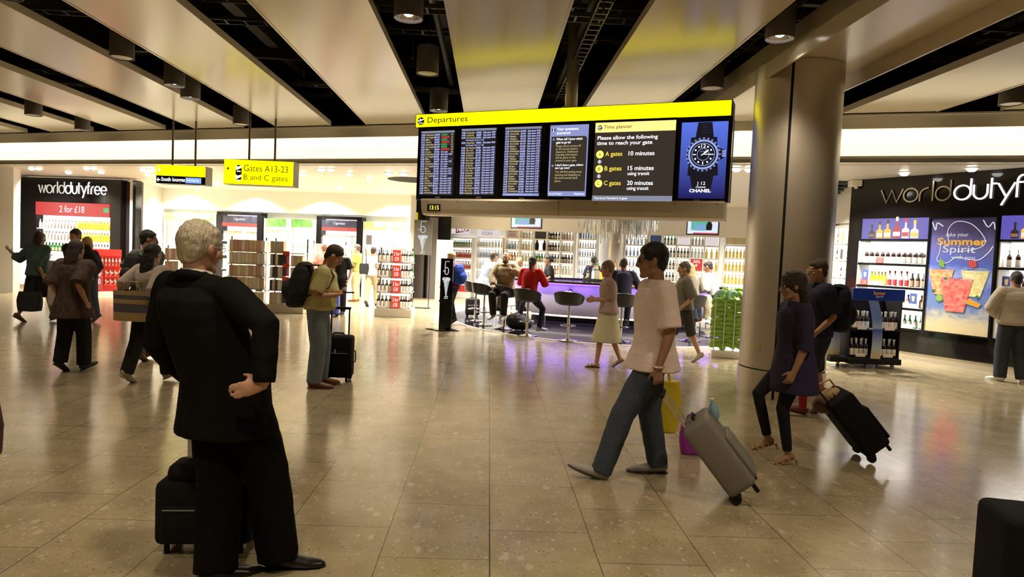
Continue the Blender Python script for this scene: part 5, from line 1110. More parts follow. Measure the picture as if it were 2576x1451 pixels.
# ---------------------------------------------------------------- white cell wall beside the black wall
CW = Plane(at(2084, 600, 14.75), WP.at(WL-.02, .1)); 
struct('wall_cells', MB().box(tuple(CW.at(CW.L/2, .32, 1.75)), (CW.L, .1, 3.5), CW.rz).box(tuple(CW.at(CW.L/2, .16, 3.03)), (CW.L, .32, .86), CW.rz), M_shopwall)
t = CW.thing('cubby_shelf', 'white cell shelving between the steel column and the black wall', 'shelving'); sx = lin(.02, CW.L-.03, 5); sz = [2.55-.355*k for k in range(7)]
mb = MB(); 
for s_ in sx: slabs(mb, (s_-.010, 0, s_+.010, 2.56), 0, .22)
mb.build('upright', M_frame, t)
for z in sz: slab((sx[0], z-.015, sx[-1], z+.015), .002, .22).build('shelf', M_frame, t)
slab((sx[0], 0, sx[-1], 2.55), .22, .24).build('back_panel', G_cell, t)
for j in range(6):
    for i in range(4):
        c_ = cell(sx, sz, i, j, .045); kd = ('dark', 'green', 'amber', 'dark', 'yellow', 'redcap')[(i*2+j) % 6]
        if (i+j) % 4 == 3: o = slab((c_[0]-.02, c_[1], c_[2]+.02, c_[1]+.2), .04, .14).build('gift_box', BOX[(i+j*3) % 7], loc=CW.o, rot=(0, 0, CW.rz)); tag(o, f'gift box in the {ordn[j]} row, {oc[i]} cell beside the steel column', 'box')
        elif i < 4:
            for x_ in lin(c_[0], c_[2], 2):
                o = place(PROTO[kd], FU, CW.at(x_, .08, c_[1]+.002), 0, f'{"red capped" if kd == "redcap" else kd} bottle in the {ordn[j]} row, {oc[i]} cell of the shelving beside the steel column', f'column side bottles {ordn[j]} {oc[i]}'); o.scale = (.62, .62, .78)
for k in range(4): area('cell_light', CW.at(CW.L/2, .03, 2.50-.355*k), 1.5, (1, .95, .85), CW.L*.8, .1, (0, 0, CW.rz))
# ---------------------------------------------------------------- bin of neck pillows
pb = Plane(gnd(1789, 898), gnd(1868, 904)); Lp = pb.L; t = pb.thing('pillow_bin', 'clear stand holding stacked green travel pillows on a white plinth', 'display stand')
MB().bbox((Lp/2, .26, .06), (Lp, .52, .12), .01).build('plinth', M_white, t)
for x_ in (.03, Lp*.36, Lp*.68, Lp-.03):
    for y_ in (.03, .49): MB().box((x_, y_, .55), (.018, .018, .88)).build('post', mat('acrylic', (.55, .62, .55), .15), t)
def pillow():
    t = thing('neck_pillow', '', 'pillow'); M1 = mat('pillow_green', (.24, .42, .05), .85, bump=.4, bscale=30); M2 = mat('pillow_blue', (.35, .62, .68), .85, bump=.3)
    pts = [Vector((.105*math.cos(R(-30+240*k/14)), .09*math.sin(R(-30+240*k/14)), 0)) for k in range(15)]
    MB().tube(pts, [.02]+[.032]+[.042]*11+[.032]+[.02], 10, side=(0, 0, 1)).build('cushion', M1, t, True)
    MB().tube([p*.90+Vector((0, 0, .020)) for p in pts[1:-1]], .030, 8, side=(0, 0, 1)).build('inner_cushion', M2, t, True)
    MB().box((.13, -.02, 0), (.035, .004, .05)).build('paper_tag', M_pink, t); return t
PI_ = pillow(); pu = False
for k in range(11):
    for i in range(3):
        for y_ in (.10,):
            o = PI_ if not pu else copy_tree(PI_); pu = True; o.location = pb.at(Lp*(.19+.315*i), y_+.06, .17+.078*k); o.rotation_euler = (R(random.uniform(28, 48)), R(random.uniform(-16, 16)), pb.rz+PI+R(random.uniform(-25, 25))); o['label'] = f'green and blue travel pillow stacked in the {["left", "middle", "right"][i]} column of the pillow stand'; o['group'] = f'pillows in the {["left", "middle", "right"][i]} column'
for i, (x_, y_, z, rx_) in enumerate(((.12, .2, 1.07, 60), (.3, .16, 1.08, 75), (.48, .2, 1.07, 60), (.2, .38, 1.10, 80), (.42, .38, 1.1, 70))):
    o = copy_tree(PI_); o.location = pb.at(x_, y_, z); o.rotation_euler = (R(rx_), R(20*(i-2)), pb.rz+R(i*40)); o['label'] = 'green and blue travel pillow standing on top of the pillow stand'; o['group'] = 'pillows on top of the stand'
# ---------------------------------------------------------------- people
BAKE = []
def remesh(mb, name, m, parent, vox=.01, it=5, disp=0, dscale=.12, fac=.5):
    o = mb.build(name, m, parent)
    r = o.modifiers.new('r', 'REMESH'); r.mode = 'VOXEL'; r.voxel_size = vox; r.use_smooth_shade = True
    s = o.modifiers.new('s', 'SMOOTH'); s.factor = fac; s.iterations = it
    if disp:
        key = f'folds{dscale}'; tx = bpy.data.textures.get(key) or bpy.data.textures.new(key, 'CLOUDS'); tx.noise_scale = dscale; tx.noise_depth = 2
        d = o.modifiers.new('d', 'DISPLACE'); d.texture = tx; d.strength = disp; d.mid_level = .5
    BAKE.append(o); return o
def bake_all():
    bpy.context.view_layer.update(); dg = bpy.context.evaluated_depsgraph_get(); out = []
    for o in BAKE: out.append((o, bpy.data.meshes.new_from_object(o.evaluated_get(dg), preserve_all_data_layers=True, depsgraph=dg)))
    for o, me in out:
        o.modifiers.clear(); old = o.data; me.name = old.name; o.data = me
    BAKE.clear()
def ik(a, b, l1, l2, pole):
    a, b, pole = Vector(a), Vector(b), Vector(pole); d = b-a; L = d.length
    if L > (l1+l2)*.999: k = (l1+l2)*.999/L; return a + d*(l1/(l1+l2))
    x = (l1*l1-l2*l2+L*L)/(2*L); h = math.sqrt(max(0, l1*l1-x*x)); u = d/L; p = pole-u*pole.dot(u)
    if p.length < 1e-6: p = Vector((0, 1, 0))
    return a + u*x + p.normalized()*h
def hand_mesh(mb, w, dr, palm, thumb, curl=.3, k=1.0, spread=.10):
    w, dr, palm, thumb = Vector(w), Vector(dr).normalized(), Vector(palm), Vector(thumb)
    palm = (palm-dr*palm.dot(dr)).normalized(); sd = dr.cross(palm); sd = sd if sd.dot(thumb) > 0 else -sd
    mb.tube([w-dr*.01, w+dr*.03*k, w+dr*.07*k, w+dr*.092*k], [(.024*k, .019*k), (.034*k, .016*k), (.040*k, .014*k), (.036*k, .011*k)], 12, side=sd)
    for i, (off, ln) in enumerate(((.029, .068), (.010, .078), (-.010, .072), (-.028, .056))):
        b0 = w+dr*.082*k+sd*off*k; a = curl*(1+.12*i); d = (dr+sd*off*spread*14).normalized(); pts = [b0-d*.012]; p = b0; pts.append(p.copy())
        for q, f_ in enumerate((.45, .32, .23)):
            a_ = a*(.8+q*1.0); dd = d*math.cos(a_)+palm*math.sin(a_); p = p+dd*ln*f_*k*1.02; pts.append(p.copy())
        mb.tube(pts, [.009*k, .0092*k, .0085*k, .0078*k, .0062*k], 8)
    b0 = w+dr*.018*k+sd*.022*k; d = (dr*.62+sd*.72+palm*.25).normalized(); p1 = b0+d*.036*k; d2 = (dr*.86+sd*.38+palm*(.25+curl*.5)).normalized(); p2 = p1+d2*.030*k
    mb.tube([b0, p1, p2, p2+d2*.022*k], [.015*k, .0115*k, .0102*k, .007*k], 8)
def skinmat(c): return mat(f'skin_{c}', c, .5, noise=.12, nscale=14)
def cloth(n_, c, rough=.85, bump=.25, bs=60): return mat('cloth_'+n_, c, rough, spec=.25, noise=.10, nscale=20, bump=bump, bscale=bs)
SK1 = (.50, .27, .17); SK2 = (.33, .17, .10); SK3 = (.21, .105, .06)
def person(label, loc, rz, H=1.75, P=None, top=None, bottom=None, shoes=None, hair=None, skin=SK1, vox=.012, build=1.0, extras=(), world=False, disp=.006):
    P = dict(P or {}); t = thing('person', label, 'person', (loc[0], loc[1], 0), rz); s = H/1.75; sm = skinmat(skin)
    M_ = Matrix.Translation((loc[0], loc[1], 0)) @ Matrix.Rotation(rz, 4, 'Z') @ Matrix.Scale(s, 4); MI = M_.inverted()
    t['s'] = 1; del t['s']
    root = bpy.data.objects
    t.scale = (s, s, s)
    def g(k, d):
        v = P.get(k, d)
        if isinstance(v, tuple) and len(v) == 4 and v[0] == 'w': return MI @ Vector(v[1:])
        return Vector(v) if isinstance(v, (tuple, Vector)) and len(v) == 3 else v
    pel = g('pelvis', (0, 0, .94)); nk = g('neck', (0, 0, 1.46)); up = (nk-pel).normalized()
    hy, sy = R(P.get('hip_yaw', 0)), R(P.get('sh_yaw', 0))
    hs = Vector((math.cos(hy), math.sin(hy), 0)); ss = Vector((math.cos(sy), math.sin(sy), P.get('sh_tilt', 0))).normalized()
    fw = lambda sd: Vector((-sd.y, sd.x, 0)).normalized()
    bend = g('bend', (0, -.0, 0))
    def sp(q): q2 = max(0, min(1, q)); return pel + (nk-pel)*q + bend*(4*q2*(1-q2))
    def sd(q): q = max(0, min(1, q)); return (hs*(1-q)+ss*q).normalized()
    B = build
    RG = [(-.17, .10, .085), (-.08, .155, .115), (0, .168, .122), (.15, .150, .110), (.3, .138, .102), (.5, .150, .113), (.7, .168, .118), (.84, .168, .105), (.93, .125, .085), (1.0, .066, .062)]
    belly = P.get('belly', 0)
    def torso(mb, infl, q0=-.2, q1=1.1, flare=0, nseg=24, box=0):
        rings = []
        for q, a, b in [r_ for r_ in RG if q0 <= r_[0] <= q1]:
            wB = B if q < .9 else 1
            if q < .8: a, b = max(a, box), max(b, box*.72)
            ex = flare*max(0, .3-q)*1.2; a2, b2 = a*wB+infl+ex, b*wB+infl+ex + (belly if .0 <= q <= .5 else belly*.5 if q < .7 else 0)
            c = sp(q); x_ = sd(q); y_ = up.cross(x_) if q > .1 else Vector((0, 0, 1)).cross(x_)
            c2 = c + y_*(belly*.6 if q < .7 else 0); rings.append([c2 + x_*(math.cos(2*PI*j/nseg)*a2) + y_*(math.sin(2*PI*j/nseg)*b2) for j in range(nseg)])
        mb.loft(rings)
    sw = P.get('sh_w', .178)
    shL, shR = nk - ss*sw*B**.5 - up*.055 + g('shL_off', (0, 0, 0)), nk + ss*sw*B**.5 - up*.055 + g('shR_off', (0, 0, 0))
    wrL, wrR = g('wrL', (-.24, .05, .90)), g('wrR', (.24, .05, .90))
    def clampw(sh, w_): d = w_-sh; return sh + d*min(1, .545/d.length)
    wrL, wrR = clampw(shL, wrL), clampw(shR, wrR)
    elL = ik(shL, wrL, .29, .26, g('epL', (-.4, -.6, 0))); elR = ik(shR, wrR, .29, .26, g('epR', (.4, -.6, 0)))
    hpL, hpR = pel - hs*.088 - Vector((0, 0, .03)), pel + hs*.088 - Vector((0, 0, .03))
    anL, anR = g('anL', (-.10, 0, .08)), g('anR', (.10, 0, .08))
    def leg(hp, an, pole):
        L = (an-hp).length; k = L*1.004/.84 if L > .68 and not P.get('free') else 1
        return ik(hp, an, .425*k, .415*k, pole)
    knL = leg(hpL, anL, g('kpL', (-.15, 1, 0))); knR = leg(hpR, anR, g('kpR', (.15, 1, 0)))
    body = MB(); torso(body, -.012)
    for sh, el, wr, sg in ((shL, elL, wrL, -1), (shR, elR, wrR, 1)):
        body.ell(sh, .056); body.tube([sp(.9), sh], [.05, .05], 10)
        body.tube([sh, sh.lerp(el, .5), el, el.lerp(wr, .3), wr], [.050*B**.5, .044*B**.5, .037, .038, .026], 12)
    for hp, kn, an in ((hpL, knL, anL), (hpR, knR, anR)):
        body.ell(hp, .085*B**.5); body.tube([hp, hp.lerp(kn, .5), kn, kn.lerp(an, .3), an], [.085*B**.5, .070, .052, .050, .033], 12)
    # head
    C = nk + g('head', (0, .03, .165)); hyaw = R(P.get('head_yaw', 0)); hp_ = R(P.get('head_pitch', 0)-8); hr = R(P.get('head_roll', 0))
    HM = Matrix.Rotation(hyaw, 3, 'Z') @ Matrix.Rotation(hp_, 3, 'X') @ Matrix.Rotation(hr, 3, 'Y'); h = lambda x, y, z: C + HM @ Vector((x, y, z))
    body.tube([sp(.93), sp(1.0), h(0, -.028, -.06)], [.066, .058, .055], 14)
    body.ell(h(0, -.014, .012), (.074, .094, .098), 20, HM); body.ell(h(0, .022, -.040), (.060, .070, .086), 18, HM)
    body.tube([h(-.045, .0, -.075), h(-.028, .055, -.105), h(0, .072, -.112), h(.028, .055, -.105), h(.045, .0, -.075)], [.022, .022, .023, .022, .022], 8)
    body.tube([h(0, .084, .022), h(0, .099, -.008), h(0, .112, -.034), h(0, .088, -.046)], [.009, .011, .0145, .010], 8)
    body.ell(h(0, .084, -.074), (.022, .012, .010), 10, HM); body.tube([h(-.048, .068, .030), h(0, .084, .030), h(.048, .068, .030)], [.009, .011, .009], 8)
    for e in (-1, 1):
        body.ell(h(e*.081, -.004, -.014), (.012, .021, .032), 10, HM @ Matrix.Rotation(e*.35, 3, 'Z')); body.ell(h(e*.040, .060, -.030), (.022, .020, .022), 8, HM)
    hb = MB()
    for side_, wr, el in (('L', wrL, elL), ('R', wrR, elR)):
        fd = (wr-el).normalized(); hd = P.get('hand'+side_, {}); sg = -1 if side_ == 'L' else 1
        dr = g2 = Vector(hd['dir']) if 'dir' in hd else fd + Vector((0, .15, -.1)); pm = Vector(hd.get('palm', (-sg*1, 0, 0))); th = Vector(hd.get('thumb', (0, 1, .2)))
        if hd.get('w'): Q = MI.to_3x3(); dr, pm, th = Q @ dr, Q @ pm, Q @ th
        hand_mesh(body, wr, dr, pm, th, hd.get('curl', .35), 1.0, hd.get('spread', .03))
    for side_, an in (('L', anL), ('R', anR)):
        ft = P.get('foot'+side_, (0, 0)); yw, pt = R(ft[0]), R(ft[1]); FM = Matrix.Rotation(yw, 3, 'Z') @ Matrix.Rotation(pt, 3, 'X')
        body.tube([an+FM @ Vector((0, -.045, -.045)), an+FM @ Vector((0, .0, -.035)), an+FM @ Vector((0, .10, -.052)), an+FM @ Vector((0, .175, -.06))], [(.028, .028), (.032, .038), (.038, .022), (.026, .013)], 10, side=FM @ Vector((1, 0, 0)))
    remesh(body, 'body', sm, t, min(vox, .0085), 3 if vox > .008 else 4)
    for e in (-1, 1):
        mb = MB(); mb.ell(h(e*.031, .0785, .004), (.0125, .009, .009), 10, HM); mb.mi = 1; mb.ell(h(e*.031, .0865, .004), (.0055, .003, .0055), 8, HM); mb.build('eye', [mat('eye_white', (.6, .57, .52), .3), mat('eye_iris', (.03, .02, .012), .2)], t, True)
    # top garment
    if top:
        m, slv, hem, loose = top['m'], top.get('sleeve', .5), top.get('hem', -.1), top.get('loose', .018)
        mb = MB(); torso(mb, loose, hem-.001 if 'skirt' not in top else -.001, .96, top.get('flare', 0), box=top.get('box', .146)); L0 = loose; loose = top.get('arm', loose)
        if top.get('collar', True): mb.tube([sp(.9), sp(.99), sp(1.04)+Vector((0, -.005, 0))], [.082, .072, .068], 16)
        if 'skirt' in top:
            q = sp(.06); zz_ = top['skirt']; c = pel+g('hem_off', (0, 0, 0)); rings = []; loose = L0; fl_ = top.get('flare', 0)*.3
            for k in range(5):
                f_ = k/4; z = q.z + (zz_-q.z)*f_; a_ = (.165*B+loose+fl_)+(top.get('skirt_w', .05))*f_; b_ = (.120*B+loose+fl_)+(top.get('skirt_w', .05))*f_; rings.append([Vector((pel.x+(c.x-pel.x)*f_, pel.y+(c.y-pel.y)*f_, z)) + hs*(math.cos(2*PI*j/24)*a_) + fw(hs)*(math.sin(2*PI*j/24)*b_) for j in range(24)])
            mb.loft(rings)
        loose = top.get('arm', L0)
        yk = .050+loose*.6; mb.tube([shL+up*.006, (shL+sp(.90))/2+up*.014, sp(.90)+up*.006, (shR+sp(.90))/2+up*.014, shR+up*.006], [yk, yk*1.05, yk*1.1, yk*1.05, yk], 14)
        for sh, el, wr in ((shL, elL, wrL), (shR, elR, wrR)):
            mb.ell(sh+up*.004, .060+loose*.8); mb.tube([sp(.88), sh], [.062+loose, .058+loose*.8], 12)
            pts = [sh, sh.lerp(el, .5), el, el.lerp(wr, .5), el.lerp(wr, .97)]; rr = [.056*B**.5+loose, .052*B**.5+loose, .045+loose, .042+loose*.9, .036+loose*.7]
            if slv <= .5: f_ = slv/.5; pts = [sh, sh.lerp(el, f_*.5), sh.lerp(el, f_)]; rr = [.056*B**.5+loose, .055*B**.5+loose, .055+loose*1.2]
            elif slv < .9: f_ = (slv-.5)*2; pts = [sh, sh.lerp(el, .5), el, el.lerp(wr, f_)]; rr = rr[:3]+[.043+loose]
            mb.tube(pts, rr, 14)
        remesh(mb, top.get('name', 'shirt'), m, t, vox, 4, disp, .10)
    if bottom:
        m = bottom['m']; lg = bottom.get('loose', .02); cuff = bottom.get('cuff', .055); le = bottom.get('len', 1.0)
        mb = MB(); torso(mb, .008, -.2, .22)
        if bottom.get('skirt'):
            zz_ = bottom['skirt']; rings = []
            mid = (knL+knR)/2
            for k in range(6):
                f_ = k/5; z = pel.z+.05+(zz_-pel.z-.05)*f_; cx_, cy_ = pel.x+(mid.x-pel.x)*f_*.8, pel.y+(mid.y-pel.y)*f_*.8; a_ = .165*B+.012+.045*f_; b_ = .125*B+.012+.055*f_+bottom.get('stride', .03)*f_
                rings.append([Vector((cx_, cy_, z)) + hs*(math.cos(2*PI*j/24)*a_) + fw(hs)*(math.sin(2*PI*j/24)*b_) for j in range(24)])
            mb.loft(rings)
        else:
            for hp, kn, an in ((hpL, knL, anL), (hpR, knR, anR)):
                en = kn.lerp(an, (le-.5)*2*1.0) + Vector((0, 0, -.02 if le >= 1 else 0)); mb.ell(hp+Vector((0, 0, .0)), .092*B**.5+lg*.5)
                mb.tube([hp, hp.lerp(kn, .5), kn, kn.lerp(en, .5), en], [.090*B**.5+lg*.6, .078+lg*.8, .058+lg, (.058+lg+cuff)/2, cuff], 16)
        remesh(mb, bottom.get('name', 'trousers'), m, t, vox, 4, disp, .10)
    if shoes:
        for side_, an in (('L', anL), ('R', anR)):
            ft = P.get('foot'+side_, (0, 0)); yw, pt = R(ft[0]), R(ft[1]); FM = Matrix.Rotation(yw, 3, 'Z') @ Matrix.Rotation(pt, 3, 'X'); f = lambda x, y, z: an+FM @ Vector((x, y, z))
            o = bpy.data.objects; mb = MB()
            if shoes.get('type') == 'sandal':
                mb.tube([f(0, -.06, -.072), f(0, .05, -.072), f(0, .13, -.074), f(0, .19, -.072)], [(.026, .007), (.032, .007), (.042, .007), (.028, .006)], 12, side=FM @ Vector((1, 0, 0)))
                for y_ in (.02, .08, .13): mb.tube([f(-.042, y_, -.07), f(-.03, y_, -.03+.0*y_-y_*.12), f(0, y_, -.012-y_*.14), f(.03, y_, -.03-y_*.12), f(.042, y_, -.07)], .008, 6)
                if shoes.get('heel'): mb.tube([f(0, -.055, -.07), f(0, -.06, -.14)], [.013, .007], 8)
                mb.build('sandal', shoes['m'], t, True)
            else:
                sx_ = FM @ Vector((1, 0, 0))
                mb.tube([f(0, -.070, -.035), f(0, -.055, -.030), f(0, .0, -.022), f(0, .06, -.038), f(0, .14, -.050), f(0, .20, -.056), f(0, .225, -.060)], [(.020, .022), (.036, .040), (.040, .050), (.043, .036), (.046, .026), (.036, .020), (.012, .010)], 16, side=sx_)
                q = mb.build('shoe', shoes['m'], t, True)
                s2 = MB(); s2.tube([f(0, -.074, -.072), f(0, -.05, -.072), f(0, .05, -.072), f(0, .14, -.073), f(0, .20, -.072), f(0, .232, -.070)], [(.018, .009), (.036, .009), (.036, .008), (.047, .008), (.038, .008), (.014, .006)], 14, side=sx_); s2.build('sole', shoes.get('sole', shoes['m']), q, True)
    if hair:
        m = hair['m']; ty = hair.get('type', 'short'); mb = MB(); v = hair.get('vol', 1.0)
        if ty != 'bald':
            mb.ell(h(0, -.025, .030), (.080*v, .100*v, .100*v), 20, HM); mb.ell(h(0, .018, .066), (.062*v, .062*v, .042*v), 14, HM); mb.ell(h(0, -.062, -.030), (.068*v, .046*v, .068), 14, HM)
            for e in (-1, 1): mb.ell(h(e*.064, -.038, .012), (.017*v, .030, .042), 8, HM)
        else:
            mb.ell(h(0, -.050, -.010), (.074, .062, .06), 14, HM)
        if ty == 'parted': mb.ell(h(.008, .010, .072), (.066, .066, .046), 14, HM); mb.ell(h(0, -.055, .0), (.080, .066, .088), 14, HM)
        if ty == 'long': 
            L_ = hair.get('len', .4); mb.tube([h(0, -.055, .05), h(0, -.075, -.06), h(0, -.088, -.16), C+Vector((0, -.14, -L_*.75)), C+Vector((0, -.15, -L_))], [(.08, .06), (.092, .058), (.098, .05), (.085, .04), (.045, .02)], 16, side=HM @ Vector((1, 0, 0)))
        if ty == 'pony': mb.tube([h(0, -.10, .02), h(0, -.13, -.02), h(.01, -.125, -.12), h(.015, -.115, -.24)], [.022, .030, .032, .012], 10)
        if ty == 'bun': mb.ell(h(0, -.115, -.02), (.05, .045, .05), 12)
        if ty == 'bob': mb.tube([h(0, -.03, .04), h(0, -.04, -.05), h(0, -.045, -.13)], [(.086, .085), (.095, .075), (.088, .055)], 16, side=HM @ Vector((1, 0, 0)))
        remesh(mb, 'hair', m, t, min(vox, .007), 3, hair.get('disp', .008), hair.get('ds', .03))
    J = dict(pel=pel, nk=nk, shL=shL, shR=shR, elL=elL, elR=elR, wrL=wrL, wrR=wrR, knL=knL, knR=knR, C=C, h=h, HM=HM, up=up, sp=sp, ss=ss, hs=hs, M=M_, MI=MI, anL=anL, anR=anR)
    return t, J
def hairmat(n_, c, r_=.55): 
    m = mat('hair_'+n_, c, r_, noise=.45, nscale=30, bump=.5, bscale=30, aniso=(8, 8, 1)); return m
H_grey = mat('hair_grey', (.60, .53, .40), .5, noise=.35, nscale=9, bump=.9, bscale=9, aniso=(9, 9, 1.6)); H_blk = hairmat('black', (.012, .010, .010), .4); H_brn = hairmat('brown', (.07, .04, .025)); H_blond = hairmat('blond', (.55, .40, .18)); H_dark = hairmat('dark_brown', (.03, .018, .012)); H_red = hairmat('auburn', (.22, .08, .04))
def walk(f=1.0, lead='L', arms=1.0, lift=.0):
    a, b = ('L', 'R') if lead == 'L' else ('R', 'L'); sx = {'L': -.09, 'R': .09}
    return {'an'+a: (sx[a], .27*f, .10), 'foot'+a: (0, 12), 'an'+b: (sx[b], -.30*f, .15), 'foot'+b: (0, -32), 'pelvis': (0, 0, .925), 'neck': (0, .03, 1.445), 'wr'+a: (sx[a]*2.6, -.16*arms, .93), 'wr'+b: (sx[b]*2.6, .22*arms, .95), 'ep'+a: (0, -1, 0), 'ep'+b: (0, -1, 0)}
def SL(x, y, Y): return ('w',) + tuple(at(x, y, Y))
def luggage(name, label, P0, rz, w_, d_, h_, m, z0=.05, tilt=0, handle=.45, hm=None, cat='suitcase', cases=True, wheels=True):
    t = thing(name, label, cat, P0, rz); t.rotation_euler = (tilt, 0, rz)
    b = MB().bbox((0, 0, z0+h_/2), (w_, d_, h_), .04).build('case', m, t, True); b['label'] = 'soft shell of the case'; del b['label']
    MB().bbox((0, -d_/2-.012, z0+h_*.36), (w_*.82, .035, h_*.58), .015).build('front_pocket', m, t, True)
    mb = MB(); 
    for z in (z0+.0, ): 
        for x_ in (-w_/2+.05, w_/2-.05): mb.bbox((x_, d_/2-.04, z0+.01), (.06, .07, .07), .015)
    mb.build('corner_guard', M_blackm, t, True)
    if wheels:
        for x_ in (-w_/2+.05, w_/2-.05): MB().cyl((x_-.018, d_/2-.03, .038), (x_+.018, d_/2-.03, .038), .036, n=16).build('wheel', M_blackm, t, True)
        for x_ in (-w_/2+.06, w_/2-.06): MB().cyl((x_, -d_/2+.04, 0), (x_, -d_/2+.04, z0+.01), .015, n=10).build('foot', M_blackm, t, True)
    mb = MB().tube([(-.07, 0, z0+h_-.005), (-.06, 0, z0+h_+.025), (.06, 0, z0+h_+.025), (.07, 0, z0+h_-.005)], .011, 8); mb.build('carry_handle', M_blackm, t, True)
    if handle:
        hm = hm or M_blackm
        for x_ in (-.11, .11): MB().box((x_, d_/2-.035, z0+h_+handle/2), (.018, .014, handle)).build('handle_rod', hm, t)
        MB().bbox((0, d_/2-.035, z0+h_+handle), (.26, .03, .035), .012).build('grip', M_blackm, t, True)
    mb = MB()
    mb.tube([(-w_*.38, -d_/2-.032, z0+h_*.60), (w_*.38, -d_/2-.032, z0+h_*.60)], .004, 6); mb.build('zip', mat('zip_grey', (.25, .25, .25), .4), t)
    return t
# ---- the man in the dark suit
Ys = 3.45
base = at(600, 1418, Ys); M_suit = mat('suit_black', (.0065, .006, .0055), .9, noise=.15, nscale=300, bump=.15, bscale=250, spec=.12); M_suit2 = mat('suit_trousers', (.0045, .004, .004), .9, noise=.15, nscale=300, bump=.15, bscale=250, spec=.1)
PS = dict(pelvis=SL(568, 955, Ys), neck=SL(492, 700, Ys), hip_yaw=0, sh_yaw=-8, sh_w=.188, sh_tilt=-.02, head=(-.008, .045, .150), head_yaw=-13, head_pitch=2, bend=(-.01, -.02, 0),
    wrR=SL(664, 966, Ys-.29), epR=(.95, -.1, .1), wrL=SL(468, 945, Ys+.24), epL=(-.25, -.5, -.9), anR=SL(700, 1392, Ys-.0), kpR=(.5, 1, 0), footR=(-62, 0), anL=SL(543, 1428, Ys-.16), kpL=(0, 1, 0), footL=(-35, 0),
    handR=dict(w=1, dir=(-1, -.20, -.28), palm=(0, 1, -.2), thumb=(0, 0, 1), curl=.06, spread=.10), handL=dict(dir=(.2, .3, -1), curl=.5))
suit, J = person('grey haired man in a dark suit seen from behind, hand on his hip', (base.x, Ys), R(-18), 1.84, PS, hair=dict(m=H_grey, type='parted', vol=1.07, disp=.010, ds=.03), top=dict(m=M_suit, name='jacket', sleeve=1, hem=-.09, loose=.030, arm=.018, skirt=.665, skirt_w=.028, collar=True, box=.163), bottom=dict(m=M_suit2, loose=.045, cuff=.10), shoes=dict(m=mat('shoe_black', (.012, .01, .01), .25)), vox=.0085, build=1.17, disp=.012)
mb = MB(); nk = J['sp'](1.0); rings = []
for k in range(3): q = J['sp'](1.0+.04*k)+Vector((0, .008+.004*k, 0)); r_ = (.084, .077, .072)[k]; rings.append([q+Vector((math.cos(2*PI*j/32)*r_, math.sin(2*PI*j/32)*r_+.005, -.012*math.sin(2*PI*j/32))) for j in range(32)])
mb.loft(rings, cap=False).build('shirt_collar', mat('shirt_check', (.68, .66, .64), .7), suit, True)
q = J['sp'](1.0); remesh(MB().tube([q+Vector((.088*math.cos(2*PI*k/24), .014+.082*math.sin(2*PI*k/24), -.008-.03*math.sin(2*PI*k/24))) for k in range(25)], [(.026, .024)]*25, 10, side=(0, 0, 1)), 'jacket_collar', M_suit, suit, .0085, 3)
# glasses
mb = MB(); hh = J['h']
for e in (-1, 1): mb.tube([hh(e*.031+.022*math.cos(2*PI*k/16), .094, .003+.018*math.sin(2*PI*k/16)) for k in range(17)], .0018, 6); mb.tube([hh(e*.053, .092, .006), hh(e*.078, .04, .006), hh(e*.082, -.012, .004)], .002, 6)
mb.build('glasses', M_steel, suit, True)
lb = gnd(428, 1405); bg = luggage('cabin_bag', 'black wheeled cabin bag with silver handle behind the grey haired man', (lb.x+.13, 3.66, 0), R(6), .50, .24, .345, mat('bag_black', (.008, .0075, .0075), .8, bump=.3, bscale=200, spec=.2), z0=.05, handle=0)
MB().bbox((0, .0, .43), (.40, .2, .10), .045).build('top_pocket', mat('bag_black', (0, 0, 0)), bg, True)
hx = bg.matrix_world
for x_, w2 in ((-.105, .026),): 
    for z0_, z1_, ww in ((.40, .64, .030), (.62, .80, .026), (.78, 1.02, .021)): MB().bbox((x_, -.0, (z0_+z1_)/2), (ww, .018, z1_-z0_), .004).build('handle_rod', mat('rod_silver', (.62, .62, .62), .25, .8), bg, True)
    MB().bbox((x_, -.01, .635), (.036, .022, .04), .006).build('rod_catch', mat('catch_grey', (.35, .35, .35), .4), bg, True)
MB().tube([(-.105, 0, 1.0), (-.10, 0, 1.03), (.07, 0, 1.03), (.075, 0, 1.0)], .012, 8).build('grip', M_blackm, bg, True); MB().bbox((.075, 0, .77), (.021, .018, .5), .004).build('handle_rod', mat('rod_silver', (.62, .62, .62)), bg, True)
# ---- man in pale green polo with black backpack, looking at his phone
Yy = 8.05; b_ = gnd(800, 966)
PY = dict(pelvis=SL(800, 770, Yy), neck=SL(822, 672, Yy), head=(0, .085, .135), head_pitch=-28, wrR=SL(848, 742, Yy-.12), epR=(.3, -.5, -1), wrL=SL(845, 735, Yy+.05), epL=(-.3, -.5, -1), anR=SL(790, 958, Yy-.12), anL=SL(806, 948, Yy+.10), footR=(-4, 0), footL=(8, 0),
    handR=dict(dir=(-.15, 1, .35), palm=(0, .3, 1), thumb=(0, 0, 1), curl=.7), handL=dict(dir=(.3, 1, .2), palm=(0, 0, 1), thumb=(0, .3, 1), curl=.5), belly=.035)
ym, J = person('man in pale green polo and jeans with a black backpack, looking down at a phone', (b_.x, Yy), R(-84), 1.78, PY, hair=dict(m=H_dark, type='short', vol=1.0, disp=.004), top=dict(m=cloth('polo_green', (.62, .58, .28)), name='polo_shirt', sleeve=.40, hem=-.12, loose=.026, flare=.02), bottom=dict(m=cloth('denim', (.19, .235, .30), bump=.3), name='jeans', loose=.04, cuff=.088), shoes=dict(m=mat('shoe_brown', (.20, .08, .04), .5)), vox=.0095, build=1.06)
MB().bbox(J['wrR']+Vector((-.0, .13, .035)), (.06, .12, .014), .004).build('phone', M_blackm, ym)
ym.children[-1]; ph = ym.children[-1]; 
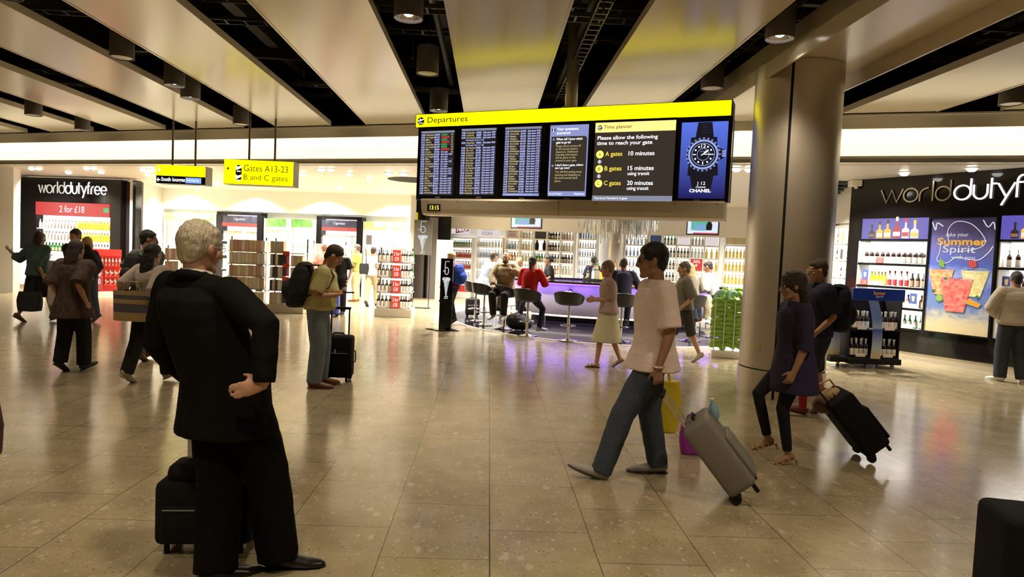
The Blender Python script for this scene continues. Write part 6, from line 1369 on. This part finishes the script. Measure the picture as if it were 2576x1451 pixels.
def free(o, name, label, cat):
    """turn a piece built in a person's space into a thing of its own"""
    bpy.context.view_layer.update(); mw = o.matrix_world.copy(); o.parent = None; o.matrix_world = mw; o.name = name; tag(o, label, cat); return o
for c_ in list(ym.children):
    if c_.name.startswith('phone'): free(c_, 'phone', 'black phone in the hands of the man in the pale green polo', 'phone')
def backpack(J, parent_loc, rz, s, label, m, k=1.0, dy=0):
    t = thing('backpack', label, 'backpack', (parent_loc[0], parent_loc[1], 0), rz); t.scale = (s, s, s); sp_, up, ss = J['sp'], J['up'], J['ss']; bk = up.cross(ss)*-1; bk = -Vector((0, 0, 1)).cross(ss).normalized() if True else bk
    c = sp_(.56)+bk*(.22+dy); mb = MB(); rings = []
    for q, a_, b2 in ((-.25*k, .09, .07), (-.22*k, .14, .11), (-.1*k, .16, .125), (.05*k, .155, .12), (.16*k, .125, .10), (.22*k, .08, .07), (.235*k, .03, .03)):
        cc_ = c+up*q; rings.append([cc_+ss*(math.cos(2*PI*j/20)*a_*k)+bk*(math.sin(2*PI*j/20)*b2*k) for j in range(20)])
    remesh(mb.loft(rings), 'pack', m, t, .01, 3, .008)
    remesh(MB().ell(c+bk*.10*k-up*.08, (.12*k, .08*k, .12*k)), 'outer_pocket', m, t, .01, 3)
    for e in (-1, 1):
        a_ = sp_(.9)+ss*e*.10; MB().tube([c+up*.2*k+ss*e*.08, a_+up*.065-bk*.03, a_-bk*.12-up*.05, sp_(.5)+ss*e*.15-bk*.10, c-up*.18*k+ss*e*.12], [(.03, .008)]*5, 8, side=ss).build('shoulder_strap', m, t, True)
    return t
M_pack = mat('pack_black', (.010, .010, .011), .75, bump=.4, bscale=50)
bp_ = backpack(J, (b_.x, Yy), R(-84), 1.78/1.75, 'black backpack worn by the man in the pale green polo', M_pack, 1.12, .03)
MB().bbox(J['sp'](.12)+Vector((0, -.30, .02)), (.05, .02, .08), .004).build('luggage_tag', mat('tag_red', (.35, .03, .05), .4), bp_)
cg = gnd(862, 944); luggage('suitcase', 'black upright cabin suitcase beside the man in the pale green polo', (cg.x+.02, 8.45, 0), R(3), .37, .24, .52, mat('suitcase_black', (.006, .006, .007), .85, bump=.3, bscale=100, spec=.2), handle=.33)
sc_ = bpy.data.objects['suitcase']; MB().tube([(.185, 0, .38), (.21, 0, .38), (.215, 0, .36), (.215, 0, .26), (.21, 0, .24), (.185, 0, .24)], .008, 8).build('side_handle', M_blackm, sc_, True); slab((-.015, .36, .0, .41), -.160, -.150).build('maker_badge', mat('badge', (.5, .5, .5), .3), sc_)
# ---- man in pink shirt striding left
Yp = 5.2; b_ = gnd(1640, 1205)
PK = dict(pelvis=SL(1643, 893, Yp), neck=SL(1652, 712, Yp), head=(0, .045, .168), head_pitch=2, anL=SL(1512, 1180, Yp-.10), footL=(0, 22), kpL=(0, 1, .2), anR=SL(1655, 1163, Yp+.10), footR=(0, 0), wrL=SL(1655, 928, Yp-.26), epL=(-.2, -1, -.2), wrR=SL(1665, 925, Yp+.26), epR=(.2, -1, -.2), sh_yaw=8,
    handL=dict(dir=(0, -.1, -1), palm=(1, 0, 0), thumb=(0, 1, 0), curl=.8), handR=dict(dir=(0, -.1, -1), curl=.9))
pk, J = person('man in a pale pink shirt and jeans striding left with a grey case', (b_.x, Yp), R(90), 1.84, PK, skin=SK2, hair=dict(m=H_blk, type='parted', vol=1.05, disp=.006), top=dict(m=cloth('shirt_pink', (.80, .66, .60), bump=.12), sleeve=.44, hem=-.16, loose=.034, arm=.026, flare=.04, skirt=.80, skirt_w=.035), bottom=dict(m=cloth('denim_dark', (.055, .072, .10), bump=.3), name='jeans', loose=.03, cuff=.076), shoes=dict(m=mat('shoe_silver', (.33, .31, .30), .35), sole=mat('sole_dark', (.05, .045, .04), .6)), vox=.0085, disp=.010, build=1.03)
mb = MB(); hh = J['h']
for e in (-1, 1): mb.tube([hh(e*.031+.022*math.cos(2*PI*k/16), .094, .003+.016*math.sin(2*PI*k/16)) for k in range(17)], .0025, 6); mb.tube([hh(e*.053, .092, .006), hh(e*.08, .04, .008), hh(e*.083, -.012, .006)], .003, 6)
mb.build('glasses', M_blackm, pk, True)
MB().tube([J['wrL'].lerp(J['elL'], .06)+Vector((.03*math.cos(2*PI*k/16), .036*math.sin(2*PI*k/16), 0)) for k in range(17)], .009, 8).build('wrist_watch', M_steel, pk, True)
MWp = J['M'] @ J['wrL']
def tilted_case(label, axle, grip, w_, d_, h_, m, name='suitcase', hm=None, z0=.06):
    axle = Vector(axle); v = Vector(grip)-axle; fl = Vector((v.x, v.y, 0)).normalized(); ang = math.atan2(Vector((v.x, v.y)).length, v.z)
    t = luggage(name, label, (0, 0, 0), 0, w_, d_, h_, m, z0=z0, handle=max(.2, v.length-h_-z0-.06), hm=hm)
    # local: wheels at +y side; lean toward -y of the case -> direction fl
    zax = v.normalized(); yax = fl*-1; yax = (fl - zax*fl.dot(zax)).normalized(); xax = yax.cross(zax)
    t.matrix_world = Matrix.Translation(axle - yax*(d_/2-.035)) @ Matrix((xax, yax, zax)).transposed().to_4x4(); return t
axp = gnd(1895, 1292); 
tc_ = tilted_case('tilted grey suitcase pulled by the man in the pink shirt', (axp.x, 4.78, .02), at(1655, 972, 4.95), .40, .22, .56, mat('case_grey', (.17, .155, .13), .6, bump=.1, bscale=200), hm=mat('rod_silver', (0, 0, 0)))
bt = thing('water_bottle', 'small clear blue bottle lying on top of the grey suitcase', 'bottle', at(1800, 1052, 4.90)); bt.rotation_euler = (0, R(-14), 0); MB().lathe([(.028, 0), (.032, .01), (.032, .09), (.012, .12), (.012, .135)]).build('body', mat('bottle_blue', (.25, .42, .55), .1), bt, True); MB().lathe([(.014, .135), (.014, .15)]).build('cap', M_white, bt, True)
# yellow and purple bags
def bag(name, label, c, w_, d_, h_, m, rz=0, strap=.22):
    t = thing(name, label, 'bag', c, rz); mb = MB(); rings = []
    for q in range(7):
        f_ = q/6; a_ = w_/2*(.86+.22*math.sin(PI*f_*.9)) ; b2 = d_/2*(1-.55*f_); rings.append([(a_*math.copysign(abs(math.cos(2*PI*j/20))**.6, math.cos(2*PI*j/20)), b2*math.copysign(abs(math.sin(2*PI*j/20))**.6, math.sin(2*PI*j/20)), h_*f_) for j in range(20)])
    remesh(mb.loft(rings), 'bag_body', m, t, .01, 3, .012)
    if strap:
        for e in (-1, 1): MB().tube([(-w_*.22, e*d_*.15, h_-.01), (-w_*.16, e*d_*.08, h_+strap*.8), (0, 0, h_+strap), (w_*.16, e*d_*.08, h_+strap*.8), (w_*.22, e*d_*.15, h_-.01)], .007, 6).build('handle', m, t, True)
    return t
q = at(1655, 1085, Yp+.28); bag('carrier_bag', 'yellow plastic carrier bag in the far hand of the man in pink', (q.x, q.y, q.z), .33, .14, .42, mat('plastic_yellow', (.72, .55, .03), .35, bump=.4, bscale=12), 0, .16)
q = gnd(1735, 1140); bag('shopping_bag', 'purple bag standing on the floor behind the grey suitcase', (q.x, q.y, .0), .19, .12, .27, mat('bag_purple', (.32, .03, .38), .4, bump=.3, bscale=15), R(5), .08)
# ---- woman in navy tunic
Yw = 5.75; b_ = gnd(1985, 1168)
PW = dict(pelvis=(0, 0, .95), neck=(0, .02, 1.45), head=(0, .045, .165), anL=(-.08, .04, .105), footL=(0, -18), anR=(.08, .17, .20), footR=(0, -20), kpR=(.0, 1, .3), free=1, wrL=(-.25, .10, .87), epL=(0, -1, 0), wrR=(.22, -.25, .9), handL=dict(curl=.6))
wm, J = person('woman in navy tunic, black leggings and heeled sandals walking left', (b_.x+.02, Yw), R(90), 1.63, PW, skin=SK2, hair=dict(m=H_dark, type='long', vol=1.16, len=.24, disp=.02), top=dict(m=cloth('tunic_navy', (.028, .022, .06)), name='tunic', sleeve=.62, hem=-.16, loose=.03, arm=.02, flare=.04, skirt=.66, skirt_w=.05), bottom=dict(m=cloth('leggings_black', (.010, .010, .014)), name='leggings', loose=.0, cuff=.042, len=.97), shoes=dict(type='sandal', heel=1, m=mat('sandal_gold', (.35, .24, .12), .4)), vox=.009, build=1.08)
axp = gnd(2175, 1150); tilted_case('tilted black suitcase pulled behind the woman in the navy tunic', (axp.x, 5.95, .02), at(2020, 940, 6.0), .40, .24, .56, mat('suitcase_black', (0, 0, 0)))
q = at(2085, 1010, 6.0); t = thing('handbag', 'brown and tan handbag resting on the tilted black suitcase', 'bag', q, R(20)); t.rotation_euler = (R(0), R(-20), R(10)); remesh(MB().ell((0, 0, 0), (.16, .09, .10)), 'bag_body', mat('leather_brown', (.10, .035, .02), .5), t, .01, 3, .02); remesh(MB().ell((.02, -.02, .07), (.10, .07, .05)), 'tan_scarf', mat('scarf_tan', (.42, .28, .14), .8), t, .01, 2, .02)
MB().tube([(-.12, 0, .05), (-.09, 0, .18), (.06, 0, .19), (.12, 0, .05)], .009, 8).build('handle', mat('leather_tan', (.45, .26, .08), .5), t, True)
# ---- man behind her with glasses and backpack
Ym = 7.65; b_ = gnd(2000, 1045)
PM = walk(.55, 'L', .6); PM.update(head=(0, .045, .165), neck=(0, .0, 1.46), wrL=(-.24, .12, .95))
mm_, J = person('man with glasses and navy clothes behind the woman in the navy tunic', (at(2058, 800, Ym).x, Ym), R(90), 1.76, PM, hair=dict(m=H_brn, type='short'), top=dict(m=cloth('shirt_navy', (.03, .03, .07)), sleeve=.45, hem=-.12, loose=.03), bottom=dict(m=cloth('shorts_navy', (.03, .035, .06)), name='shorts', loose=.04, cuff=.09, len=.55), shoes=dict(m=mat('shoe_redbrown', (.12, .03, .02), .4)), vox=.012, build=1.08)
mb = MB(); hh = J['h']
for e in (-1, 1): mb.tube([hh(e*.031+.022*math.cos(2*PI*k/16), .094, .003+.016*math.sin(2*PI*k/16)) for k in range(17)], .0025, 6); mb.tube([hh(e*.053, .092, .006), hh(e*.083, -.012, .006)], .003, 6)
mb.build('glasses', M_steel, mm_, True)
for an in ('anL', 'anR'): a_ = J[an]; MB().tube([a_+Vector((0, 0, -.02)), a_+Vector((0, -.0, .14))], [.040, .046], 12).build('red_sock', cloth('sock_red', (.35, .02, .03)), mm_, True)
backpack(J, (at(2058, 800, Ym).x, Ym), R(90), 1.76/1.75, 'dark backpack worn by the man with glasses behind the navy tunic', cloth('pack_navy', (.02, .02, .04)), 1.1)
# ---- older woman in cream skirt
b_ = gnd(1490, 922); Yk = b_.y; PKk = walk(.75, 'L', .3); PKk.update(wrL=(-.12, .24, 1.10), wrR=(.14, .22, 1.10), footL=(0, 0), anL=(-.08, .16, .08))
person('older woman in mauve top and cream skirt walking left, in sandals', (at(1530, 800, Yk).x, Yk), R(88), 1.64, PKk, hair=dict(m=hairmat('mouse', (.22, .14, .08)), type='short', vol=1.08), top=dict(m=cloth('top_mauve', (.42, .31, .28)), name='blouse', sleeve=.45, hem=-.12, loose=.03, flare=.05), bottom=dict(m=cloth('skirt_cream', (.60, .56, .38), bump=.1), name='skirt', skirt=.42, stride=.06), shoes=dict(type='sandal', m=mat('sandal_brown', (.10, .06, .04), .5)), vox=.012)
# ---- grey man and blonde woman partly behind the man in pink
Yg = 11.4; PG_ = walk(.9, 'R', .5)
person('man in grey shirt walking behind the man in pink', (at(1722, 800, Yg).x, Yg), R(88), 1.68, PG_, hair=dict(m=hairmat('grey_brown', (.14, .10, .08)), type='short'), top=dict(m=cloth('shirt_greybrown', (.20, .18, .15)), sleeve=.5, hem=-.1, loose=.03), bottom=dict(m=cloth('shorts_dark', (.05, .045, .04)), name='shorts', loose=.03, cuff=.09, len=.56), shoes=dict(m=mat('shoe_pale', (.45, .38, .33), .5)), vox=.013)
# ---- seated people at the bar
def sit(z=.80, fwd=.0, lean=.08, knees=.40, feet=.34, fz=.42, w_=.12): return dict(free=1, pelvis=(0, -.02, z+.10), neck=(0, lean, z+.10+.515), head=(0, .035, .165), anL=(-w_, feet, fz), anR=(w_, feet, fz), kpL=(-.2, 1, 1), kpR=(.2, 1, 1), wrL=(-.2, .42, z+.30), wrR=(.2, .42, z+.30), footL=(8, -12), footR=(-8, -12))
def at_stool(k): g_ = stp[k]; return (g_.x, g_.y)
A = face_bar
S1 = sit(.80, lean=-.02, fz=.36); S1.update(wrL=(-.22, .20, 1.32), epL=(-1, -.1, -.7), wrR=(.15, .34, .98), epR=(1, -.3, 0), head_yaw=6, handL=dict(dir=(.5, .2, .8), palm=(1, 0, 0), curl=.9), handR=dict(dir=(-.3, 1, -.5), palm=(0, 0, -1), thumb=(-1, 0, 0), curl=.4))
hm_, J = person('bearded man in khaki hoodie seated on a bar stool facing the hall', at_stool('hood'), R(160), 1.76, S1, skin=(.42, .23, .15), hair=dict(m=H_dark, type='bald'), top=dict(m=cloth('hoodie_khaki', (.30, .25, .15)), name='hoodie', sleeve=.95, hem=-.1, loose=.042), bottom=dict(m=cloth('trousers_black', (.014, .012, .011)), loose=.03, cuff=.07), shoes=dict(m=mat('shoe_greige', (.35, .29, .26), .6)), vox=.0105, build=1.1)
hh = J['h']; HM = J['HM']; remesh(MB().ell(hh(0, .046, -.084), (.064, .066, .048), 14, HM), 'beard', H_dark, hm_, .006, 2, .004)
lettering('BENCH', (-.12, 1.20, .12, 1.26), mat('print_pale', (.75, .72, .64), .6), hm_, 0).matrix_local = Matrix.Translation((0, .165, 0)) @ Matrix.Rotation(PI, 4, 'Z')
MB().tube([J['nk']+Vector((.10*math.cos(R(a_)), .085*math.sin(R(a_))+.01, .0)) for a_ in range(20, 521, 20)][:20], .028, 8).build('hood', cloth('hoodie_khaki', (.30, .25, .15)), hm_, True)
S2 = sit(.80, lean=.20); S2.update(wrL=(-.1, .50, 1.12), wrR=(.16, .50, 1.12), head_yaw=-10)
person('heavy man in pale blue shirt seated leaning on the bar', at_stool('blue'), R(-52), 1.76, S2, hair=dict(m=hairmat('greybrown2', (.10, .075, .06)), type='short'), top=dict(m=cloth('shirt_paleblue', (.38, .45, .52)), sleeve=.95, hem=-.16, loose=.045, flare=.04), bottom=dict(m=cloth('trousers_olive', (.12, .11, .07)), loose=.03, cuff=.075), shoes=dict(m=mat('shoe_black2', (.02, .02, .02), .4)), vox=.012, build=1.22)
S3 = sit(.80, lean=.12); S3.update(wrL=(-.15, .42, 1.12), wrR=(.15, .42, 1.12), anR=(.24, .10, .20), anL=(-.24, .12, .44), footR=(-30, 0))
person('woman in red jacket with dark ponytail seated at the bar, back turned', at_stool('red'), A(stp['red'])+R(4), 1.68, S3, hair=dict(m=H_dark, type='pony'), top=dict(m=cloth('jacket_red', (.62, .02, .02)), name='jacket', sleeve=.95, hem=-.08, loose=.034), bottom=dict(m=cloth('trousers_ink', (.015, .013, .02)), loose=.012, cuff=.055), shoes=dict(m=mat('shoe_lilac', (.35, .32, .45), .5)), vox=.011)
S4 = sit(.80, lean=.15)
person('man in dark navy seated at the bar behind the woman in the cream skirt', at_stool('mid'), A(stp['mid']), 1.74, S4, hair=dict(m=H_brn, type='short'), top=dict(m=cloth('shirt_ink', (.035, .035, .08)), sleeve=.6, hem=-.1, loose=.03), bottom=dict(m=cloth('trousers_ink', (.015, .013, .02)), loose=.02, cuff=.06), shoes=dict(m=mat('shoe_black2', (.02, .02, .02))), vox=.013)
S5 = sit(.80, lean=.14, fz=.40); S5.update(head_pitch=-15, wrL=(-.10, .34, 1.02), wrR=(.12, .34, 1.02))
person('dark haired man in white striped shirt seated at the right of the bar', at_stool('stripe'), R(62), 1.74, S5, skin=(.40, .2, .12), hair=dict(m=H_dark, type='short'), top=dict(m=cloth('shirt_lilac', (.58, .54, .56)), sleeve=.95, hem=-.1, loose=.035), bottom=dict(m=cloth('denim_dark', (.055, .072, .10)), name='jeans', loose=.03, cuff=.07), shoes=dict(m=mat('shoe_chestnut', (.16, .06, .03), .4)), vox=.012)
S6 = sit(.80, lean=.12)
person('blonde woman seated at the bar right of the man in pink', at_stool('blonde'), A(stp['blonde']), 1.68, S6, hair=dict(m=H_blond, type='long', len=.22), top=dict(m=cloth('top_taupe', (.25, .22, .18)), name='blouse', sleeve=.6, hem=-.1, loose=.025), bottom=dict(m=cloth('trousers_ink', (.015, .013, .02)), loose=.015, cuff=.055), shoes=dict(m=mat('shoe_black2', (.02, .02, .02))), vox=.013)
g_ = stp['blonde']; t = thing('jacket', 'pale beige jacket hanging over the stool back beside the pillow stand', 'jacket', (g_.x+.28, g_.y-.02, .62)); remesh(MB().tube([(0, 0, .36), (.03, 0, .28), (.06, -.04, .12), (.03, -.02, -.12)], [(.09, .05), (.12, .06), (.10, .05), (.06, .04)], 12), 'cloth', cloth('jacket_beige', (.50, .44, .34)), t, .012, 2, .03)
# bartenders
def tender(x, Y, rz, label, topm, H=1.7, P=None, hair=None, skin=SK1): return person(label, (at(x, 650, Y).x, Y), rz, H, P or dict(wrL=(-.18, .32, 1.02), wrR=(.18, .32, 1.02), neck=(0, .08, 1.45)), skin=skin, hair=hair, top=dict(m=topm, sleeve=.4, hem=-.1, loose=.02), bottom=dict(m=cloth('trousers_black', (.014, .012, .011)), loose=.02, cuff=.06), shoes=dict(m=mat('shoe_black2', (.02, .02, .02))), vox=.014)
tender(1317, 17.95, R(150), 'fair haired bartender in white T-shirt behind the left of the bar', cloth('tee_white', (.62, .58, .60)), 1.64, dict(neck=(0, .14, 1.42), head=(0, .07, .14), head_pitch=-30, wrL=(-.14, .35, 1.02), wrR=(.16, .35, 1.02)), dict(m=H_blond, type='short'))
tender(1388, 18.3, R(100), 'bartender in black T-shirt with hair tied up, facing left', cloth('tee_black', (.012, .012, .014)), 1.68, None, dict(m=H_blk, type='bun'), SK2)
tender(1498, 18.6, R(20), 'bartender in dark blue beside the central bottles', cloth('tee_ink', (.03, .035, .07)), 1.72, None, dict(m=H_blk, type='short'), SK3)
# ---- shoppers further back
def shopper(label, x, yf, rz, H, P, topm, botm, hair, Y=None, vox=.014, **k):
    g_ = gnd(x, yf); Y = Y or g_.y; X_ = at(x, yf, Y).x; tp_ = dict(m=topm, sleeve=.4, hem=-.12, loose=.025); tp_.update(k.get('top', {})); bt_ = dict(m=botm, loose=.03, cuff=.07); bt_.update(k.get('bottom', {}))
    return person(label, (X_, Y), rz, H, P, skin=k.get('skin', SK1), hair=hair, top=tp_, bottom=bt_, shoes=k.get('shoes', dict(m=mat('shoe_black2', (.02, .02, .02)))), vox=vox, build=k.get('build', 1.05))
shopper('older man in olive green shirt and beige trousers standing by the shelves', 896, 752, R(80), 1.76, dict(wrL=(-.1, .22, 1.02), wrR=(.1, .22, 1.02)), cloth('shirt_olive', (.32, .34, .09)), cloth('chino', (.48, .40, .24)), dict(m=hairmat('greybrown2', (.10, .075, .06))), Y=21.0, shoes=dict(m=mat('shoe_tan', (.3, .15, .06), .5)))
P_s = walk(.6, 'R', .4)
t, J = shopper('man in white striped shirt walking away beside the bottle gondola', 934, 771, R(-8), 1.72, P_s, cloth('shirt_stripe', (.48, .42, .44)), cloth('chino2', (.42, .36, .24)), dict(m=H_dark), Y=19.4)
q = at(915, 700, 19.3); bag('shoulder_bag', 'dark shoulder bag of the man in the striped shirt', (q.x, q.y, .92), .26, .12, .3, M_pack, 0, .45)
shopper('auburn haired person in pink behind the black backpack', 812, 760, R(10), 1.72, {}, cloth('top_rose', (.5, .2, .16)), cloth('trousers_black', (0, 0, 0)), dict(m=H_red), Y=19.2)
t, J = shopper('person in dark clothes with blue suitcase behind the man on his phone', 853, 788, R(175), 1.66, dict(wrR=(.2, .1, .85)), cloth('top_black', (.015, .013, .013)), cloth('trousers_black', (0, 0, 0)), dict(m=H_dark), Y=16.9)
q = gnd(848, 793); luggage('suitcase', 'blue suitcase standing behind the man on his phone', (q.x-.05, 16.2, 0), R(5), .34, .24, .48, mat('suitcase_blue', (.05, .07, .42), .4), handle=.2)
t, J = shopper('blonde person in maroon top with a blue backpack behind the black totem', 1134, 800, R(60), 1.68, walk(.5, 'R', .4), cloth('top_maroon', (.16, .02, .05)), cloth('trousers_black', (0, 0, 0)), dict(m=H_blond, vol=1.1), Y=15.6)
backpack(J, (J['M'].translation.x, 15.6), R(60), 1.68/1.75, 'blue backpack beside the black totem sign', cloth('pack_blue', (.02, .05, .30)), 1.0)
# ---- people on the left
Pt = walk(.95, 'R', .4); Pt.update(wrL=(-.58, -.12, 1.34), epL=(0, -.3, -1))
shopper('woman in teal shawl and black skirt walking away on the far left', 92, 808, R(-20), 1.72, Pt, cloth('shawl_teal', (.06, .11, .105)), cloth('skirt_black', (.014, .012, .012)), dict(m=H_dark, type='bob'), Y=12.9, top=dict(sleeve=.7, loose=.05, name='shawl'), bottom=dict(skirt=.48, name='skirt', stride=.05), shoes=dict(m=mat('shoe_brown2', (.15, .08, .05), .5)))
q = at(75, 775, 12.7); bag('duffel_bag', 'black round bag carried low by the woman in teal', (q.x, q.y, .22), .42, .26, .36, M_pack, 0, .3)
shopper('man in black shirt walking toward the hall on the left, behind the long haired woman', 193, 815, R(170), 1.80, walk(.4, 'L', .5), cloth('shirt_black', (.016, .015, .017)), cloth('denim_mid', (.07, .09, .14)), dict(m=H_dark), Y=12.4, top=dict(sleeve=.9), build=1.12)
shopper('blonde person in navy beside the man in the black shirt', 222, 805, R(160), 1.66, walk(.4, 'R', .5), cloth('top_navy2', (.03, .035, .09)), cloth('denim_mid', (.07, .09, .14)), dict(m=H_blond, type='bob'), Y=13.2, top=dict(sleeve=.9))
Pl = walk(.35, 'R', .3)
t, J = shopper('long haired woman in dark patterned top walking away on the left', 182, 934, R(-8), 1.62, Pl, mat('cloth_pattern', (.075, .05, .045), .8, noise=.99, nscale=22, aniso=(1, 1, .35), spec=.2), cloth('trousers_black', (.012, .011, .012)), dict(m=H_dark, type='long', len=.46, vol=1.1), Y=8.3, vox=.011, top=dict(loose=.055, skirt=.72, skirt_w=.06, sleeve=.5, name='poncho'), bottom=dict(cuff=.085, loose=.035))
q = at(140, 762, 8.5); bag('tote_bag', 'pale crumpled tote bag on the left arm of the long haired woman', (q.x, q.y, .78), .16, .16, .34, cloth('bag_pale', (.45, .38, .34)), 0, .2)
Pm = walk(.6, 'L', .4); Pm.update(head_yaw=-50)
t, J = shopper('man in grey T-shirt and jeans with a backpack, walking away left of the suited man', 362, 905, R(-15), 1.80, Pm, cloth('tee_grey', (.13, .15, .14)), cloth('denim_mid', (.07, .09, .14)), dict(m=H_blk, type='short'), Y=9.3, vox=.011, skin=(.40, .2, .12), shoes=dict(m=mat('shoe_chestnut', (.16, .06, .03))))
backpack(J, (J['M'].translation.x, 9.3), R(-15), 1.80/1.75, 'black backpack on the man in the grey T-shirt', M_pack, .9)
Pd = walk(.8, 'R', .3); Pd.update(wrL=(-.24, -.08, 1.0))
t, J = shopper('woman with long black hair and pale blouse carrying a striped bag', 372, 968, R(-18), 1.62, Pd, cloth('blouse_pale', (.50, .42, .38)), cloth('trousers_black', (.012, .011, .012)), dict(m=H_blk, type='long', len=.34, vol=1.12), Y=7.9, vox=.011, top=dict(sleeve=.6, loose=.035), bottom=dict(cuff=.08), shoes=dict(m=mat('shoe_canvas', (.42, .38, .30), .7)))
q = at(336, 806, 7.75); t = thing('striped_bag', 'large tan and grey striped tote bag left of the suited man', 'bag', (q.x, q.y, q.z), R(-5)); mb = MB(); rings = []
for k in range(8):
    f_ = k/7; rings.append([(.24*(.9+.12*f_)*math.copysign(abs(math.cos(2*PI*j/28))**.5, math.cos(2*PI*j/28)), .10*(1-.5*f_)*math.copysign(abs(math.sin(2*PI*j/28))**.7, math.sin(2*PI*j/28)), .34*f_) for j in range(28)])
mb.loft(rings); ms = [mat('canvas_tan', (.42, .30, .13), .7), mat('canvas_grey', (.10, .10, .13), .7)]; mb.m = [0 if (i//28) in (0, 1, 4, 6) else 1 for i in range(len(mb.m))]; mb.build('bag_body', ms, t, True)
for e in (-1, 1): MB().tube([(-.10, e*.04, .33), (-.07, e*.03, .44), (.07, e*.03, .44), (.10, e*.04, .33)], .008, 8).build('handle', ms[0], t, True)
# ---- man in beige jacket at the right shelves
g_ = gnd(2535, 960); Pr = dict(wrL=(-.12, .22, 1.03), wrR=(.12, .22, 1.03), epL=(-1, -.4, 0), epR=(1, -.4, 0), anL=(-.13, .02, .08), anR=(.13, -.10, .08), footL=(25, 0), footR=(-28, 0))
person('man in pale beige jacket and dark jeans facing the shelves at the right edge', (g_.x+.02, g_.y), R(-6), 1.74, Pr, skin=(.40, .2, .12), hair=dict(m=H_blk, type='short'), top=dict(m=cloth('jacket_stone', (.40, .35, .27)), name='jacket', sleeve=.97, hem=-.12, loose=.05), bottom=dict(m=cloth('denim_black', (.03, .035, .045)), name='jeans', loose=.045, cuff=.09), shoes=dict(m=mat('trainer_white', (.65, .63, .6), .5)), vox=.0105, build=1.15)
# ---- bags on the floor at the bar and at the frame edges
q = gnd(1187, 797); luggage('suitcase', 'black suitcase standing left of the stools at the bar', (q.x, q.y+.1, .0), R(10), .36, .24, .42, mat('suitcase_black', (0, 0, 0)), handle=0)
q = gnd(1300, 832); t = thing('rucksack', 'black rucksack on the dark floor under the stools', 'bag', (q.x, q.y+.1, .01)); remesh(MB().ell((0, 0, .19), (.26, .18, .19)).ell((.14, 0, .15), (.2, .16, .15)), 'bag_body', M_pack, t, .012, 3, .03)
MB().tube([(-.05, -.1, .36), (0, -.1, .42), (.06, -.1, .36)], .012, 8).build('handle', M_pack, t, True)
g_ = stp['bag']; t = thing('handbag', 'black bag lying on the empty bar stool', 'bag', (g_.x, g_.y, .83)); remesh(MB().ell((0, 0, .07), (.17, .11, .07)), 'bag_body', M_black, t, .01, 3, .02); MB().tube([(-.05, 0, .10), (0, 0, .2), (.1, 0, .1)], .012, 8).build('handle', M_black, t, True)
luggage('suitcase', 'large black suitcase cut off by the bottom right corner', (at(2590, 1300, 2.75).x+.10, 2.75, 0), R(-12), .46, .30, .66, mat('suitcase_black', (0, 0, 0)), handle=0)
bag('holdall', 'dark plum bag cut off at the left edge of the photo', (at(-62, 1230, 4.1).x, 4.1, .30), .28, .2, .36, mat('bag_plum', (.06, .01, .04), .6), 0, .2)
bake_all()
